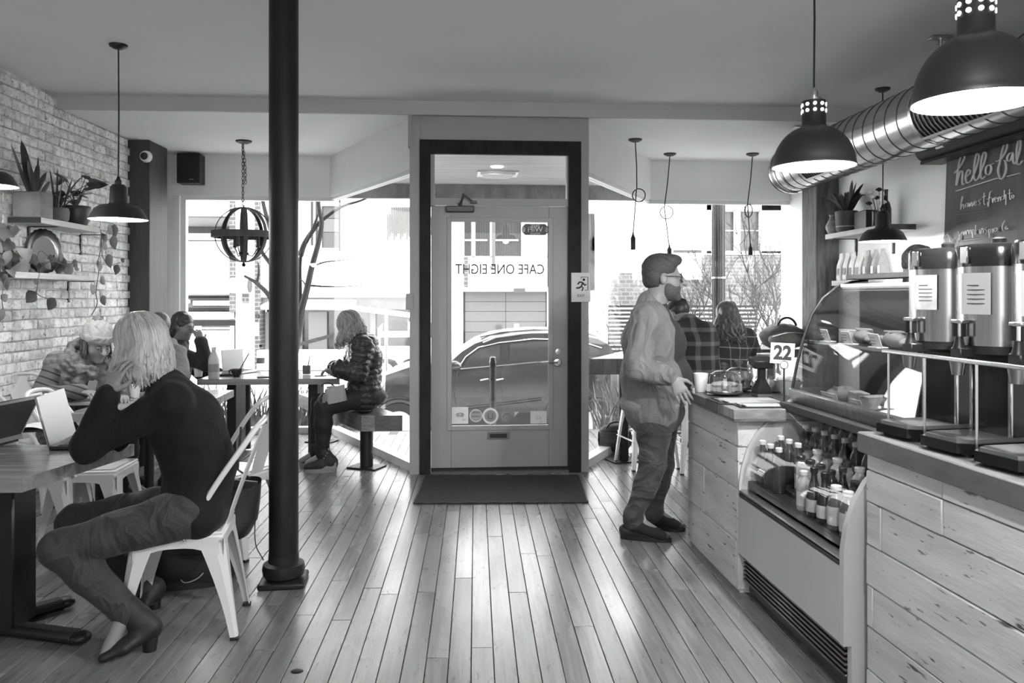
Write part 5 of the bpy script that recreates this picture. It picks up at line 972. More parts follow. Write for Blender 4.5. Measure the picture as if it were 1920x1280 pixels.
c = P(1440, 722, 4.58); c.z = zk; t = thing('glass_jar', 'wide glass jar half hidden behind the tablet stand', 'jar', c); b = B(); b.lathe([(.07, 0), (.08, .01), (.08, .15), (.06, .18), (.06, .19)], c, 28, cap=False); b.build('jar', glass('dome glass', .16, .9), t); b = B(); b.lathe([(.062, .19), (.064, .215), (.02, .22)], c, 24); b.build('lid', m_steel, t); b = B(); b.lathe([(.07, .005), (.072, .06), (0, .065)], c, 20); b.build('contents', m_bread2, t)
c = P(1478, 724, 4.42); c.z = zk; t = thing('white_bowl', 'white bowl of wrapped snacks behind the number sign', 'bowl', c); b = B(); b.lathe([(.035, 0), (.04, .01), (.08, .08), (.076, .08), (.035, .014)], c, 28); b.build('bowl', m_stk, t)
for i in range(6): a = i*1.05; b = B(); p = c+V(cos(a)*.04, sin(a)*.04, .075+.012*(i % 2)); b.ell(p, (.03, .02, .012), 8, 5); b.build('snack', (m_bread, m_lab)[i % 2], t)
c = P(1470, 765, 3.97); c.z = zk; t = thing('table_number', 'white card numbered 22 on a thin black stand', 'sign', c); b = B(); b.lathe([(.035, 0), (.035, .004), (.006, .006)], c, 20); b.build('foot', m_black, t); b = B(); tp_ = P(1468, 690, 3.97); tp_.x, tp_.y = c.x, c.y; b.tube([c, tp_], .0045, 6); b.tube(arc(tp_+V(0, 0, .016), .02, 0, 2*pi, 18), .0022, 5); b.build('stem', m_black, t)
cc2 = P(1467, 662, 3.97); cc2.y = c.y; b = B(); Tc = Matrix.Rotation(.06, 4, 'Y') @ Matrix.Rotation(.02, 4, 'Z'); b.box(cc2, (.122, .002, .102), 0, 0, Tc); cd_ = b.build('number_card', m_stk, t)
text('22', .095, m_ink, cc2+V(.0, -.0025, 0), (Matrix.Rotation(.06, 3, 'Y') @ Matrix.Rotation(pi/2, 3, 'X')).to_quaternion(), parent=cd_, sx=.95, ext=.0008, name='number', bold=.0035)
for i, (u, v, d, w, l, rz, lab) in enumerate(((1400, 741, 4.14, .36, .22, .05, 'larger menu clipboard lying on the service counter'), (1425, 752, 3.96, .24, .12, .0, 'smaller menu clipboard at the near edge of the service counter'))):
    c = P(u, v, d); c.z = zk; t = thing('menu_clipboard', lab, 'clipboard', c, rz, 'menu clipboards'); b = B(); b.box((0, 0, .003), (w, l, .005), 0, .001); b.build('board', m_black, t, world=False); b = B(); b.box((.01, 0, .0065), (w*.82, l*.9, .0015)); b.build('sheet', mat('menu sheet', .5, .6), t, world=False); b = B(); b.box((-w*.42, 0, .009), (.02, l*.4, .01), 0, .002); b.build('clip', m_steel, t, world=False)
    for k_ in range(2): b = B(); b.box((-w*.36-.014*k_, .0, .0075+.002*k_), (.008, l*.85, .002), .1*k_); b.build('page_edge', m_black, t, world=False)

# bars by the right windows, stools, bags
m_beam = mat('dark beam wood', .075, .45, n=5, na=.6, st=(4, 4, 1), bump=.1, spec=.6); m_stool = mat('white enamelled steel', .72, .28, spec=.6)
dsp = (V(cx1, YF, 0)-V(dx1, YD+.1, 0)).normalized(); nsp = V(dsp.y, -dsp.x, 0)
wbr = thing('window_bar', 'dark beam bar top running along the slanting right window', 'bar', FR(dx1+.35, 6.9, 0)); e0 = V(dx1-.02, YD+.22, 0)
for k_ in range(3):
    b = B(); o0 = nsp*(.075+.13*k_); q = [e0+o0+dsp*.0, e0+o0+nsp*.128+dsp*(.0-.05*0), e0+o0+nsp*.128+dsp*1.9, e0+o0+dsp*1.9]
    q[0] = V(q[0].x, e0.y, 0); q[1] = V(q[1].x, e0.y, 0); fpoly(b, [(p.x, p.y) for p in q], .78, .915); b.build('beam', mat('dark beam wood %d' % k_, (.06, .09, .05)[k_], .4, n=5, na=.6, st=(4, 4, 1), spec=.6), wbr)
for t_ in (.35, 1.6):
    p = FR(*(e0+nsp*.27+dsp*t_)); b = B(); b.tube([(p.x, p.y, .01), (p.x, p.y, .78)], .045, 16); b.build('post', m_black, wbr); b = B(); b.box((p.x, p.y, .006), (.26, .2, .012), .3, .002); b.build('base_plate', m_black, wbr)
wb2 = thing('window_bar', 'dark beam bar top along the straight right window under the backpack', 'bar', FR(2.6, 8.1, 0)); b = B(); fbox(b, 2.02, XR-.14, 7.86, 8.36, .83, .915, .006); b.build('beam', m_beam, wb2)
for x in (2.25, 3.1): b = B(); p = FR(x, 8.1, 0); b.tube([(p.x, p.y, .0), (p.x, p.y, .83)], .045, 16); b.build('post', m_black, wb2); b = B(); b.box((p.x, p.y, .006), (.2, .2, .012), 0, .002); b.build('base_plate', m_black, wb2)
def tleg(b, top, foot, w0, w1, inw):
    """pressed steel leg, an open angle that narrows to a foot"""
    top, foot = V(top), V(foot); i1 = V(inw[0], 0, 0); i2 = V(0, inw[1], 0); N = 5; vs_ = []
    for k_ in range(N+1): t = k_/N; p = top.lerp(foot, t); w = w0*(1-t)**1.6+w1*(1-(1-t)**1.6); c_ = .35*w; vs_ += [p+i1*w, p+i1*c_, p+i2*c_, p+i2*w, p+i2*w+i1*.004, p+i2*(c_)+i1*.006, p+i1*c_+i2*.006, p+i1*w+i2*.004]
    b.add(vs_, [(k_*8+j, k_*8+(j+1) % 8, k_*8+8+(j+1) % 8, k_*8+8+j) for k_ in range(N) for j in range(8)]+[tuple(range(7, -1, -1)), tuple(N*8+j for j in range(8))])
def stool(loc, rz, label, h=.66):
    t = thing('bar_stool', label, 'stool', loc, rz, 'white metal bar stools'); s = .155; f = .215
    b = B(); b.box((0, 0, h-.012), (.32, .32, .024), 0, .01); b.box((0, 0, h-.05), (.30, .30, .06), 0, .012); b.build('seat', m_stool, t, world=False)
    for sx in (-1, 1):
        for sy in (-1, 1): b = B(); tleg(b, (sx*s, sy*s, h-.04), (sx*f, sy*f, .012), .085, .03, (-sx, -sy)); o = b.build('leg', m_stool, t, world=False); b = B(); b.box((sx*(f-.012), sy*(f-.012), .006), (.03, .03, .012), 0, .002); b.build('rubber_foot', m_black, o, world=False)
    b = B(); k_ = .19; [b.bar((sx*k_, -k_, .24), (sx*k_, k_, .24), .018, .006) for sx in (-1, 1)]; [b.bar((-k_, sx*k_, .27), (k_, sx*k_, .27), .006, .018) for sx in (-1, 1)]; b.build('brace', m_stool, t, world=False)
ST1 = G(1212, 872); ST1.z = 0; stool(ST1, .2, 'white metal bar stool behind the standing man')
ST2 = P(1372, 800, 7.15); ST2.z = 0; stool(ST2, .05, 'white metal bar stool under the long haired woman')
# ---------------- tables, chairs, bench and what lies on them ----------------
m_tab = mat('varnished table top', .24, .24, n=4, na=.4, st=(.5, 6, 6), spec=.7, rvar=.08); m_tabe = mat('table edge', .13, .45, n=5, na=.4, st=(.5, 6, 6))
ZT = .74
def slab_table(label, corners, th=.045, x_l=None, beams=2):
    """top from its right hand edge (near, far) to x_l on the left"""
    n, f = corners; t = thing('table', label, 'table', ((n.x+x_l)/2, (n.y+f.y)/2, 0)); b = B(); k = beams
    for i in range(k):
        a, c = n.lerp(f, i/k), n.lerp(f, (i+1)/k); g = .0015; vs_ = [(x_l, a.y+g, z) for z in (ZT-th, ZT)]+[(a.x, a.y+g, z) for z in (ZT-th, ZT)]+[(c.x, c.y-g, z) for z in (ZT-th, ZT)]+[(x_l, c.y-g, z) for z in (ZT-th, ZT)]
        b = B(); b.add(vs_, [(0, 2, 3, 1), (2, 4, 5, 3), (4, 6, 7, 5), (6, 0, 1, 7), (1, 3, 5, 7), (0, 6, 4, 2)]); b.build('top_plank', m_tab, t)
    return t
n1, f1 = G(40, 897, ZT), G(252, 832, ZT)
T1 = slab_table('nearest wooden table, the open laptop and papers on it', (n1, f1), .055, -3.1, 3)
yc = (n1.y+f1.y)/2
for xc in (-2.12, -2.95): b = B(); b.bb((xc-.17, yc-.09, .03), (xc+.17, yc+.09, ZT-.06), .008); b.build('pedestal', m_black, T1); b = B(); b.bb((xc-.3, yc-.25, ZT-.075), (xc+.2, yc+.25, ZT-.055)); b.build('top_plate', m_black, T1)
for s, (u, v) in ((0, (150, 1194)), (1, (122, 1128))):
    p = G(u, v, .03); b = B(); b.bar((-2.12, yc, .03), p, .085, .05, .02); b.ell((p.x, p.y, .03), (.045, .045, .026), 14, 8); b.build('foot', m_black, T1)
for s in (-1, 1): b = B(); b.bar((-2.12, yc, .03), (-2.52, yc+s*.2, .03), .085, .05, .02); b.build('foot', m_black, T1)
n2, f2 = V(-1.76, 4.95, ZT), V(-1.83, 6.15, ZT)
T2 = slab_table('middle wooden table where the woman in the knit hat sits', (n2, f2), .05, -2.48, 4)
for x, y in ((-2.0, 5.85), (-2.38, 5.2), (-2.38, 5.95)): b = B(); b.tube([(x, y, .02), (x, y, ZT-.05)], .035, 14); b.build('leg', m_black, T2); b = B(); b.box((x, y, .01), (.16, .16, .02), 0, .003); b.build('base_plate', m_black, T2)
n3, f3 = V(-1.17, 6.95, ZT), V(-1.42, 7.62, ZT)
T3 = slab_table('long far table by the left window with bottles and laptops', (n3, f3), .05, -2.38, 3)
for x, y in ((-1.42, 7.2), (-2.15, 7.3)): b = B(); b.bb((x-.04, y-.15, .02), (x+.04, y+.15, ZT-.05), .004); b.build('leg', m_black, T3); b = B(); b.box((x, y, .01), (.2, .45, .02), 0, .003); b.build('base_plate', m_black, T3)
b = B(); p = G(462, 845); b.tube([(p.x, p.y+.02, .02), (p.x, p.y+.02, ZT-.05)], .035, 14); o = b.build('leg', m_black, T2)
# bench along the slanting left window
dsl = (V(cx0, YF, 0)-V(dx0, YD+.1, 0)).normalized(); nsl = V(-dsl.y, dsl.x, 0)*1.0
if nsl.x > 0: nsl = -nsl
bn = thing('window_bench', 'thick timber bench along the slanting left window', 'bench', FR(dx0-.4, 7.2, 0)); e0 = V(dx0+.02, YD+.18, 0)
for k_ in range(3):
    o0 = nsl*(.10+.125*k_); q = [e0+o0, e0+o0+nsl*.123, e0+o0+nsl*.123+dsl*1.95, e0+o0+dsl*1.95]; q[0] = V(q[0].x, e0.y+.03*k_*0, 0); q[1] = V(q[1].x, e0.y, 0)
    b = B(); fpoly(b, [(p.x, p.y) for p in q], .325, .455); b.build('beam', mat('bench beam %d' % k_, (.11, .10, .2)[k_], .32, n=5, na=.5, st=(2, 2, 8), spec=.6), bn)
for t_ in (.28, 1.65):
    p = FR(*(e0+nsl*.31+dsl*t_)); b = B(); b.tube([(p.x, p.y, .01), (p.x, p.y, .325)], .055, 16); b.build('post', m_black, bn); b = B(); b.box((p.x, p.y, .006), (.27, .2, .012), -.4, .002); b.build('base_plate', m_black, bn)

# pressed steel chairs (local +x is the front)
def steel_chair(loc, rz, label, m=m_stool):
    t = thing('steel_chair', label, 'chair', loc, rz, 'pressed steel cafe chairs'); h = .455; s = .175
    def pt(b, n, m_=m, par=None): return b.build(n, m_, par or t, world=False)
    b = B(); b.box((0, 0, h-.008), (.37, .36, .016), 0, .007); b.grid(lambda u_, v_: ((u_-.5)*.33, (v_-.5)*.32, h+.004-.010*(4*u_*(1-u_)*4*v_*(1-v_))), 8, 8); b.box((0, 0, h-.028), (.375, .365, .036), 0, .012); pt(b, 'seat')
    for ax in (0, 1):
        for sg in (-1, 1):
            b = B(); w = .17; N = 10; top = []; bot = []
            for i in range(N+1): x = -w+2*w*i/N; top.append((x, h-.03)); bot.append((x, h-.062-.06*abs(i/N*2-1)**3))
            vs_ = [((x, sg*(s+.004+k_*.004), z) if ax == 0 else (sg*(s+.009+k_*.004), x, z)) for k_ in (0, 1) for x, z in top+bot]; M2 = 2*N+2
            fs = [(i, i+1, N+2+i, N+1+i) for i in range(N)]+[(M2+i, M2+N+1+i, M2+N+2+i, M2+i+1) for i in range(N)]+[(N+1+i, N+2+i, M2+N+2+i, M2+N+1+i) for i in range(N)]
            b.add(vs_, fs); pt(b, 'apron')
    for sx in (-1, 1):
        for sy in (-1, 1):
            b = B(); fx, fy = (.235 if sx > 0 else -.25), .205; tleg(b, (sx*(s+.012), sy*(s+.006), h-.03), (sx*abs(fx), sy*fy, .014), .105, .032, (-sx, -sy)); o = pt(b, 'leg')
            b = B(); b.box((sx*(abs(fx)-.014), sy*(fy-.014), .007), (.036, .036, .014), 0, .003); pt(b, 'rubber_foot', m_black, o)
    b = B(); q = [(-.03, .187, h-.03), (-.06, .192, h+.03), (-.16, .197, h+.2), (-.27, .185, h+.36), (-.315, .14, h+.425), (-.335, .05, h+.442)]; q = q+[(x, -y, z) for x, y, z in q[::-1]]; b.tube(spline(q, 5), .0125, 9); pt(b, 'back_frame')
    b = B(); N = 8; vs_ = []
    for i in range(N+1): z = h-.005+.43*i/N; x = -.182-.155*(i/N)**1.1; w = .055+.02*i/N; vs_ += [(x, -w, z), (x-.012, 0, z), (x, w, z), (x+.004, w, z), (x-.008, 0, z), (x+.004, -w, z)]
    b.add(vs_, [(i*6+j, i*6+(j+1) % 6, i*6+6+(j+1) % 6, i*6+6+j) for i in range(N) for j in range(6)]); pt(b, 'back_splat')
    for sy in (-1, 1): b = B(); b.ell((-.035, sy*.198, h-.022), .008, 8, 5); pt(b, 'rivet', m_steel)
    return t
fr, re_, fre = G(215, 1218), G(445, 1200), G(462, 1132); ang = math.atan2(fr.y-re_.y, fr.x-re_.x); cen = (fr+fre)/2
CH1 = steel_chair((cen.x, cen.y, 0), ang, 'pale steel chair the blonde woman in black sits on')
p = P(432, 900, 4.62); steel_chair((p.x, p.y, 0), pi-.35, 'empty pale steel chair just behind the blonde woman, back to the column')
p = P(80, 900, 4.6); steel_chair((p.x, p.y, 0), .12, 'pale steel chair under the middle table, tucked in from our side')
p = P(178, 900, 4.72); steel_chair((p.x, p.y, 0), .05, 'second pale steel chair on our side of the middle table')
p = P(105, 800, 5.55); steel_chair((p.x-.05, p.y, 0), -.45, 'pale steel chair of the woman in the knit hat')
p = P(322, 740, 7.35); steel_chair((p.x, p.y, 0), .05, 'pale steel chair of the dark haired woman at the far table')

# laptops
def laptop(label, hinge, along, w, dp, open_deg, m_lid, m_deck, screen=None):
    """hinge = near end of the hinge; along = direction of the hinge; the deck lies to its right"""
    al = V(along); al.z = 0; al.normalize(); rt = V(al.y, -al.x, 0); T = Matrix((rt, al, V(0, 0, 1))).transposed().to_4x4(); T.translation = hinge
    t = thing('laptop', label, 'laptop', hinge, 0, 'laptops'); t.rotation_euler = (0, 0, math.atan2(rt.y, rt.x))
    def pt(b, n, m, par=None): return b.build(n, m, par or t, world=False)
    b = B(); b.bb((0, 0, .002), (dp, w, .018), .004); dk_ = pt(b, 'deck', m_deck); b = B(); b.bb((.03, .02, .018), (dp*.58, w-.02, .0195)); kb = pt(b, 'keyboard', m_black, dk_)
    b = B()
    for r_ in range(5):
        for k_ in range(13): b.box((.045+r_*(dp*.5/5), .032+k_*(w-.06)/12.5, .0205), (dp*.078, (w-.06)/15, .003))
    o = pt(b, 'keys', mat('key caps', .06, .5), dk_); o['kind'] = 'stuff'
    b = B(); b.bb((dp*.65, w*.35, .018), (dp*.93, w*.65, .0186)); pt(b, 'touchpad', mat('touchpad', .14, .4), dk_)
    a = rad(open_deg); Tl = Matrix.Translation((0.0, 0, .016)) @ Matrix.Rotation(-(a), 4, 'Y'); b = B(); L = dp*.98
    b.box((0, 0, 0), (L, w, .010), 0, .004); b.v = [tuple(Tl @ (V(x, y, z)+V(L/2, w/2, .0))) for x, y, z in b.v]; ld = pt(b, 'lid', m_lid)
    b = B(); b.box((0, 0, 0), (L*.80, w*.91, .001)); b.v = [tuple(Tl @ (V(x, y, z)+V(L*.53, w/2, .0056))) for x, y, z in b.v]; b.f = b.f
    sc = pt(b, 'screen', screen or mat('dark screen', .02, .1), ld); b = B(); b.box((0, 0, 0), (L*.97, w*.97, .0005)); b.v = [tuple(Tl @ (V(x, y, z)+V(L*.5, w/2, .0051))) for x, y, z in b.v]; pt(b, 'bezel', mat('grey bezel', .3, .4), ld)
    b = B(); b.tube([(0, .02, .016), (0, w-.02, .016)], .007, 8); pt(b, 'hinge', m_black)
    return t, Tl, L, ld
m_scr = mat('lit page on screen', .6, .3, em=.55, n=6, na=.12)
hg_ = G(91, 845, ZT); hf = G(150, 812, ZT+.01); lt, Tl, L, ld = laptop('open laptop with a pale lit screen facing the blonde woman', hg_, hf-hg_, .36, .245, 104, mat('silver lid', .4, .3, .6), m_black, m_scr)
b = B()
for k_ in range(16): y0 = .36*.18; b.box((0, 0, 0), (.003, .36*(.34+.14*((k_*7) % 5)/5), .0004)); n_ = len(b.v); b.v[-8:] = [tuple(Tl @ (V(x, y, z)+V(L*(.85-.038*k_), .36*.42, .0064))) for x, y, z in b.v[-8:]]
o = b.build('text_lines', mat('text on screen', .3, .4, em=.25), ld, world=False); o['kind'] = 'stuff'
b = B(); b.lathe([(.009, 0), (.009, .001)], Tl @ V(L*.96, .18, .006), 12, Matrix.Rotation(-rad(104), 4, 'Y')); b.build('webcam', m_black, ld, world=False)
hA = G(-28, 848, ZT); laptop('dark laptop cut off by the left edge, seen from behind', hA+V(.0, .27, 0), (-.12, -1, 0), .34, .25, 118, mat('dark lid', .05, .45), m_black)
hB = P(417, 688, 7.35); hB.z = ZT+.001; laptop('pale tablet like laptop behind the milk bottle', hB, (.5, 1, 0), .28, .2, 95, mat('pale lid', .6, .5), m_steel)
hC = P(436, 690, 7.15); hC.z = ZT+.001; laptop('open grey laptop beside the dark cup on the far table', hC+V(-.02, .26, 0), (.25, -1, 0), .30, .21, 118, mat('grey lid', .2, .35), m_black)
# papers and small things on the tables
def onp(u, v, z=ZT): p = G(u, v, z); return V(p.x, p.y, z+.0005)
c = onp(36, 806); t = thing('notebook', 'open notebook of white pages lying behind the open laptop', 'notebook', c, .25); b = B(); b.box((0, 0, .006), (.30, .22, .010), 0, .002); b.build('cover', m_black, t, world=False)
b = B(); b.grid(lambda s, q: ((s-.5)*.28, (q-.5)*.205, .012+.016*abs(sin(s*2*pi))*(1-.3*q)), 16, 2); b.build('pages', m_stk, t, world=False)
c = onp(148, 757); t = thing('stacked_books', 'two thin books stacked on the middle table', 'books', c, .1); b = B(); b.box((0, 0, .012), (.26, .18, .022), 0, .002); b.build('book', mat('pale book', .45, .5), t, world=False); b = B(); b.box((.0, 0, .036), (.25, .17, .022), 0, .002); b.build('book', mat('mid book', .16, .5), t, world=False)
c = onp(140, 742); t = thing('dark_case', 'dark zip case beside the knit hat woman\'s hand', 'case', c, .2); b = B(); b.box((0, 0, .035), (.17, .1, .068), 0, .014); b.build('case', m_black, t, world=False); b = B(); b.tube([(-.08, -.052, .05), (.08, -.052, .05)], .003, 5); b.build('zip', m_steel, t, world=False)
c = onp(170, 738); b = B()
for k_ in range(16): a = 2*pi*k_/16; b.ell((.04*cos(a), .03*sin(a), .010+.005*(k_ % 2)), .011, 7, 5)
o = solo(b, 'bead_bracelet', mat('pale beads', .6, .3), 'pale bead bracelet lying by the dark zip case', 'bracelet', c, local=True); o['kind'] = 'thing'
c = onp(234, 752); t = thing('glass_cup', 'glass tumbler half full of tea on the middle table', 'glass', c); b = B(); b.lathe([(.034, 0), (.04, .005), (.045, .11)], (0, 0, 0), 24, cap=False); b.build('tumbler', glass('dome glass', .16, .9), t, world=False); b = B(); b.lathe([(.032, .004), (.038, .055)], (0, 0, 0), 24); b.build('tea', mat('tea', .12, .1), t, world=False)
c = onp(252, 745); b = B(); b.lathe([(.03, 0), (.042, .09), (.039, .09), (.028, .006)], (0, 0, 0), 24); solo(b, 'paper_cup', m_stk, 'small white cup beside the glass of tea', 'cup', c, local=True)
c = onp(372, 706); b = B(); b.lathe([(.032, 0), (.042, .09), (.039, .09), (.03, .006)], (0, 0, 0), 24); solo(b, 'paper_cup', m_stk, 'white cup at the left end of the far table', 'cup', c, local=True)
def bot(c, label, m, cap, prof, lab=None):
    t = thing('bottle', label, 'bottle', c); b = B(); b.lathe(prof, (0, 0, 0), 20); b.build('bottle_body', m, t, world=False); b = B(); zt = prof[-1][1]; r = prof[-1][0]+.003; b.lathe([(r, zt), (r, zt+.022), (r*.8, zt+.024)], (0, 0, 0), 14); b.build('cap', cap, t, world=False)
    if lab: b = B(); b.lathe([(max(p[0] for p in prof)+.001, lab[0]), (max(p[0] for p in prof)+.001, lab[1])], (0, 0, 0), 20, cap=False); b.build('bottle_label', lab[2], t, world=False)
bot(onp(401, 710), 'cloudy plastic bottle beside the white cup on the far table', mat('cloudy plastic', .45, .35), m_lab, [(.042, 0), (.046, .01), (.046, .16), (.04, .19), (.018, .235), (.017, .25)], (.06, .13, mat('grey label', .25, .6)))
bot(onp(489, 697), 'clear water bottle with a dark cap next to the column', glass('bottle plastic', .14, .86), m_black, [(.034, 0), (.037, .01), (.037, .15), (.032, .18), (.014, .215), (.013, .235)], (.08, .13, mat('grey label', .25, .6)))
c = onp(444, 706); t = thing('coffee_cup', 'round dark coffee cup with a handle on the far table', 'cup', c, 2.9); b = B(); b.lathe([(.025, 0), (.03, .004), (.05, .045), (.052, .068), (.048, .068), (.03, .012)], (0, 0, 0), 28); b.build('cup', mat('dark glazed cup', .02, .2), t, world=False); b = B(); b.tube([(.046+.028*sin(a), 0, .04+.022*cos(a)) for a in np.linspace(0, pi, 9)], .006, 7); b.build('handle', mat('dark glazed cup', .02, .2), t, world=False)
c = onp(575, 702); t = thing('iced_drink', 'mason jar iced drink with a straw right of the column', 'glass', c); b = B(); b.lathe([(.034, 0), (.04, .008), (.04, .10), (.036, .115), (.038, .13)], (0, 0, 0), 24, cap=False); b.build('jar', glass('dome glass', .16, .9), t, world=False); b = B(); b.lathe([(.033, .006), (.037, .012), (.037, .085)], (0, 0, 0), 20); b.build('drink', mat('iced tea', .10, .1, n=30, na=.5), t, world=False); b = B(); b.tube([(.0, 0, .02), (.03, .0, .17)], .004, 6); b.build('straw', m_black, t, world=False)
b = B(); b.tube([(.038+.03*sin(a), 0, .065+.03*cos(a)) for a in np.linspace(0, pi, 9)], .006, 6); b.build('handle', glass('dome glass', .16, .9), t, world=False)
c = onp(605, 705); t = thing('key_bunch', 'bunch of keys on a strap lying right of the iced drink', 'keys', c, .1); b = B(); b.bar((-.07, 0, .004), (.03, .01, .004), .02, .006); b.build('strap', m_black, t, world=False)
for k_ in range(3): b = B(); b.bar((.04, .01, .004+.003*k_), (.085, -.01+.014*k_, .004), .01, .003); b.build('key', m_steel, t, world=False)
c = onp(500, 707); b = B(); b.box((0, 0, .004), (.16, .08, .008), 0, .003); solo(b, 'phone', m_black, 'black phone lying beside the water bottle', 'phone', c, .3, local=True)
# bags on the floor
def bag(label, name, c, rz, prims, m, cat='bag'):
    t = thing(name, label, cat, c, rz); b = B()
    for q in prims: b.ell(q[0], q[1], 20, 12)
    return t, b
c = G(345, 1085); c.z = 0; t = thing('backpack', 'slumped black backpack on the floor under the near chair', 'bag', c, .15); b = B(); N, M2 = 24, 14
b.grid(lambda s, q: ((.27+.02*sin(q*9))*(abs(cos(s*2*pi))**.7*(1 if cos(s*2*pi) > 0 else -1))*(1-.35*q**3)*(.9+.1*sin(q*pi)), .17*(abs(sin(s*2*pi))**.7*(1 if sin(s*2*pi) > 0 else -1))*(1-.5*q**3), .002+.30*q+.03*sin(s*2*pi)*q), 28, 10); b.ell((0, 0, .30), (.19, .09, .03), 18, 8); b.build('body', mat('black nylon', .012, .7, n=5, na=.3, bump=.4), t, world=False)
b = B(); b.grid(lambda s, q: (-.17+.34*s, -.165-.025*sin(s*pi)*sin(q*pi), .03+.14*q), 8, 6); b.build('front_pocket', mat('black nylon', .012, .7, n=5, na=.3, bump=.4), t, world=False)
b = B(); b.tube(spline([(.0, -.155, .07), (.04, -.19, .045), (.10, -.185, .06), (.14, -.16, .10)]), .003, 5); b.build('drawcord', mat('grey print', .35, .6), t, world=False)
c = G(462, 1010); c.z = 0; t = thing('shoulder_bag', 'dark shoulder bag hanging behind the near chair, its strap end loose', 'bag', P(455, 975, 3.95)); b = B(); p0 = P(458, 905, 3.92); p1 = P(455, 1000, 3.95); b.grid(lambda s, q: tuple(p1.lerp(p0, q)+V(.075*cos(s*2*pi)*(1-.3*(1-q)**2)*(.6+.4*min(1, q*4)), .15*sin(s*2*pi)*(.7+.3*min(1, q*4)), 0)), 20, 8); b.build('body', mat('dark leather', .03, .45, n=7, na=.3), t)
b = B(); b.bar(p0+V(-.07, -.03, .01), p0+V(.07, -.03, -.005), .02, .035); b.build('flap', mat('dark leather', .03, .45), t); b = B(); b.tube(spline([p0+V(.065, 0, -.01), P(478, 1010, 3.9), P(494, 1050, 3.9)]), .005, 5, flat=.5); b.tube([p0+V(.0, .1, 0), P(446, 880, 4.0), P(452, 800, 4.05)], .006, 5); b.build('strap', mat('dark leather', .03, .45), t)
c = G(1140, 852); t = thing('duffel_bag', 'dark striped duffel bag on the floor against the right splay window', 'bag', (c.x+.08, c.y+.1, .002)); c = t.location; b = B(); b.grid(lambda s, q: (c.x+.30*(q-.5), c.y+.10*cos(s*2*pi)*(1-.5*abs(2*q-1)**4), c.z+.13+.13*sin(s*2*pi)*(1-.5*abs(2*q-1)**4)), 20, 12); b.build('body', mat('striped duffel', .06, .8, n=3, na=.8, st=(1, 1, 22)), t); b = B(); b.tube(arc(c+V(0, -.05, .2), .09, 0, pi, 10), .008, 6); b.build('handle', m_black, t)
# shoes and light things under the stool, coat on the bench
c = G(1200, 872); c.x += .12; b = B(); b.box((0, 0, .02), (.26, .10, .035), 0, .01); b.ell((.05, 0, .05), (.09, .05, .035), 12, 8); solo(b, 'trainer_shoe', mat('two tone trainer', .3, .6, n=14, na=.8), 'patterned trainer under the bar behind the white stool', 'shoe', (c.x, c.y+.35, .0), .3, local=True)
def lumpy(b, c, r, n=20, m=12, amp=.12, f=3.0):
    k = len(b.v); b.ell((0, 0, 0), r, n, m)
    for i in range(k, len(b.v)):
        p = V(b.v[i]); q = p*(1+amp*noise.noise(p*(f/max(r))+V(c)*3)); b.v[i] = tuple(q+V(c))
c = FR(*(V(dx0+.02, YD+.18, 0)+nsl*.22+dsl*.75)); c = V(c.x, c.y, .455); t = thing('fluffy_coat', 'fluffy pale coat heaped on the bench behind the sitting woman', 'coat', c); b = B(); lumpy(b, c+V(.06, .0, .09), (.19, .17, .09), 30, 18, .25, 7); b.build('cloth', mat('fluffy wool', .3, .95, n=40, na=.6, bump=1), t)
# backpack on the far bar
c = P(1470, 640, 7.95); c.z = .916; t = thing('backpack', 'grey backpack lying on the bar by the right window', 'bag', c, .1); b = B(); lumpy(b, (0, 0, .13), (.24, .15, .13), 28, 16, .12, 3); b.build('body', mat('grey nylon', .05, .6, n=5, na=.5, bump=.5), t, world=False); b = B(); lumpy(b, (-.04, -.10, .10), (.17, .09, .09), 22, 12, .1, 3); b.build('front_pocket', mat('grey nylon light', .09, .6, n=5, na=.4, bump=.5), t, world=False)
b = B(); b.tube(arc((.02, -.02, .22), .10, .2, pi-.2, 12), .012, 6); b.build('handle', m_black, t, world=False); b = B(); b.tube(spline([(.2, -.05, .2), (.27, -.08, .12), (.22, -.12, .01)]), .016, 6, flat=.4); b.build('strap', m_black, t, world=False); b = B(); b.tube(spline([(-.2, -.16, .14), (-.05, -.2, .18), (.12, -.16, .17)]), .004, 5); b.build('zip', m_steel, t, world=False)
# ---------------- parked car and bare trees ----------------
m_car = mat('grey car paint', .025, .3, .2, spec=.5, coat=.35); m_cglass = mat('car window', .03, .06, spec=.9); YC, GZ = 11.3, -.70
car = thing('parked_car', 'grey estate car parked at the kerb outside the door', 'car', PY(930, 800, YC+.9)); car.location.z = GZ
st_ = [(686, 762, 770), (690, 738, 766), (700, 716, 735), (722, 703, 716), (768, 687, 704), (820, 680, 695), (846, 676, 692), (866, 657, 690), (890, 641, 688), (920, 629.5, 686), (960, 623, 682), (1000, 620, 679), (1040, 620, 676), (1090, 624, 672), (1125, 633, 670), (1145, 646, 669), (1160, 668, 672), (1172, 694, 698), (1176, 720, 722)]
def cp_(u, v): return PY(u, v, YC)
W2 = .9
def half(z, zb_, zr_, u):
    """half width of the body at height z: sills, waist, tumblehome"""
    t = (z-(GZ+.25))/max(.05, zb_-(GZ+.25))
    if z <= zb_: return W2*(.93+.07*sin(min(1, max(0, t))*pi*.8))
    return W2*(.95-.24*(z-zb_)/.62)
b = B(); rows = []
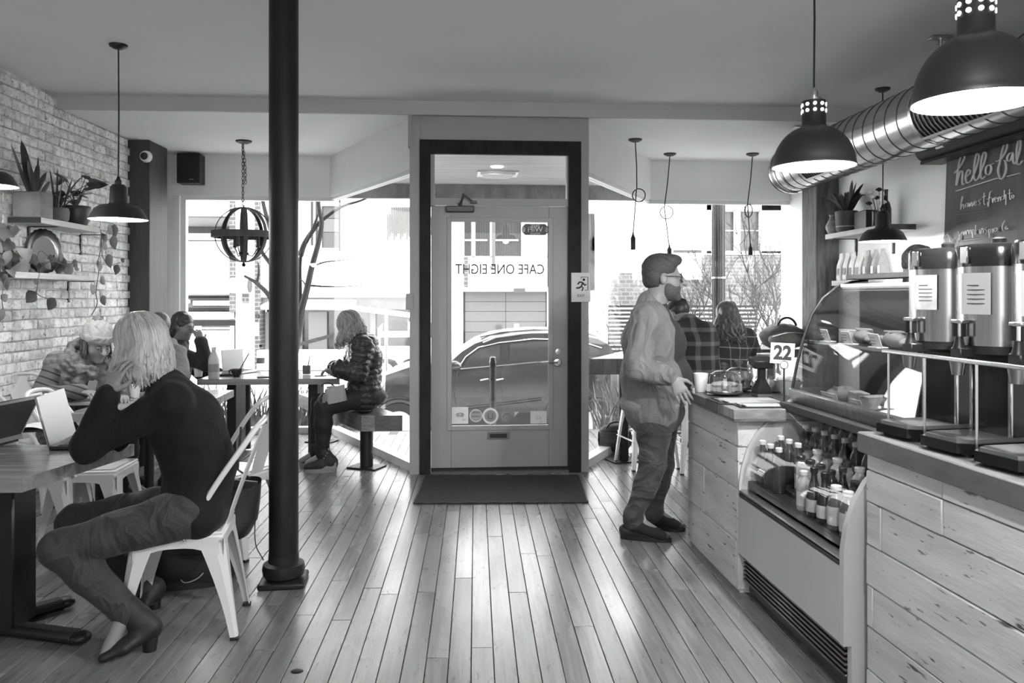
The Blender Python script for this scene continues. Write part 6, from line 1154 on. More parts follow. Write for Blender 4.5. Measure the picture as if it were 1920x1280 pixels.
for u, vt, vb in st_:
    x = cp_(u, 700).x; zt_, zb_ = cp_(u, vt).z, cp_(u, vb).z; z0 = GZ+.24; ends = min(1, (u-682)/30, (1180-u)/22); ends = max(.55, ends)
    zs = [z0, z0+.06, z0+(zb_-z0)*.35, z0+(zb_-z0)*.7, zb_-.03, zb_, zb_+(zt_-zb_)*.5, zb_+(zt_-zb_)*.9, zt_]; ws = [half(z, zb_, zt_, u)*ends for z in zs]; ws[0] *= .9; ws[-1] *= .88
    pr = [(x, YC+W2-w, z) for z, w in zip(zs, ws)]+[(x, YC+W2+w, z) for z, w in list(zip(zs, ws))[::-1]]; rows.append(pr)
k_ = len(rows[0]); b.add([p for r in rows for p in r], [(i*k_+j, (i+1)*k_+j, (i+1)*k_+(j+1) % k_, i*k_+(j+1) % k_) for i in range(len(rows)-1) for j in range(k_)]+[tuple(range(k_)), tuple((len(rows)-1)*k_+j for j in range(k_-1, -1, -1))]); b.build('body', m_car, car, ang=30)
def sidept(u, v, off=.006):
    for (u0, t0, b0), (u1, t1, b1) in zip(st_, st_[1:]):
        if u0 <= u <= u1: f = (u-u0)/(u1-u0); zb_ = cp_(u, b0+(b1-b0)*f).z; zt_ = cp_(u, t0+(t1-t0)*f).z; break
    p = cp_(u, v)
    for _ in range(3): y = YC+W2-half(p.z, zb_, zt_, u)-off; p = PY(u, v, y)
    return p
def pane(name, poly, m, off=.006, par=car):
    b = B(); f = [sidept(u, v, off) for u, v in poly]; n = len(f); b.add(f+[p+V(0, .01, 0) for p in f], [tuple(range(n)), tuple(range(2*n-1, n-1, -1))]+[(i, (i+1) % n, n+(i+1) % n, n+i) for i in range(n)]); return b.build(name, m, par)
pane('window_band', [(858, 693), (872, 670), (895, 652), (930, 641), (980, 635), (1035, 633), (1090, 637), (1130, 649), (1140, 667), (1100, 672), (1030, 677), (940, 685)], m_black, .004)
for pl in ([(866, 691), (880, 668), (903, 652), (939, 645.5), (934, 684)], [(956, 645), (1000, 640), (1029, 639), (1032, 675), (954, 682)], [(1040, 639), (1085, 642), (1120, 653), (1125, 667), (1042, 674)]): pane('side_window', pl, m_cglass, .016)
for line in ([(943, 684), (940, 720), (945, 790)], [(1036, 676), (1040, 720), (1022, 770), (1000, 790)], [(858, 693), (852, 740), (862, 792)]): b = B(); b.tube([sidept(u, v, .003) for u, v in line], .006, 4); b.build('door_seam', m_black, car)
for u in (908, 936): b = B(); b.bar(sidept(u-8, 713, .03), sidept(u+8, 710, .03), .03, .025, .008); b.build('door_handle', m_chrome, car)
b = B(); b.tube([sidept(u, v, .02) for u, v in ((905, 642), (930, 632), (980, 625))], .014, 6); b.tube([PY(u, v, YC+.3) for u, v in ((900, 631), (940, 622), (1000, 617), (1090, 620), (1120, 630))], .018, 6); b.build('roof_rail', m_chrome, car)
b = B(); b.tube([sidept(u, v, .012) for u, v in ((858, 692), (940, 685), (1032, 676.5), (1120, 669))], .010, 5); b.tube([sidept(u, v, .012) for u, v in ((858, 692), (873, 669), (897, 651), (935, 642), (1000, 635), (1080, 637), (1128, 652))], .008, 5); b.build('window_trim', m_chrome, car)
b = B(); c = sidept(851, 686, .12); b.ell(c, (.11, .06, .075), 16, 10); b.bar(c, sidept(862, 690, 0), .05, .04); mrr = b.build('wing_mirror', m_car, car); b = B(); b.ell(c+V(.03, -.01, 0), (.085, .055, .058), 14, 8); b.build('mirror_glass', m_cglass, mrr)
b = B(); b.tube([sidept(u, v, .01) for u, v in ((850, 768), (900, 762), (960, 755), (1015, 748))], .02, 6); b.build('side_crease', m_car, car)
for u, in ((748,), (1118,)):
    c = sidept(u, 760, 0); c = V(c.x, YC+.09, GZ+.335); wheel(car, c, .335, .21, m_black, m_steel)
    b = B(); N = 14; b.tube([V(c.x+.385*cos(a), sidept(u, 760, .004).y, c.z+.385*sin(a)) for a in np.linspace(-.25, pi+.25, N)], .022, 6); b.build('wheel_arch', m_black, car)
pane('headlight', [(690, 728), (708, 714), (722, 712), (716, 724)], m_stk, .01); pane('tail_light', [(1150, 664), (1160, 676), (1168, 692), (1155, 690)], m_dark, .01)
b = B(); p, q = PY(852, 676, YC+W2), PY(900, 639, YC+W2); b.add([p+V(-.02, -.68, .01), p+V(-.02, .68, .01), q+V(-.02, .55, .01), q+V(-.02, -.55, .01)], [(0, 1, 2, 3)]); b.build('windscreen', m_cglass, car)

m_bark = mat('dark bark', .014, .9, n=20, na=.5, bump=.4); m_twig = mat('pale twig', .05, .9, n=20, na=.4)
def limb(b, pts, r0, r1, n=7): p = spline(pts, 5); k = len(p); b.tube(p, [r0+(r1-r0)*i/(k-1) for i in range(k)], n)
def twigs(b, p, d, L, r, depth, rn, droop=0):
    d = V(d).normalized(); pts = [V(p)]
    for i in range(4): d = (d+V(rn.uniform(-.25, .25), rn.uniform(-.25, .25), rn.uniform(-.12, .3)-droop)).normalized(); pts.append(pts[-1]+d*L/4)
    b.tube(pts, [r*(1-.16*i) for i in range(5)], 4, cap=False)
    if depth:
        for i in (1, 2, 3, 4):
            for _ in range(1 if i < 4 else 2): twigs(b, pts[i], d+V(rn.uniform(-1, 1), rn.uniform(-1, 1), rn.uniform(-.3, .8)), L*rn.uniform(.45, .7), r*.55, depth-1, rn, droop)
D1 = 9.9; bt = thing('bare_tree', 'dark bare tree outside the left window, its limbs crossing the pane', 'tree', V(P(536, 800, D1).x, P(536, 800, D1).y, -.34)); b = B()
Q = lambda l, dd=0: [P(u, v, D1+dd) for u, v in l]
limb(b, [V(bt.location)+V(0, 0, -.1), P(540, 720, D1), P(551, 650, D1), P(563, 590, D1)], .09, .06, 10); b.build('trunk', m_bark, bt)
for l, r0, r1, dd in (([(563, 590), (575, 545), (585, 500), (596, 460), (603, 420), (600, 400), (596, 370), (597, 330)], .045, .02, 0), ([(563, 480), (572, 455), (590, 428), (605, 412), (640, 388), (684, 373), (720, 350)], .04, .008, .1), ([(545, 640), (530, 600), (505, 555), (480, 530), (458, 517)], .05, .015, -.1), ([(481, 532), (485, 512), (484, 492)], .02, .008, -.1), ([(548, 640), (540, 560), (510, 500), (490, 470), (487, 440)], .035, .02, .1), ([(530, 520), (510, 440), (498, 400), (492, 370), (490, 330)], .035, .02, .1), ([(592, 497), (610, 491), (640, 488), (674, 483)], .012, .004, .2), ([(582, 535), (610, 537), (650, 537), (700, 532)], .014, .004, .1), ([(575, 540), (568, 527), (560, 525)], .012, .005, 0), ([(563, 590), (562, 500), (566, 470)], .03, .02, .05), ([(575, 455), (590, 420), (598, 395)], .02, .012, .05), ([(500, 378), (505, 373), (515, 372)], .008, .004, 0)):
    b = B(); limb(b, Q(l, dd), r0, r1); b.build('branch', m_bark, bt)
def small_tree(label, u, vb, d, h, seed, m, r=.03, name='bare_tree', n=3, depth=3, L=.9, droop=0):
    base = P(u, vb, d); base.z = -.63; t = thing(name, label, 'tree', base); rn = random.Random(seed); b = B(); top = base+V(rn.uniform(-.1, .1), 0, h*.55); limb(b, [base, base.lerp(top, .5)+V(.05, 0, 0), top], r, r*.6); b.build('trunk', m, t); b = B()
    for i in range(n): twigs(b, base.lerp(top, .45+.55*i/max(1, n-1)), V(rn.uniform(-1, 1), rn.uniform(-.6, .6), rn.uniform(.5, 1.3)), L*rn.uniform(.8, 1.2), r*.5, depth, rn, droop)
    o = b.build('twigs', m, t); o['kind'] = 'stuff'; return t
small_tree('slim bare tree outside the right window, left of the steel column', 1308, 700, 11.5, 2.9, 4, m_twig, .035, n=4, L=.9)
small_tree('bushy bare tree outside the right window, at its far right', 1455, 690, 11.0, 3.0, 9, m_twig, .04, n=8, L=1.0)
small_tree('second bushy bare tree right of the steel column', 1410, 690, 12.0, 2.6, 21, m_twig, .03, n=6, L=.9)
small_tree('low bare shrub seen left of the standing man', 1180, 690, 12.2, 1.6, 13, m_twig, .02, 'bare_shrub', 6, 3, .8)
small_tree('drooping bare shrub behind the standing man', 1285, 700, 11.9, 2.0, 17, m_twig, .02, 'bare_shrub', 6, 3, .8, .15)
fb = thing('flowering_shrub', 'pale leafy shrub at the right end of the garden fence', 'shrub', P(1455, 690, 10.2)); fb.location.z = -.42; b = B(); limb(b, [V(fb.location), P(1450, 640, 10.2), P(1450, 600, 10.2)], .02, .008); b.build('stem', m_twig, fb)
b = B()
for i in range(150): a, h = rr.uniform(0, 2*pi), rr.uniform(-.1, .65); q = V(fb.location)+V(cos(a)*.3*rr.random(), sin(a)*.3*rr.random(), .35+h); heart(b, q, V(rr.uniform(-1, 1), rr.uniform(-1, 1), rr.uniform(-.3, .6)), .09, .05, V(0, -1, .3))
o = b.build('foliage', mat('pale leaves', .55, .6), fb); o['kind'] = 'stuff'
gr_ = B(); rn = random.Random(5)
for (xa, xb, ya, yb, z) in ((cx1-.5, 3.4, 8.95, 9.7, -.2), (-3.2, cx0+.2, 8.95, 9.5, -.18)):
    for i in range(420):
        p = V(rn.uniform(xa, xb), rn.uniform(ya, yb), z); d = V(rn.uniform(-.5, .5), rn.uniform(-.5, .5), 1); L_ = rn.uniform(.25, .75); s = V(.012, .004, 0); gr_.add([p-s, p+s, p+d*L_*.6+s*.7+V(0, 0, 0), p+d*L_+V(d.x, d.y, -.3)*.15*L_, p+d*L_*.6-s*.7], [(0, 1, 2, 3, 4)])
o = gr_.build('planting_grass', mat('dry grass', .14, .8, n=9, na=.6)); tag(o, 'dry tufted grass planted outside along the foot of the windows', 'grass'); o['kind'] = 'stuff'
# ---------------- people: each body one continuous surface grown from a blended distance field ----------------
class SDF:
    def __init__(s, h=.008, k=.02): s.h, s.k, s.p = h, k, []
    def cone(s, a, b, r0, r1, k=None, sub=False): s.p.append(('c', np.array(a), np.array(b), r0, r1, k or s.k, sub, None)); return s
    def ell(s, c, r, ax=None, k=None, sub=False):
        A = np.eye(3) if ax is None else np.array([list(v) for v in ax]); s.p.append(('e', np.array(c), A, np.array(r), None, k or s.k, sub, None)); return s
    def seg(s, a, b, ra, rb, side, k=None, ribs=None, sub=False):
        s.p.append(('s', np.array(a), np.array(b), ra, rb, k or s.k, sub, (np.array(side), ribs))); return s
    def chain(s, pts, rs, k=None):
        for i in range(len(pts)-1): s.cone(pts[i], pts[i+1], rs[i], rs[i+1], k)
        return s
    def verts_faces(s):
        lo = np.full(3, 1e9); hi = -lo; bbs = []
        for q in s.p:
            if q[0] == 'c': r = max(q[3], q[4]); l, h_ = np.minimum(q[1], q[2])-r, np.maximum(q[1], q[2])+r
            elif q[0] == 'e': e = np.sqrt(((q[2]*q[3][:, None])**2).sum(0)); l, h_ = q[1]-e, q[1]+e
            else: r = max(*q[3], *q[4])+.02; l, h_ = np.minimum(q[1], q[2])-r, np.maximum(q[1], q[2])+r
            bbs.append((l, h_))
            if not q[6]: lo = np.minimum(lo, l); hi = np.maximum(hi, h_)
        h = s.h; lo = lo-3*h-.01; n = np.ceil((hi-lo+3*h+.01)/h).astype(int)+1; F = np.full(n, .12, np.float32)
        for q, (l, h_) in zip(s.p, bbs):
            m = q[5]*1.2+3*h; i0 = np.clip(np.floor((l-m-lo)/h).astype(int), 0, n); i1 = np.clip(np.ceil((h_+m-lo)/h).astype(int)+1, 0, n)
            if (i1 <= i0).any(): continue
            ax = [lo[d]+h*np.arange(i0[d], i1[d]) for d in range(3)]; Pt = np.stack(np.meshgrid(*ax, indexing='ij'), -1).astype(np.float32)
            if q[0] == 'c':
                ba = q[2]-q[1]; pa = Pt-q[1]; t = np.clip((pa@ba)/max(1e-9, ba@ba), 0, 1); d = np.linalg.norm(pa-t[..., None]*ba, axis=-1)-(q[3]+(q[4]-q[3])*t)
            elif q[0] == 'e':
                l_ = (Pt-q[1])@q[2].T; k0 = np.linalg.norm(l_/q[3], axis=-1); k1 = np.linalg.norm(l_/q[3]**2, axis=-1); d = k0*(k0-1)/np.maximum(k1, 1e-6)
            else:
                ba = q[2]-q[1]; L = np.linalg.norm(ba); z = ba/L; x = q[7][0]-z*(q[7][0]@z); x = x/np.linalg.norm(x); y = np.cross(z, x); pa = Pt-q[1]; tz = pa@z; t = np.clip(tz/L, 0, 1); ov = tz-t*L
                rx = q[3][0]+(q[4][0]-q[3][0])*t; ry = q[3][1]+(q[4][1]-q[3][1])*t; mn = np.minimum(rx, ry); d = (np.sqrt((pa@x/rx)**2+(pa@y/ry)**2+(ov/mn)**2)-1)*mn
                if q[7][1]: per, am, ph = q[7][1]; d = d-am*(np.abs(np.sin(pi*(tz+ph)/per))**.6-.6)
            sl = tuple(slice(a, b) for a, b in zip(i0, i1)); a = F[sl]; k = q[5]
            if q[6]: d = -d; hh = np.clip(.5-.5*(a-d)/k, 0, 1); F[sl] = a*(1-hh)+d*hh+k*hh*(1-hh) if True else 0
            else: hh = np.clip(.5+.5*(d-a)/k, 0, 1); F[sl] = d*(1-hh)+a*hh-k*hh*(1-hh)
        sg = F < 0; c = sg[:-1, :-1, :-1].astype(np.int8)
        offs = [(x, y, z) for x in (0, 1) for y in (0, 1) for z in (0, 1)]; N = np.array(n)-1
        cnt = sum(sg[o[0]:o[0]+N[0], o[1]:o[1]+N[1], o[2]:o[2]+N[2]].astype(np.int8) for o in offs)
        act = np.argwhere((cnt > 0) & (cnt < 8)); idx = np.full(N, -1, np.int64); idx[tuple(act.T)] = np.arange(len(act))
        f8 = {o: F[act[:, 0]+o[0], act[:, 1]+o[1], act[:, 2]+o[2]] for o in offs}; acc = np.zeros((len(act), 3)); num = np.zeros(len(act))
        for o in offs:
            for d in range(3):
                if o[d]: continue
                o2 = list(o); o2[d] = 1; fa, fb = f8[o], f8[tuple(o2)]; m = (fa < 0) != (fb < 0); t = np.where(m, fa/np.where(m, fa-fb, 1), 0); p = np.array(o, float)[None].repeat(len(act), 0); p[:, d] = t; acc[m] += p[m]; num[m] += 1
        Vx = lo+h*(act+acc/num[:, None]); Fs = []
        for d in range(3):
            e = [0, 0, 0]; e[d] = 1; a = sg[tuple(slice(0, n[i]-e[i]) for i in range(3))]; b = sg[tuple(slice(e[i], n[i]) for i in range(3))]; o1, o2 = (d+1) % 3, (d+2) % 3
            E = np.argwhere(a != b); E = E[(E[:, o1] > 0) & (E[:, o2] > 0) & (E[:, o1] < N[o1]) & (E[:, o2] < N[o2]) & (E[:, d] < N[d])]; fl = a[tuple(E.T)]; q = []
            for s1, s2 in ((1, 1), (0, 1), (0, 0), (1, 0)): c_ = E.copy(); c_[:, o1] -= s1; c_[:, o2] -= s2; q.append(idx[tuple(c_.T)])
            Q = np.stack(q, 1); Q[~fl] = Q[~fl][:, ::-1]; Fs.append(Q[(Q >= 0).all(1)])
        return Vx, np.concatenate(Fs)
    def build(s, name, m, parent, disp=None, label=None, smooth=1):
        Vx, Fc = s.verts_faces()
        for _ in range(smooth):
            ac = np.zeros_like(Vx); nn = np.zeros(len(Vx))
            for j in range(4): a, b = Fc[:, j], Fc[:, (j+1) % 4]; np.add.at(ac, a, Vx[b]); np.add.at(nn, a, 1); np.add.at(ac, b, Vx[a]); np.add.at(nn, b, 1)
            Vx = Vx*.5+.5*ac/np.maximum(nn, 1)[:, None]
        if disp is not None:
            fn = np.cross(Vx[Fc[:, 2]]-Vx[Fc[:, 0]], Vx[Fc[:, 3]]-Vx[Fc[:, 1]]); vn = np.zeros_like(Vx)
            for j in range(4): np.add.at(vn, Fc[:, j], fn)
            vn /= np.maximum(np.linalg.norm(vn, axis=1), 1e-9)[:, None]; Vx = Vx+vn*disp(Vx)[:, None]
        me = bpy.data.meshes.new(name); me.vertices.add(len(Vx)); me.loops.add(Fc.size); me.polygons.add(len(Fc))
        T = np.array(wm(parent).inverted()); Vx = Vx@T[:3, :3].T+T[:3, 3]
        me.vertices.foreach_set('co', Vx.astype(np.float32).ravel()); me.loops.foreach_set('vertex_index', Fc.astype(np.int32).ravel()); me.polygons.foreach_set('loop_start', np.arange(0, Fc.size, 4, dtype=np.int32)); me.polygons.foreach_set('use_smooth', [True]*len(Fc)); me.update(calc_edges=True); me.materials.append(m)
        return link(name, me, parent, label)
def folds(amp, f, ax=(0, 0, 1), seed=0):
    """soft cloth folds: warped waves along one axis"""
    a = np.array(ax)/np.linalg.norm(ax); b = np.cross(a, (.3, .8, .52)); b /= np.linalg.norm(b); c = np.cross(a, b)
    def d(Vx):
        p, q, r = Vx@a, Vx@b, Vx@c; w = .9*np.sin(q*f*.31+seed)+.8*np.sin(r*f*.27+1.7*seed)+.5*np.sin((q+r)*f*.6+seed); return amp*(np.sin(p*f+2.2*w)*(.5+.5*np.sin(q*f*.4+r*f*.3+seed*2))+.4*np.sin(p*f*.45+q*f*.6+seed))
    return d
def skinmat(name, c): return mat(name, c, .5, n=25, na=.06, bump=.04, spec=.35)
m_skin = skinmat('light skin', .22); m_lip = mat('lips', .2, .4); m_eye = mat('eye dark', .015, .15); m_brow = mat('brow hair', .05, .8)
def basis(f, u):
    f = V(f).normalized(); u = V(u); u = (u-f*u.dot(f)).normalized(); return f.cross(u), f, u     # right, forward, up
class Person:
    def __init__(p, label, loc, skin=None, h=.0075):
        p.t = thing('person', label, 'person', loc); p.sk = SDF(h, .018); p.m = skin or m_skin
    def head(p, c, f, u=(0, 0, 1), s=1.0, jaw=1.0, beard=False):
        r, f, u = basis(f, u); p.hc, p.hr, p.hf, p.hu, p.hs = V(c), r, f, u, s; A = (r, f, u); S = p.sk
        at = p.at = lambda x, y, z: V(c)+(r*x+f*y+u*z)*s
        S.ell(at(0, -.012, .032), (.074*s, .094*s, .088*s), A, .02); S.ell(at(0, .028, -.035), (.060*s*jaw, .066*s, .084*s), A, .03); S.ell(at(0, .070, -.098), (.026*s*jaw, .022*s, .019*s), A, .02)
        S.cone(at(-.034, .082, .020), at(.034, .082, .020), .011*s, .011*s, .014)
        for q in (-1, 1): S.ell(at(q*.043, .052, -.030), (.024*s, .030*s, .026*s), A, .02); S.ell(at(q*.032, .101, .002), (.017*s, .014*s, .011*s), A, .010, True); S.ell(at(q*.0765, -.006, -.006), (.009*s, .020*s, .032*s), A, .006); S.ell(at(q*.088, .0, -.004), (.006*s, .009*s, .016*s), A, .005, True)
        S.cone(at(0, .093, .016), at(0, .122, -.027), .0105*s, .0145*s, .008); S.ell(at(.011, .104, -.030), (.008*s, .010*s, .007*s), A, .005); S.ell(at(-.011, .104, -.030), (.008*s, .010*s, .007*s), A, .005)
        S.cone(at(-.017, .086, -.056), at(.017, .086, -.056), .0065*s, .0065*s, .007); S.cone(at(-.015, .084, -.069), at(.015, .084, -.069), .0075*s, .0075*s, .007)
    def face(p, brow=m_brow, lip=True):
        at, s = p.at, p.hs
        for q in (-1, 1):
            b = B(); b.ell(at(q*.031, .083, .002), .0112*s, 12, 8); o = b.build('eye', mat('eye white', .35, .3), p.t); b = B(); b.ell(at(q*.031, .0882, -.001), .0068*s, 10, 6); b.build('iris', m_eye, o)
            b = B(); b.tube([at(q*x, y, z) for x, y, z in ((.014, .096, .019), (.028, .0955, .025), (.044, .083, .021))], [.0035*s, .0042*s, .002*s], 6); b.build('eyebrow', brow, p.t)
            b = B(); b.ell(at(q*.031, .0825, .0066), (.0138*s, .0138*s, .0110*s), 14, 8); b.build('eyelid', p.m, p.t)
        if lip: b = B(); b.tube([at(x, y, z) for x, y, z in ((-.021, .082, -.061), (-.008, .0915, -.0600), (.008, .0915, -.0600), (.021, .082, -.061))], .0032*s, 6, flat=.8); b.build('lips', m_lip, p.t)
    def hand(p, w, d, n, t, curl=.5, s=1.0, S=None, thumb=.6):
        S = S or p.sk; d = V(d).normalized(); t = V(t); t = (t-d*t.dot(d)).normalized(); n_ = V(n); n_ = (n_-d*n_.dot(d)-t*n_.dot(t)).normalized(); w = V(w)
        S.seg(w+d*.010*s, w+d*.080*s, (.028*s, .019*s), (.041*s, .0135*s), t, .008)
        for o, l, rr_ in ((-.031, .060, .0072), (-.0105, .076, .0082), (.0105, .081, .0085), (.031, .072, .0082)):
            q = w+d*(.086-.25*abs(o-.01))*s+t*o*s; e = (d+t*o*2.2).normalized(); pts = [w+d*.05*s+t*o*.8*s, q]
            for k_, fr_ in enumerate((.44, .31, .25)): e = (Matrix.Rotation(curl*(.8, 1.1, .8)[k_], 3, e.cross(n_)) @ e).normalized(); q = q+e*l*fr_*s; pts.append(q)
            S.chain(pts, [rr_*1.15*s, rr_*1.1*s, rr_*s, rr_*.92*s, rr_*.8*s], .004)
        b0 = w+d*.022*s+t*.026*s; e = (t*.75+d*thumb+n_*.30).normalized(); q1 = b0+e*.040*s; e2 = (e*.75+d*.6).normalized(); q2 = q1+e2*.028*s; S.chain([b0, q1, q2], [.0135*s, .0105*s, .0085*s], .005)
    def body(p, J, th=0, S=None, g=1.0, sw=1.0, arms=True, legs=True, torso=True, k=.03, sleeve=(1, 1), ribs=None, cut_w=None):
        """adds trunk and limbs to a field; th thickens it for clothes"""
        S = S or p.sk; side = (J['sR']-J['sL']).normalized(); hw = (J['sR']-J['sL']).length/2
        if torso:
            pel = (J['hL']+J['hR'])/2; ph = (J['hR']-J['hL']).length/2; ps = (J['hR']-J['hL']).normalized(); q = lambda a, b: (a*g+th, b*g+th)
            S.seg(pel+(J['wa']-pel)*.05, J['wa'], q(max(.15, ph+.075), .115), q(.138, .102), ps, k, ribs); S.seg(J['wa'], J['ch'], q(.138, .102), q(.158, .112), side, k, ribs); top = J['nb']*.7+J['ch']*.3; S.seg(J['ch'], top, q(.158, .112), q(hw*.72, .07), side, k, ribs)
            for a in ('sL', 'sR'): S.cone(J['nb']-(J['nb']-J['ch']).normalized()*.03, J[a], .048*g+th, .052*g+th, k)
        if arms:
            for q_ in 'LR':
                a, e, w = J['s'+q_], J['e'+q_], J['w'+q_]
                if ribs: S.seg(a, e, (.058*g+th,)*2, (.050*g+th,)*2, (.3, .5, .8), .015, ribs); S.seg(e, w, (.050*g+th,)*2, (.036*g+th,)*2, (.3, .5, .8), .015, ribs)
                else: S.cone(a, e, .052*g*sleeve[0]+th, .042*g*sleeve[0]+th, k*.7); S.cone(e, a.lerp(e, .97).lerp(w, 1) if not cut_w else e.lerp(w, cut_w), .042*g*sleeve[0]+th, .028*sleeve[1]+th, k*.7)
        if legs:
            for q_ in 'LR': S.cone(J['h'+q_], J['k'+q_], .086*g+th, .058*g+th, k); S.cone(J['k'+q_], J['k'+q_].lerp(J['a'+q_], .35), .058*g+th, .056*g+th, k); S.cone(J['k'+q_].lerp(J['a'+q_], .35), J['a'+q_], .056*g+th, .036*g+th, k)
        return S
    def neck(p, nb, r=.052): p.sk.cone(V(nb), p.at(0, -.02, -.05), r*1.12, r, .03)
    def feet(p, J):
        for q_ in 'LR': p.sk.chain([J['a'+q_], J['t'+q_]], [.036, .026], .02)
    def skin(p): return p.sk.build('body', p.m, p.t)
    def locks(p, m, n, L, seed, az=(0.6, 2*pi-.6), r=1.06, w=.011, wave=.0, flare=.0, name='hair_locks', back=0, rand=.02):
        """strands from the parting over the skull, then hanging; azimuth 0 = face"""
        rn = random.Random(seed); b = B(); s = p.hs
        for i in range(n):
            a = rn.uniform(*az); ph = rn.uniform(0, 6); rk = r*rn.uniform(.97, 1.05); pts = []; x0 = .02*rn.uniform(-1, 1); l = L*rn.uniform(.82, 1.08)
            for k_ in range(7): t = k_/6*pi*.56; pts.append(p.at(sin(a)*sin(t)*.079*rk+x0*(1-k_/6), cos(a)*sin(t)*.098*rk-.012, cos(t)*.092*rk+.034))
            e = pts[-1]; out = (p.hr*sin(a)+p.hf*cos(a)); hang = V(0, 0, -1)
            for k_ in range(1, 8): t = k_/7; pts.append(e+hang*l*t+out*(flare*sin(t*pi*.5)-.02*t*t)+V(rn.uniform(-1, 1), rn.uniform(-1, 1), 0)*rand*.35*t+(out.cross(hang))*wave*sin(ph+t*9)*t-p.hf*back*t)
            N = len(pts); b.tube(pts, [w*(.6+.4*min(1, q/4))*(1 if q < N-3 else (.8, .55, .2)[q-N+3]) for q in range(N)], 5, cap=False, flat=.5)
        o = b.build(name, m, p.t); return o
def JW(**k): return {a: (P(*b) if not isinstance(b, Vector) else b) for a, b in k.items()}
m_blond = mat('blonde hair', .36, .42, n=38, na=.5, st=(1, 1, .12), spec=.6); m_ash = mat('ash blonde hair', .24, .45, n=45, na=.75, st=(1, 1, .12), spec=.6); m_brown = mat('brown hair', .07, .42, n=45, na=.7, st=(1, 1, .15), spec=.6); m_dkhair = mat('dark hair', .03, .45, n=45, na=.5, st=(1, 1, .2), spec=.6)
def shoe(p, name, heel, toe, m, sole=None, w=.042, hh=.05, sh=.02, ank=None, h=.0065):
    heel, toe = V(heel), V(toe); d = (toe-heel); L = d.length; d.normalize(); side = d.cross(V(0, 0, 1)).normalized(); S = SDF(h, .02); up = V(0, 0, 1)
    S.seg(heel+d*.03+up*(hh*.6+sh), heel+d*L*.5+up*(hh*.5+sh), (w*.85, hh*.62), (w, hh*.55), side); S.seg(heel+d*L*.5+up*(hh*.5+sh), toe-d*.03+up*(sh+hh*.32), (w, hh*.55), (w*.78, hh*.36), side)
    if ank is not None: S.cone(heel+d*.045+up*(hh*.8+sh), ank, w*.95, .05, .03)
    o = S.build(name, m, p.t)
    if sh > .003:
        b = B(); N = 18; pr = []
        for i in range(N): a = 2*pi*i/N; c_ = cos(a); ww = w*(.92 if c_ > 0 else .84); pr.append((heel+d*L/2)+d*(L/2*.99*(abs(c_)**.8)*(1 if c_ > 0 else -1))+side*ww*(abs(sin(a))**.75)*(1 if sin(a) > 0 else -1))
        b.add([V(q.x, q.y, q.z+dz) for dz in (.001, sh+.012) for q in pr], [tuple(range(N-1, -1, -1)), tuple(range(N, 2*N))]+[(i, (i+1) % N, N+(i+1) % N, N+i) for i in range(N)]); b.build('sole', sole or m_black, o)
    return o

# 1 --- standing man in the pale jacket
J = JW(nb=(1226, 582, 4.83), ch=(1226, 640, 4.83), wa=(1228, 712, 4.83), sR=(1212, 602, 4.66), sL=(1232, 600, 5.0), eR=(1203, 690, 4.55), wR=(1262, 708, 4.45), eL=(1268, 690, 5.08), wL=(1292, 738, 4.98), hR=(1226, 772, 4.74), hL=(1236, 770, 4.93), kR=(1224, 872, 4.70), kL=(1240, 868, 4.95), aR=(1188, 972, 4.74), aL=(1226, 958, 4.95))
hR_, tR_, hL_, tL_ = G(1162, 1008), G(1260, 1016), G(1213, 990), G(1286, 996); J['tR'], J['tL'] = tR_+V(-.06, 0, .04), tL_+V(-.06, 0, .04)
man = Person('bearded man in glasses and pale jacket standing at the service counter', (J['hR'].x, J['hR'].y, 0), h=.006)
man.head(P(1243, 521, 4.83), (1, -.10, -.03), s=1.10, jaw=1.08); man.body(J, -.008, g=1.05); man.neck(J['nb'], .062); man.feet(J)
man.hand(J['wR'], P(1281, 742, 4.42)-J['wR'], (-.5, .7, -.2), (1, -.15, .45), .18, 1.04); man.hand(J['wL'], (.6, -.2, -.8), (-.3, .9, 0), (1, 0, .5), .3, 1.0); man.skin(); man.face()
S = SDF(.0075, .04); man.body(J, .018, S, 1.16, arms=False, legs=False); f_ = V(1, 0, 0); S.ell(J['wa']+f_*.06+V(0, 0, .02), (.165, .16, .16)); S.ell(J['ch']+f_*.055+V(0, 0, -.01), (.14, .15, .15)); S.cone(J['nb']+V(.015, 0, -.03), J['nb']+V(.018, 0, .012), .085, .068, .02); S.build('shirt', mat('dark shirt', .03, .85), man.t, folds(.003, 40, (.3, 0, 1), 1))
bk = V(-1, 0, 0); cut = lambda S: (S.seg(J['nb']+V(.115, 0, .06), J['ch']+V(.205, 0, .02), (.095, .10), (.15, .13), (0, 1, 0), .012, sub=True), S.seg(J['ch']+V(.205, 0, .02), J['wa']+V(.265, 0, -.30), (.15, .13), (.15, .13), (0, 1, 0), .012, sub=True))
S = SDF(.0075, .035); man.body(J, .034, S, 1.1, legs=False, arms=False, k=.04); S.ell(J['wa']+bk*.085+V(0, 0, .04), (.125, .17, .15), None, .05); S.ell(J['ch']+bk*.045+V(0, 0, .02), (.15, .175, .15), None, .05); S.seg(J['wa']+V(0, 0, -.02), J['wa']+V(-.005, 0, -.13), (.205, .195), (.195, .195), (0, 1, 0), .04)
for q_ in 'RL': S.cone(J['s'+q_]+V(0, 0, .01), J['s'+q_].lerp(J['e'+q_], .18), .085, .085, .04)
S.cone(J['nb']+V(-.045, 0, -.03), J['nb']+V(-.030, 0, .048), .080, .074, .02); cut(S)
m_jkt = cloth('pale grey jacket', .165, .7, 5.5, (1.3, 1, .75), .75)
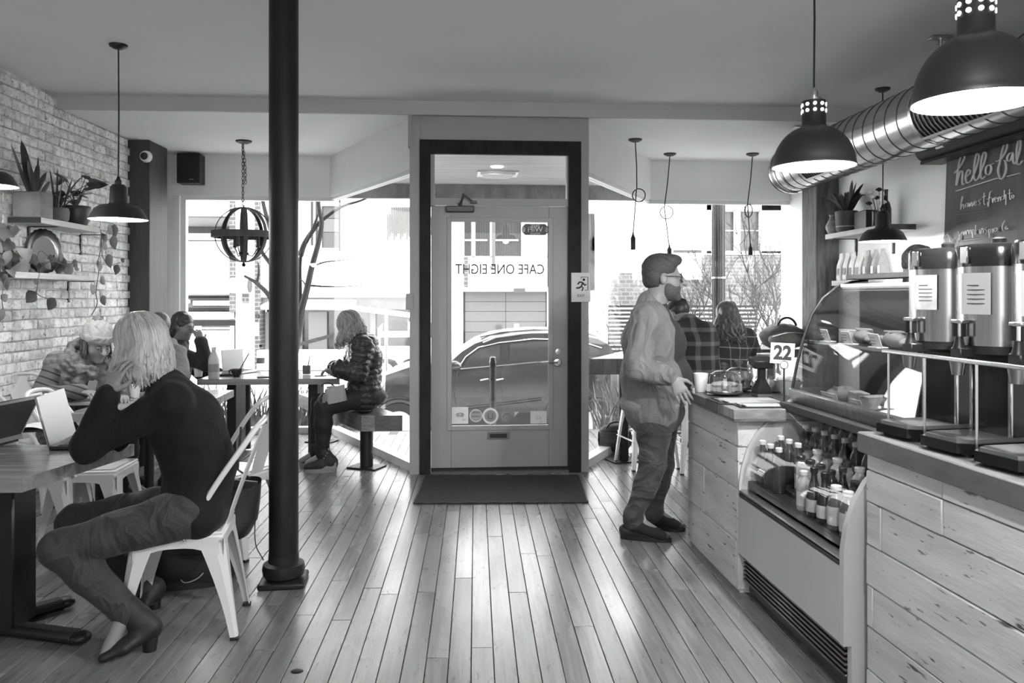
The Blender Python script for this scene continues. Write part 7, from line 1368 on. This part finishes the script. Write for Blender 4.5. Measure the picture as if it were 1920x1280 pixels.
for q_ in 'RL':
    s0, e0_, w0_ = J['s'+q_]+V(-.01, 0, 0), J['e'+q_]+V(-.02, 0, 0), J['w'+q_]; S.cone(s0, e0_, .090, .074, .016); S.cone(e0_, e0_.lerp(w0_, .55), .074, .064, .016); S.cone(e0_.lerp(w0_, .55), e0_.lerp(w0_, .86), .064, .050, .016)
jk = S.build('jacket', m_jkt, man.t, folds(.006, 34, (.5, .2, .8), 2.0))
b = B(); c_ = J['wa']+V(-.012, 0, -.15); b.grid(lambda q, z: tuple(c_+V((.188+.012*sin(z*pi))*cos(.62+q*(2*pi-1.24)), (.19+.012*sin(z*pi))*sin(.62+q*(2*pi-1.24)), -.03+.075*z)), 48, 6); b.grid(lambda q, z: tuple(c_+V((.176)*cos(.62+q*(2*pi-1.24)), (.178)*sin(.62+q*(2*pi-1.24)), -.03+.075*z)), 48, 2); b.build('waistband', mat('rib knit hem', .24, .85, n=60, na=.2, bump=.4), jk)
b = B(); w0 = J['eR'].lerp(J['wR'], .80); w1_ = J['eR'].lerp(J['wR'], .98); b.tube([w0, w0.lerp(w1_, .3), w1_], [.052, .048, .043], 20); b.build('cuff', mat('rib knit hem', .26, .85, n=60, na=.2, bump=.4), jk)
S = SDF(.0075, .03)
for q_ in 'RL': a_, k_, h_ = J['a'+q_], J['k'+q_], J['h'+q_]; S.cone(h_+V(0, 0, -.02), k_, .118, .075, .05); S.cone(k_, k_.lerp(a_, .4), .075, .068, .03); S.cone(k_.lerp(a_, .4), a_+V(0, 0, .02), .068, .054, .03); S.cone(a_+V(0, 0, .03), a_+V(0, 0, -.012), .059, .062, .012)
S.ell((J['hL']+J['hR'])/2+V(-.015, 0, .02), (.135, .15, .09), None, .05); S.build('trousers', cloth('grey trousers', .05, .8, 6, (.8, .8, 1.3), .7), man.t, folds(.006, 48, (.25, .1, 1), 3.1))
S = SDF(.0065, .02)
for q_ in 'RL': S.chain([J['a'+q_]+V(0, 0, .02), J['a'+q_]+V(.01, 0, -.03), J['t'+q_]], [.05, .047, .03])
S.build('socks', mat('black socks', .012, .9), man.t)
for a_, c_ in ((hR_, tR_), (hL_, tL_)): shoe(man, 'shoe', a_, c_, mat('dark leather shoe', .028, .35, spec=.6), None, .042, .058, .016, None)
S = SDF(.0055, .012); A = (man.hr, man.hf, man.hu); s_ = man.hs; at = man.at; S.ell(at(0, -.018, .052), (.082*s_, .101*s_, .086*s_), A); S.ell(at(0, -.045, -.005), (.076*s_, .068*s_, .07*s_), A, .03); S.ell(at(0, .052, .101), (.058*s_, .050*s_, .030*s_), A, .03); S.ell(at(0, .118, .018), (.10*s_, .075*s_, .058*s_), A, .01, True); S.ell(at(0, .075, -.075), (.12*s_, .095*s_, .09*s_), A, .015, True); S.ell(at(0, -.02, -.10), (.1*s_, .1*s_, .05*s_), A, .015, True)
for q in (-1, 1): S.ell(at(q*.085, -.004, -.01), (.02*s_, .022*s_, .034*s_), A, .008, True)
S.build('hair', mat('short dark hair', .045, .7, n=70, na=.4, bump=.4, st=(1, 1, 2)), man.t, folds(.0015, 160, (1, .2, .6), 1))
S = SDF(.005, .012); S.ell(at(0, .030, -.052), (.0715*s_, .070*s_, .076*s_), A); S.ell(at(0, .074, -.102), (.032*s_, .030*s_, .026*s_), A); S.cone(at(-.022, .092, -.046), at(.022, .092, -.046), .0065*s_, .0065*s_, .01); S.ell(at(0, .108, .03), (.2, .080*s_, .070*s_), A, .012, True); S.ell(at(0, .0, .09), (.2, .2, .088*s_), A, .01, True); S.ell(at(0, .115, -.062), (.022*s_, .036*s_, .011*s_), A, .006, True); S.ell(at(0, .115, -.02), (.042*s_, .045*s_, .028*s_), A, .012, True); S.ell(at(0, -.058, -.04), (.2, .060*s_, .2), A, .012, True)
S.build('beard', mat('beard stubble', .07, .85, n=120, na=.4, bump=.4), man.t)
gl = B()
for q in (-1, 1): gl.tube([at(q*.034+.022*cos(a), .104-.010*abs(cos(a)), .000+.019*sin(a)) for a in np.linspace(0, 2*pi, 17)[:-1]], .0018, 5, closed=True); gl.tube([at(q*.056, .098, .006), at(q*.076, .06, .009), at(q*.082, .0, .009), at(q*.079, -.015, -.002)], .0020, 5)
gl.tube([at(-.012, .106, .004), at(0, .109, .007), at(.012, .106, .004)], .0018, 5); go = gl.build('glasses', m_black, man.t); b = B()
for q in (-1, 1): b.add([at(q*.034+.021*cos(a), .104-.010*abs(cos(a)), .019*.95*sin(a)) for a in np.linspace(0, 2*pi, 17)[:-1]], [tuple(range(16))])
b.build('lenses', g_clear, go)

# 2 --- blonde woman in black at the near table
J = JW(nb=(312, 722, 3.47), ch=(342, 792, 3.48), wa=(372, 875, 3.5), sL=(326, 752, 3.31), sR=(306, 745, 3.66), eL=(164, 836, 3.30), wL=(203, 738, 3.27), eR=(215, 822, 3.74), wR=(150, 832, 3.86), hL=(372, 955, 3.40), hR=(362, 945, 3.62), kL=(112, 1030, 3.24), kR=(140, 978, 3.66), aL=(238, 1142, 3.27), aR=(282, 1105, 3.72))
J['tL'], J['tR'] = G(200, 1238)+V(0, 0, .03), G(262, 1140)+V(0, 0, .03)
w1 = Person('blonde woman in a black sweater and jeans on the nearest chair, hand to her face', (J['hL'].x, J['hL'].y, 0), h=.0062)
w1.head(P(262, 649, 3.46), (-.92, .32, -.22), (-.12, 0, 1), 1.02); w1.body(J, -.010); w1.neck(J['nb'], .048); w1.feet(J); w1.hand(J['wL'], P(224, 682, 3.30)-J['wL'], (.55, .75, -.2), (.8, -.2, .3), .35, 1.02); w1.hand(J['wR'], (-.9, .1, -.1), (0, 0, -1), (0, -1, 0), .35); w1.skin(); w1.face()
S = SDF(.008, .04); w1.body(J, .018, S, 1.05, legs=False, sleeve=(.98, 1.1), cut_w=.98, k=.045); S.ell((J['hL']+J['hR'])/2+V(.0, 0, .035), (.138, .175, .14), None, .04); S.cone(J['ch']+V(.02, 0, 0), J['wa']+V(.015, 0, 0), .15, .145, .05); S.cone(J['nb']+V(.01, 0, -.03), J['nb']+V(.0, 0, .012), .085, .066, .03); S.cone(J['eL'].lerp(J['wL'], .1), J['eL'], .056, .056, .03)
sw_ = S.build('sweater', cloth('black knit', .0075, .9, 4, (1, 1, .8), .5, 150, .03), w1.t, folds(.005, 40, (-.5, .2, .8), 1.3))
S = SDF(.0075, .03)
for q_ in 'LR': a_, k_, h_ = J['a'+q_], J['k'+q_], J['h'+q_]; S.cone(h_.lerp(k_, .08), k_, .108, .076, .05); S.cone(k_, k_.lerp(a_, .4), .074, .069, .03); S.cone(k_.lerp(a_, .4), a_+V(0, 0, -.01), .069, .060, .03)
S.ell((J['hL']+J['hR'])/2+V(.0, 0, -.02), (.13, .16, .09), None, .05); S.build('jeans', cloth('dark denim', .04, .75, 6, (1.2, .8, .8), .55, 110, .1, .3), w1.t, folds(.004, 46, (.8, .1, .6), 2.3))
def heel_boot(p, ank, toe, heel, m):
    S = SDF(.0065, .02); ank, toe, heel = V(ank), V(toe), V(heel); d = (toe-heel).normalized(); sd_ = d.cross(V(0, 0, 1)).normalized(); hb = heel+V(0, 0, .085)+d*.02
    S.cone(ank+V(0, 0, .01), ank.lerp(hb, .6), .050, .050); S.cone(ank.lerp(hb, .6), hb+V(0, 0, .01), .052, .042); S.seg(hb, toe.lerp(heel, .36)+V(0, 0, .045), (.036, .038), (.042, .026), sd_); S.seg(toe.lerp(heel, .36)+V(0, 0, .045), toe+V(0, 0, .022), (.042, .026), (.020, .016), sd_); o = S.build('boot', m, p.t)
    b = B(); b.lathe([(.026, .0), (.028, .02), (.036, .07), (.036, .085)], heel+d*.025, 14); b.build('heel', m_black, o); return o
m_boot = mat('black suede boot', .010, .6)
for ank, toe, heel in ((J['aL'], G(192, 1244), G(293, 1216)), (J['aR'], G(245, 1158), G(298, 1136))): heel_boot(w1, ank, toe, heel, m_boot)
A = (w1.hr, w1.hf, w1.hu); at = w1.at; S = SDF(.0065, .02); S.ell(at(0, -.022, .040), (.087, .104, .094), A); S.ell(at(0, -.055, -.05), (.085, .065, .10), A, .04); S.ell(at(.06, -.01, -.055), (.034, .06, .10), A, .04); S.ell(at(-.06, -.01, -.055), (.034, .06, .10), A, .04); S.ell(at(0, .105, -.035), (.068, .075, .092), A, .015, True); S.build('hair', m_blond, w1.t, folds(.004, 90, (.6, .3, .1), 2))
w1.locks(m_blond, 420, .185, 11, (1.0, 2*pi-1.0), 1.17, .0085, .010, .035, rand=.03)

# 3 --- woman in the knit hat
J = JW(nb=(160, 676, 5.38), ch=(148, 705, 5.42), wa=(128, 760, 5.5), sR=(108, 682, 5.28), sL=(195, 686, 5.62), eR=(76, 742, 5.2), wR=(152, 735, 5.12), eL=(222, 740, 5.65), wL=(226, 738, 5.42), hR=(105, 800, 5.42), hL=(140, 798, 5.66), kR=(200, 815, 5.22), kL=(240, 808, 5.5), aR=(200, 915, 5.28), aL=(240, 905, 5.55))
for q_ in 'LR': J['t'+q_] = J['a'+q_]+V(.12, -.04, -.05)
w2 = Person('woman in a pale knit hat and fur vest reading at the middle table', (J['hR'].x, J['hR'].y, 0)); w2.head(P(181, 643, 5.36), (.78, -.62, -.42), (.15, -.1, 1), 1.02); w2.body(J, -.01); w2.neck(J['nb']); w2.feet(J); w2.hand(J['wR'], P(196, 738, 5.06)-J['wR'], (-.2, .1, -1), (.3, 1, 0), .5, 1.05); w2.hand(J['wL'], (.5, -.8, -.2), (0, 0, -1), (1, .3, 0), .4); w2.skin(); w2.face()
def stripes(name, c0, c1, ax, per, duty=.25, ax2=None, c2=None, per2=.1):
    if name in MATS: return MATS[name]
    M_, t, p_ = _nodes(name); tc = t.nodes.new('ShaderNodeTexCoord'); v = c0
    def band(ax_, per_, du):
        d_ = nd(t, 'ShaderNodeVectorMath', operation='DOT_PRODUCT'); t.links.new(tc.outputs['Object'], d_.inputs[0]); d_.inputs[1].default_value = tuple(V(ax_).normalized()); return mth(t, 'LESS_THAN', mth(t, 'FRACT', mth(t, 'DIVIDE', mth(t, 'ADD', d_.outputs['Value'], 10.0), per_)), du)
    v = mth(t, 'MULTIPLY_ADD', band(ax, per, duty), c1-c0, c0)
    if ax2 is not None: v = mth(t, 'ADD', v, mth(t, 'MULTIPLY', band(ax2, per2, duty), c2))
    t.links.new(v, p_.inputs['Base Color']); p_.inputs['Roughness'].default_value = .85; MATS[name] = M_; return M_
ua = J['eR']-J['sR']; S = SDF(.009, .03); w2.body(J, .016, S, legs=False, torso=False, sleeve=(1.15, 1.25)); S.build('sleeves', stripes('striped sleeve', .10, .012, ua, .042, .22), w2.t, folds(.003, 50, ua, 1)); m_fur = mat('mottled fur', .13, .95, n=22, na=.9, bump=1.0)
S = SDF(.009, .04); w2.body(J, .032, S, legs=False, arms=False); S.build('vest', m_fur, w2.t, folds(.008, 130, (.5, .5, .7), 3)); S = SDF(.009, .03); c_ = J['nb']+V(0, 0, -.005); q = [c_+(w2.hr*cos(a)*.10+w2.hf*sin(a)*.085)+V(0, 0, -.06*sin(a)+.02) for a in np.linspace(-.4, pi+.4+1.6, 12)]; S.chain(q, [.042]*12); S.cone(q[1], J['ch']+w2.hf*.13+w2.hr*.06, .04, .05); S.cone(q[7], J['ch']+w2.hf*.13-w2.hr*.06, .04, .05); S.build('fur_collar', m_fur, w2.t, folds(.010, 120, (.4, .6, .7), 5))
S = SDF(.009, .03); w2.body(J, .012, S, arms=False, torso=False); S.ell((J['hL']+J['hR'])/2, (.17, .17, .11)); S.build('trousers', mat('black trousers', .012, .8), w2.t)
for q_ in 'LR': a_ = J['a'+q_]; fz = V(a_.x-.05, a_.y+.02, 0); shoe(w2, 'boot', fz, fz+V(.24, -.08, 0), m_boot, None, .042, .07, .015, a_)
A = (w2.hr, w2.hf, w2.hu); at = w2.at; S = SDF(.006, .012); S.ell(at(0, -.012, .062), (.094, .113, .098), A); S.ell(at(0, .03, -.075), (.15, .14, .085), A, .01, True); hat = S.build('knit_hat', mat('pale knit', .30, .95, n=30, na=.2, bump=.6), w2.t, folds(.0035, 170, w2.hr, 0)); b = B(); S = SDF(.006, .01); q = [at(.083*cos(a), -.012+.101*sin(a), .038+.012*sin(a)) for a in np.linspace(0, 2*pi, 17)]; S.chain(q, [.017]*17); q = [v+w2.hu*.022 for v in q]; S.chain(q, [.016]*17); S.build('brim', mat('pale knit', .30), hat, folds(.0025, 170, w2.hr, 0)); b = B(); lumpy(b, at(-.0, -.05, .150), (.034, .034, .026), 16, 10, .3, 6); b.build('pompom', m_fur, hat)
w2.locks(m_brown, 60, .13, 5, (1.2, 2*pi-1.2), 1.0, .010, .01, .02)
b = B(); p0, p1 = w2.at(0, .09, -.15), J['ch']+w2.hf*.16+V(0, 0, -.1); b.add([p0-w2.hr*.02, p0+w2.hr*.04, p1+w2.hr*.05, p1-w2.hr*.015], [(0, 1, 2, 3)]); b.build('scarf_end', mat('pale scarf', .4, .8), w2.t)

# 4 --- person in a pale hood half hidden behind the blonde woman
J = JW(nb=(296, 652, 6.45), ch=(296, 694, 6.45), wa=(296, 739, 6.5), sR=(260, 664, 6.45), sL=(332, 664, 6.45), eR=(248, 709, 6.3), wR=(268, 716, 6.12), eL=(340, 706, 6.3), wL=(318, 716, 6.12), hR=(278, 769, 6.55), hL=(314, 769, 6.55), kR=(274, 779, 6.2), kL=(318, 779, 6.2), aR=(274, 874, 6.3), aL=(318, 874, 6.3))
for q_ in 'LR': J['t'+q_] = J['a'+q_]+V(0, -.12, -.05)
w4 = Person('person in a pale hooded top sitting behind the blonde woman, nearly hidden', (J['hR'].x, J['hR'].y, 0), h=.009); w4.head(P(296, 617, 6.4), (-.2, -.95, -.3)); w4.body(J, -.01); w4.neck(J['nb']); w4.feet(J); w4.hand(J['wR'], (.3, -1, 0), (0, 0, -1), (1, 0, 0)); w4.hand(J['wL'], (-.3, -1, 0), (0, 0, -1), (-1, 0, 0)); w4.skin(); w4.face()
S = SDF(.01, .04); w4.body(J, .02, S, legs=False, sleeve=(1.1, 1.3)); q = [J['nb']+V(.1*cos(a), .09*sin(a)+.02, .01+.03*sin(a)) for a in np.linspace(-.3, pi+.3, 8)]; S.chain(q, [.04]*8); S.build('hooded_top', cloth('pale fleece', .2, .9, 6, (1, 1, .8), .8), w4.t, folds(.006, 40, (.4, .3, .8), 1)); S = SDF(.01, .03); w4.body(J, .012, S, arms=False, torso=False); S.build('trousers', mat('black trousers', .012, .8), w4.t); S = SDF(.008, .02); A = (w4.hr, w4.hf, w4.hu); S.ell(w4.at(0, -.02, .042), (.086, .104, .092), A); S.ell(w4.at(0, .10, -.035), (.07, .075, .09), A, .015, True); S.build('hair', m_brown, w4.t)
for q_ in 'LR': a_ = J['a'+q_]; fz = V(a_.x, a_.y+.05, 0); shoe(w4, 'shoe', fz, fz+V(0, -.24, 0), m_boot, None, .042, .06, .015, a_, .009)

# 5 --- dark haired woman at the far table
J = JW(nb=(336, 645, 7.28), ch=(330, 690, 7.3), wa=(326, 735, 7.34), sR=(330, 662, 7.12), sL=(338, 660, 7.46), eR=(386, 682, 7.02), wR=(377, 640, 7.06), eL=(378, 700, 7.5), wL=(410, 700, 7.4), hR=(318, 770, 7.26), hL=(326, 768, 7.46), kR=(400, 775, 7.14), kL=(404, 772, 7.42), aR=(396, 845, 7.12), aL=(400, 842, 7.45))
for q_ in 'LR': J['t'+q_] = J['a'+q_]+V(.12, 0, -.05)
w3 = Person('dark haired woman at the far table by the left window, hand at her temple', (J['hR'].x, J['hR'].y, 0)); w3.head(P(343, 612, 7.26), (.93, -.32, -.20), s=1.0); w3.body(J, -.01); w3.neck(J['nb']); w3.feet(J); w3.hand(J['wR'], P(368, 616, 7.1)-J['wR'], (-.8, .5, 0), (-.2, .3, .6), .45, 1.0); w3.hand(J['wL'], (1, -.2, -.1), (0, 0, -1), (0, -1, 0)); w3.skin(); w3.face()
S = SDF(.009, .035); w3.body(J, .02, S, legs=False, sleeve=(1.1, 1.3), cut_w=.97); q = [J['nb']+V(.085*cos(a)-.03, .09*sin(a), .015) for a in np.linspace(.6, 2*pi-.6, 8)]; S.chain(q, [.032]*8); S.build('hooded_top', cloth('dark hoodie', .025, .9, 6, (1, 1, .8), .6), w3.t, folds(.005, 45, (.5, .2, .8), 2)); S = SDF(.009, .03); w3.body(J, .012, S, arms=False, torso=False); S.ell((J['hL']+J['hR'])/2, (.16, .17, .11)); S.build('trousers', mat('black trousers', .012, .8), w3.t)
A = (w3.hr, w3.hf, w3.hu); at = w3.at; S = SDF(.0065, .015); S.ell(at(0, -.02, .045), (.085, .103, .09), A); S.ell(at(0, -.06, -.04), (.075, .06, .09), A, .04); S.ell(at(0, .108, -.035), (.085, .085, .088), A, .012, True); S.build('hair', m_dkhair, w3.t, folds(.003, 120, (.2, .5, .8), 1)); w3.locks(m_dkhair, 60, .07, 8, (1.3, 2*pi-1.3), 1.05, .01, .01, .02)
for q_ in 'LR': a_ = J['a'+q_]; fz = V(a_.x-.05, a_.y, 0); shoe(w3, 'shoe', fz, fz+V(.24, 0, 0), m_boot, None, .042, .06, .015, a_, .009)

# 6 --- woman in the quilted jacket on the bench
J = JW(nb=(676, 636, 6.86), ch=(683, 668, 6.86), wa=(684, 712, 6.86), sL=(680, 650, 6.69), sR=(672, 648, 7.04), eL=(670, 702, 6.64), wL=(636, 690, 6.62), eR=(655, 695, 7.06), wR=(630, 690, 6.9), hL=(684, 742, 6.76), hR=(680, 742, 6.96), kL=(607, 763, 6.62), kR=(600, 755, 6.9), aL=(604, 855, 6.62), aR=(592, 850, 6.82))
for q_ in 'LR': J['t'+q_] = J['a'+q_]+V(-.12, 0, -.06)
w5 = Person('grey blonde woman in a quilted jacket sitting on the window bench', (J['hL'].x, J['hL'].y, 0)); w5.head(P(656, 612, 6.85), (-.86, -.05, -.5), (-.3, 0, 1), 1.0); w5.body(J, -.01); w5.neck(J['nb']); w5.feet(J); w5.hand(J['wL'], (-.8, .1, -.4), (.2, .6, -.4), (-.3, -.3, .6), .6, .95); w5.hand(J['wR'], (-.9, -.2, -.1), (0, .3, -1), (0, -1, 0), .5, .95); w5.skin(); w5.face()
m_puf = cloth('quilted nylon', .035, .34, 9, (1, 1, 1.2), .5, 60, .0); S = SDF(.0075, .03); w5.body(J, .034, S, 1.0, legs=False, ribs=(.052, .017, 0), k=.025); jk = S.build('quilted_jacket', m_puf, w5.t, folds(.003, 70, (.1, .2, 1), 1)); S = SDF(.008, .02); c_ = J['nb']+V(.03, 0, .0); S.chain([c_+V(-.03-.075*cos(a)+.10*(1 if False else 0), .10*sin(a), .02*cos(a)+.0) for a in np.linspace(.9, 2*pi-.9, 9)], [.036, .040, .046, .052, .056, .052, .046, .040, .036]); S.ell(c_+V(.075, 0, -.03), (.05, .11, .07)); S.build('hood', m_puf, jk, folds(.004, 60, (.2, 1, .2), 1))
S = SDF(.008, .03); w5.body(J, .016, S, arms=False, torso=False); S.ell((J['hL']+J['hR'])/2+V(.02, 0, .0), (.17, .19, .105), None, .05); S.build('leggings', mat('black leggings', .009, .75), w5.t, folds(.003, 60, (.2, 0, 1), 1))
for q_, h_, t_ in (('L', G(632, 884), G(570, 886)), ('R', G(610, 872), G(560, 874))):
    bo_ = shoe(w5, 'wedge_boot', h_, t_, mat('laced suede', .02, .7), mat('pale wedge', .26, .6), .043, .085, .02, J['a'+q_]+V(0, 0, .06)); b = B(); d = (h_-t_).normalized(); b.add([h_+V(0, y, z) for y in (-.04, .04) for z in (.03, .085)]+[h_-d*.16+V(0, y, .03) for y in (-.04, .04)], [(0, 1, 3, 2), (0, 4, 1), (2, 3, 5), (0, 2, 5, 4), (1, 4, 5, 3)]); b.build('wedge', mat('pale wedge', .26, .6), bo_)
    b = B()
    for k_ in range(5): c_ = h_.lerp(t_, .42-.05*k_)+V(0, 0, .10+.022*k_); b.tube([c_+V(0, -.035, -.004), c_+V(-.012, 0, .006), c_+V(0, .035, -.004)], .003, 4)
    b.build('laces', m_lab, bo_)
A = (w5.hr, w5.hf, w5.hu); at = w5.at; S = SDF(.007, .02); S.ell(at(0, -.022, .042), (.086, .104, .092), A); S.ell(at(0, -.06, -.04), (.08, .06, .085), A, .04); S.ell(at(0, .105, -.035), (.07, .075, .09), A, .015, True); S.build('hair', m_ash, w5.t, folds(.004, 90, (.5, .3, .2), 2)); w5.locks(m_ash, 150, .15, 31, (.45, 2*pi-.45), 1.13, .0115, .03, .045, rand=.06)
c_ = P(628, 742, 6.6); hb = thing('handbag', 'pale fringed handbag on the lap of the woman in the quilted jacket', 'bag', c_); b = B(); b.grid(lambda s, q: tuple(c_+V(.10*cos(s*2*pi)*(1-.25*q), .045*sin(s*2*pi)*(1-.6*q), -.055+.13*q+.02*cos(s*2*pi))), 20, 6); b.ell(c_+V(0, 0, .07), (.075, .02, .012), 14, 6); b.build('body', mat('pale leather', .3, .55, n=7, na=.2), hb); b = B(); b.tube(spline([c_+V(-.09, -.03, .03), c_+V(-.12, -.04, -.02), c_+V(-.10, -.05, -.07)]), .012, 6); b.tube(arc(c_+V(-.06, 0, .05), .06, .4, 2.6, 10), .006, 6); b.build('strap', mat('dark leather', .03, .45), hb); b = B()
for k_ in range(9): b.tube([c_+V(-.085+.003*k_, -.045+.01*(k_ % 3), .02), c_+V(-.095+.003*k_, -.05+.01*(k_ % 3), -.05)], .003, 4)
b.build('fringe', mat('pale leather', .3, .55), hb)

# 7 --- man in plaid at the bar, behind the standing man
m_pl = stripes('dark plaid', .014, .075, (0, 0, 1), .115, .30, (1, .2, 0), .055, .13)
J = JW(nb=(1292, 608, 6.75), ch=(1303, 645, 6.72), wa=(1306, 690, 6.7), sL=(1264, 622, 6.7), sR=(1322, 622, 6.68), eL=(1256, 668, 6.85), wL=(1258, 650, 7.08), eR=(1326, 672, 6.85), wR=(1300, 660, 7.1), hL=(1290, 722, 6.68), hR=(1322, 722, 6.66), kL=(1285, 740, 7.0), kR=(1322, 740, 7.0), aL=(1290, 815, 6.8), aR=(1318, 815, 6.8))
for q_ in 'LR': J['t'+q_] = J['a'+q_]+V(0, .12, -.05)
m2 = Person('man in a dark plaid shirt and cap bent over the bar behind the standing man', (J['hL'].x, J['hL'].y, 0), h=.009); m2.head(P(1273, 590, 6.86), (-.5, .75, -.55), (-.2, .5, 1)); m2.body(J, -.01); m2.neck(J['nb'], .056); m2.feet(J); m2.hand(J['wL'], (0, 1, -.2), (0, 0, -1), (1, 0, 0)); m2.hand(J['wR'], (-.4, 1, -.2), (0, 0, -1), (-1, 0, 0)); m2.skin(); m2.face()
S = SDF(.0085, .04); m2.body(J, .026, S, 1.08, legs=False, sleeve=(1.1, 1.3)); S.cone(J['nb']+V(0, 0, -.03), J['nb']+V(0, .0, .025), .08, .068, .02); S.build('plaid_shirt', m_pl, m2.t, folds(.006, 40, (.4, .2, .8), 2)); S = SDF(.009, .03); m2.body(J, .016, S, arms=False, torso=False); S.ell((J['hL']+J['hR'])/2, (.17, .16, .11)); S.build('trousers', mat('black trousers', .012, .8), m2.t); A = (m2.hr, m2.hf, m2.hu); at = m2.at; S = SDF(.007, .015); S.ell(at(0, -.02, .04), (.083, .103, .09), A); S.ell(at(0, .09, -.03), (.075, .075, .09), A, .012, True); S.build('hair', m_dkhair, m2.t); S = SDF(.007, .012); S.ell(at(0, -.012, .065), (.088, .108, .075), A); S.ell(at(0, 0, -.04), (.2, .2, .09), A, .01, True); S.ell(at(0, .13, .055), (.065, .055, .010), A); S.build('cap', mat('dark cap', .012, .8), m2.t)
for q_ in 'LR': a_ = J['a'+q_]; shoe(m2, 'shoe', V(a_.x, a_.y-.05, a_.z-.10), V(a_.x, a_.y+.18, a_.z-.10), m_boot, None, .042, .06, .015, a_, .009)
q = P(1306, 800, 6.72); stool((q.x, q.y, 0), .1, 'white metal bar stool under the man in plaid')

# 8 --- long haired woman in plaid facing the right window
J = JW(nb=(1365, 622, 7.12), ch=(1365, 655, 7.1), wa=(1363, 700, 7.06), sL=(1330, 632, 7.1), sR=(1399, 632, 7.1), eL=(1318, 678, 7.25), wL=(1338, 668, 7.6), eR=(1416, 668, 7.3), wR=(1402, 664, 7.62), hL=(1348, 736, 7.08), hR=(1380, 736, 7.08), kL=(1346, 745, 7.45), kR=(1384, 745, 7.45), aL=(1350, 815, 7.3), aR=(1380, 815, 7.3))
for q_ in 'LR': J['t'+q_] = J['a'+q_]+V(0, .12, -.05)
w6 = Person('long haired woman in a plaid shirt facing the right window, back to us', (J['hL'].x, J['hL'].y, 0), h=.009); w6.head(P(1364, 594, 7.16), (.05, .9, -.42), (0, .3, 1)); w6.body(J, -.01); w6.neck(J['nb']); w6.feet(J); w6.hand(J['wL'], (.3, 1, -.1), (0, 0, -1), (1, 0, 0)); w6.hand(J['wR'], (-.3, 1, -.1), (0, 0, -1), (-1, 0, 0)); w6.skin(); w6.face()
m_pl2 = stripes('windowpane plaid', .018, .16, (.05, 0, 1), .10, .09, (1, .2, 0), .11, .085); S = SDF(.0085, .04); w6.body(J, .024, S, 1.04, legs=False, sleeve=(1.1, 1.3)); S.build('plaid_shirt', m_pl2, w6.t, folds(.005, 40, (.4, .2, .8), 3)); S = SDF(.009, .03); w6.body(J, .016, S, arms=False, torso=False); S.ell((J['hL']+J['hR'])/2, (.17, .16, .11)); S.build('trousers', mat('black trousers', .012, .8), w6.t); A = (w6.hr, w6.hf, w6.hu); at = w6.at; S = SDF(.0075, .02); S.ell(at(0, -.022, .042), (.088, .106, .092), A); S.ell(at(0, -.07, -.05), (.09, .055, .11), A, .05); S.ell(at(0, .105, -.035), (.07, .075, .09), A, .015, True); S.build('hair', m_brown, w6.t, folds(.004, 90, (.5, .3, .2), 2)); w6.locks(m_brown, 190, .31, 41, (.7, 2*pi-.7), 1.12, .012, .035, .07, rand=.09, back=.05)
for q_ in 'LR': a_ = J['a'+q_]; shoe(w6, 'shoe', V(a_.x, a_.y-.05, a_.z-.10), V(a_.x, a_.y+.18, a_.z-.10), m_boot, None, .042, .06, .015, a_, .009)

# 9 --- barista behind the case
X_, Y_ = P(1722, 500, 4.75).x, P(1722, 500, 4.75).y
J = {k: V(X_+a, Y_+b_, z) for k, (a, b_, z) in dict(nb=(0, 0, 1.44), ch=(0, 0, 1.25), wa=(0, 0, 1.03), sR=(.17, .02, 1.39), sL=(-.17, -.02, 1.39), eR=(.22, -.05, 1.1), wR=(.12, -.25, 1.04), eL=(-.22, -.08, 1.1), wL=(-.12, -.27, 1.04), hR=(.09, 0, .90), hL=(-.09, 0, .90), kR=(.09, 0, .49), kL=(-.09, 0, .49), aR=(.09, .02, .09), aL=(-.09, .02, .09)).items()}
for q_ in 'LR': J['t'+q_] = J['a'+q_]+V(0, -.12, -.06)
bar_ = Person('barista in a patterned knit headwrap behind the display case and urns', (X_, Y_, 0), h=.009); bar_.head(V(X_, Y_, 1.605), (-.55, -.8, -.15)); bar_.body(J, -.01); bar_.neck(J['nb']); bar_.feet(J); bar_.hand(J['wR'], (-.3, -1, -.1), (0, 0, -1), (-1, 0, 0)); bar_.hand(J['wL'], (.3, -1, -.1), (0, 0, -1), (1, 0, 0)); bar_.skin(); bar_.face()
S = SDF(.01, .04); bar_.body(J, .018, S, legs=False, sleeve=(1.1, 1.3)); S.build('black_top', mat('black knit', .0075), bar_.t); S = SDF(.01, .03); bar_.body(J, .014, S, arms=False, torso=False); S.ell((J['hL']+J['hR'])/2, (.17, .13, .11)); S.build('trousers', mat('black trousers', .012, .8), bar_.t); A = (bar_.hr, bar_.hf, bar_.hu); S = SDF(.007, .015); S.ell(bar_.at(0, -.02, .058), (.094, .115, .092), A); S.ell(bar_.at(0, .04, -.075), (.2, .16, .085), A, .01, True); S.build('headwrap', mat('patterned knit', .10, .95, n=26, na=1.0, bump=.8), bar_.t, folds(.004, 110, (.3, .2, 1), 2))
for q_ in 'LR': a_ = J['a'+q_]; fz = V(a_.x, a_.y+.05, 0); shoe(bar_, 'shoe', fz, fz+V(0, -.25, 0), m_boot, None, .042, .06, .015, a_, .009)
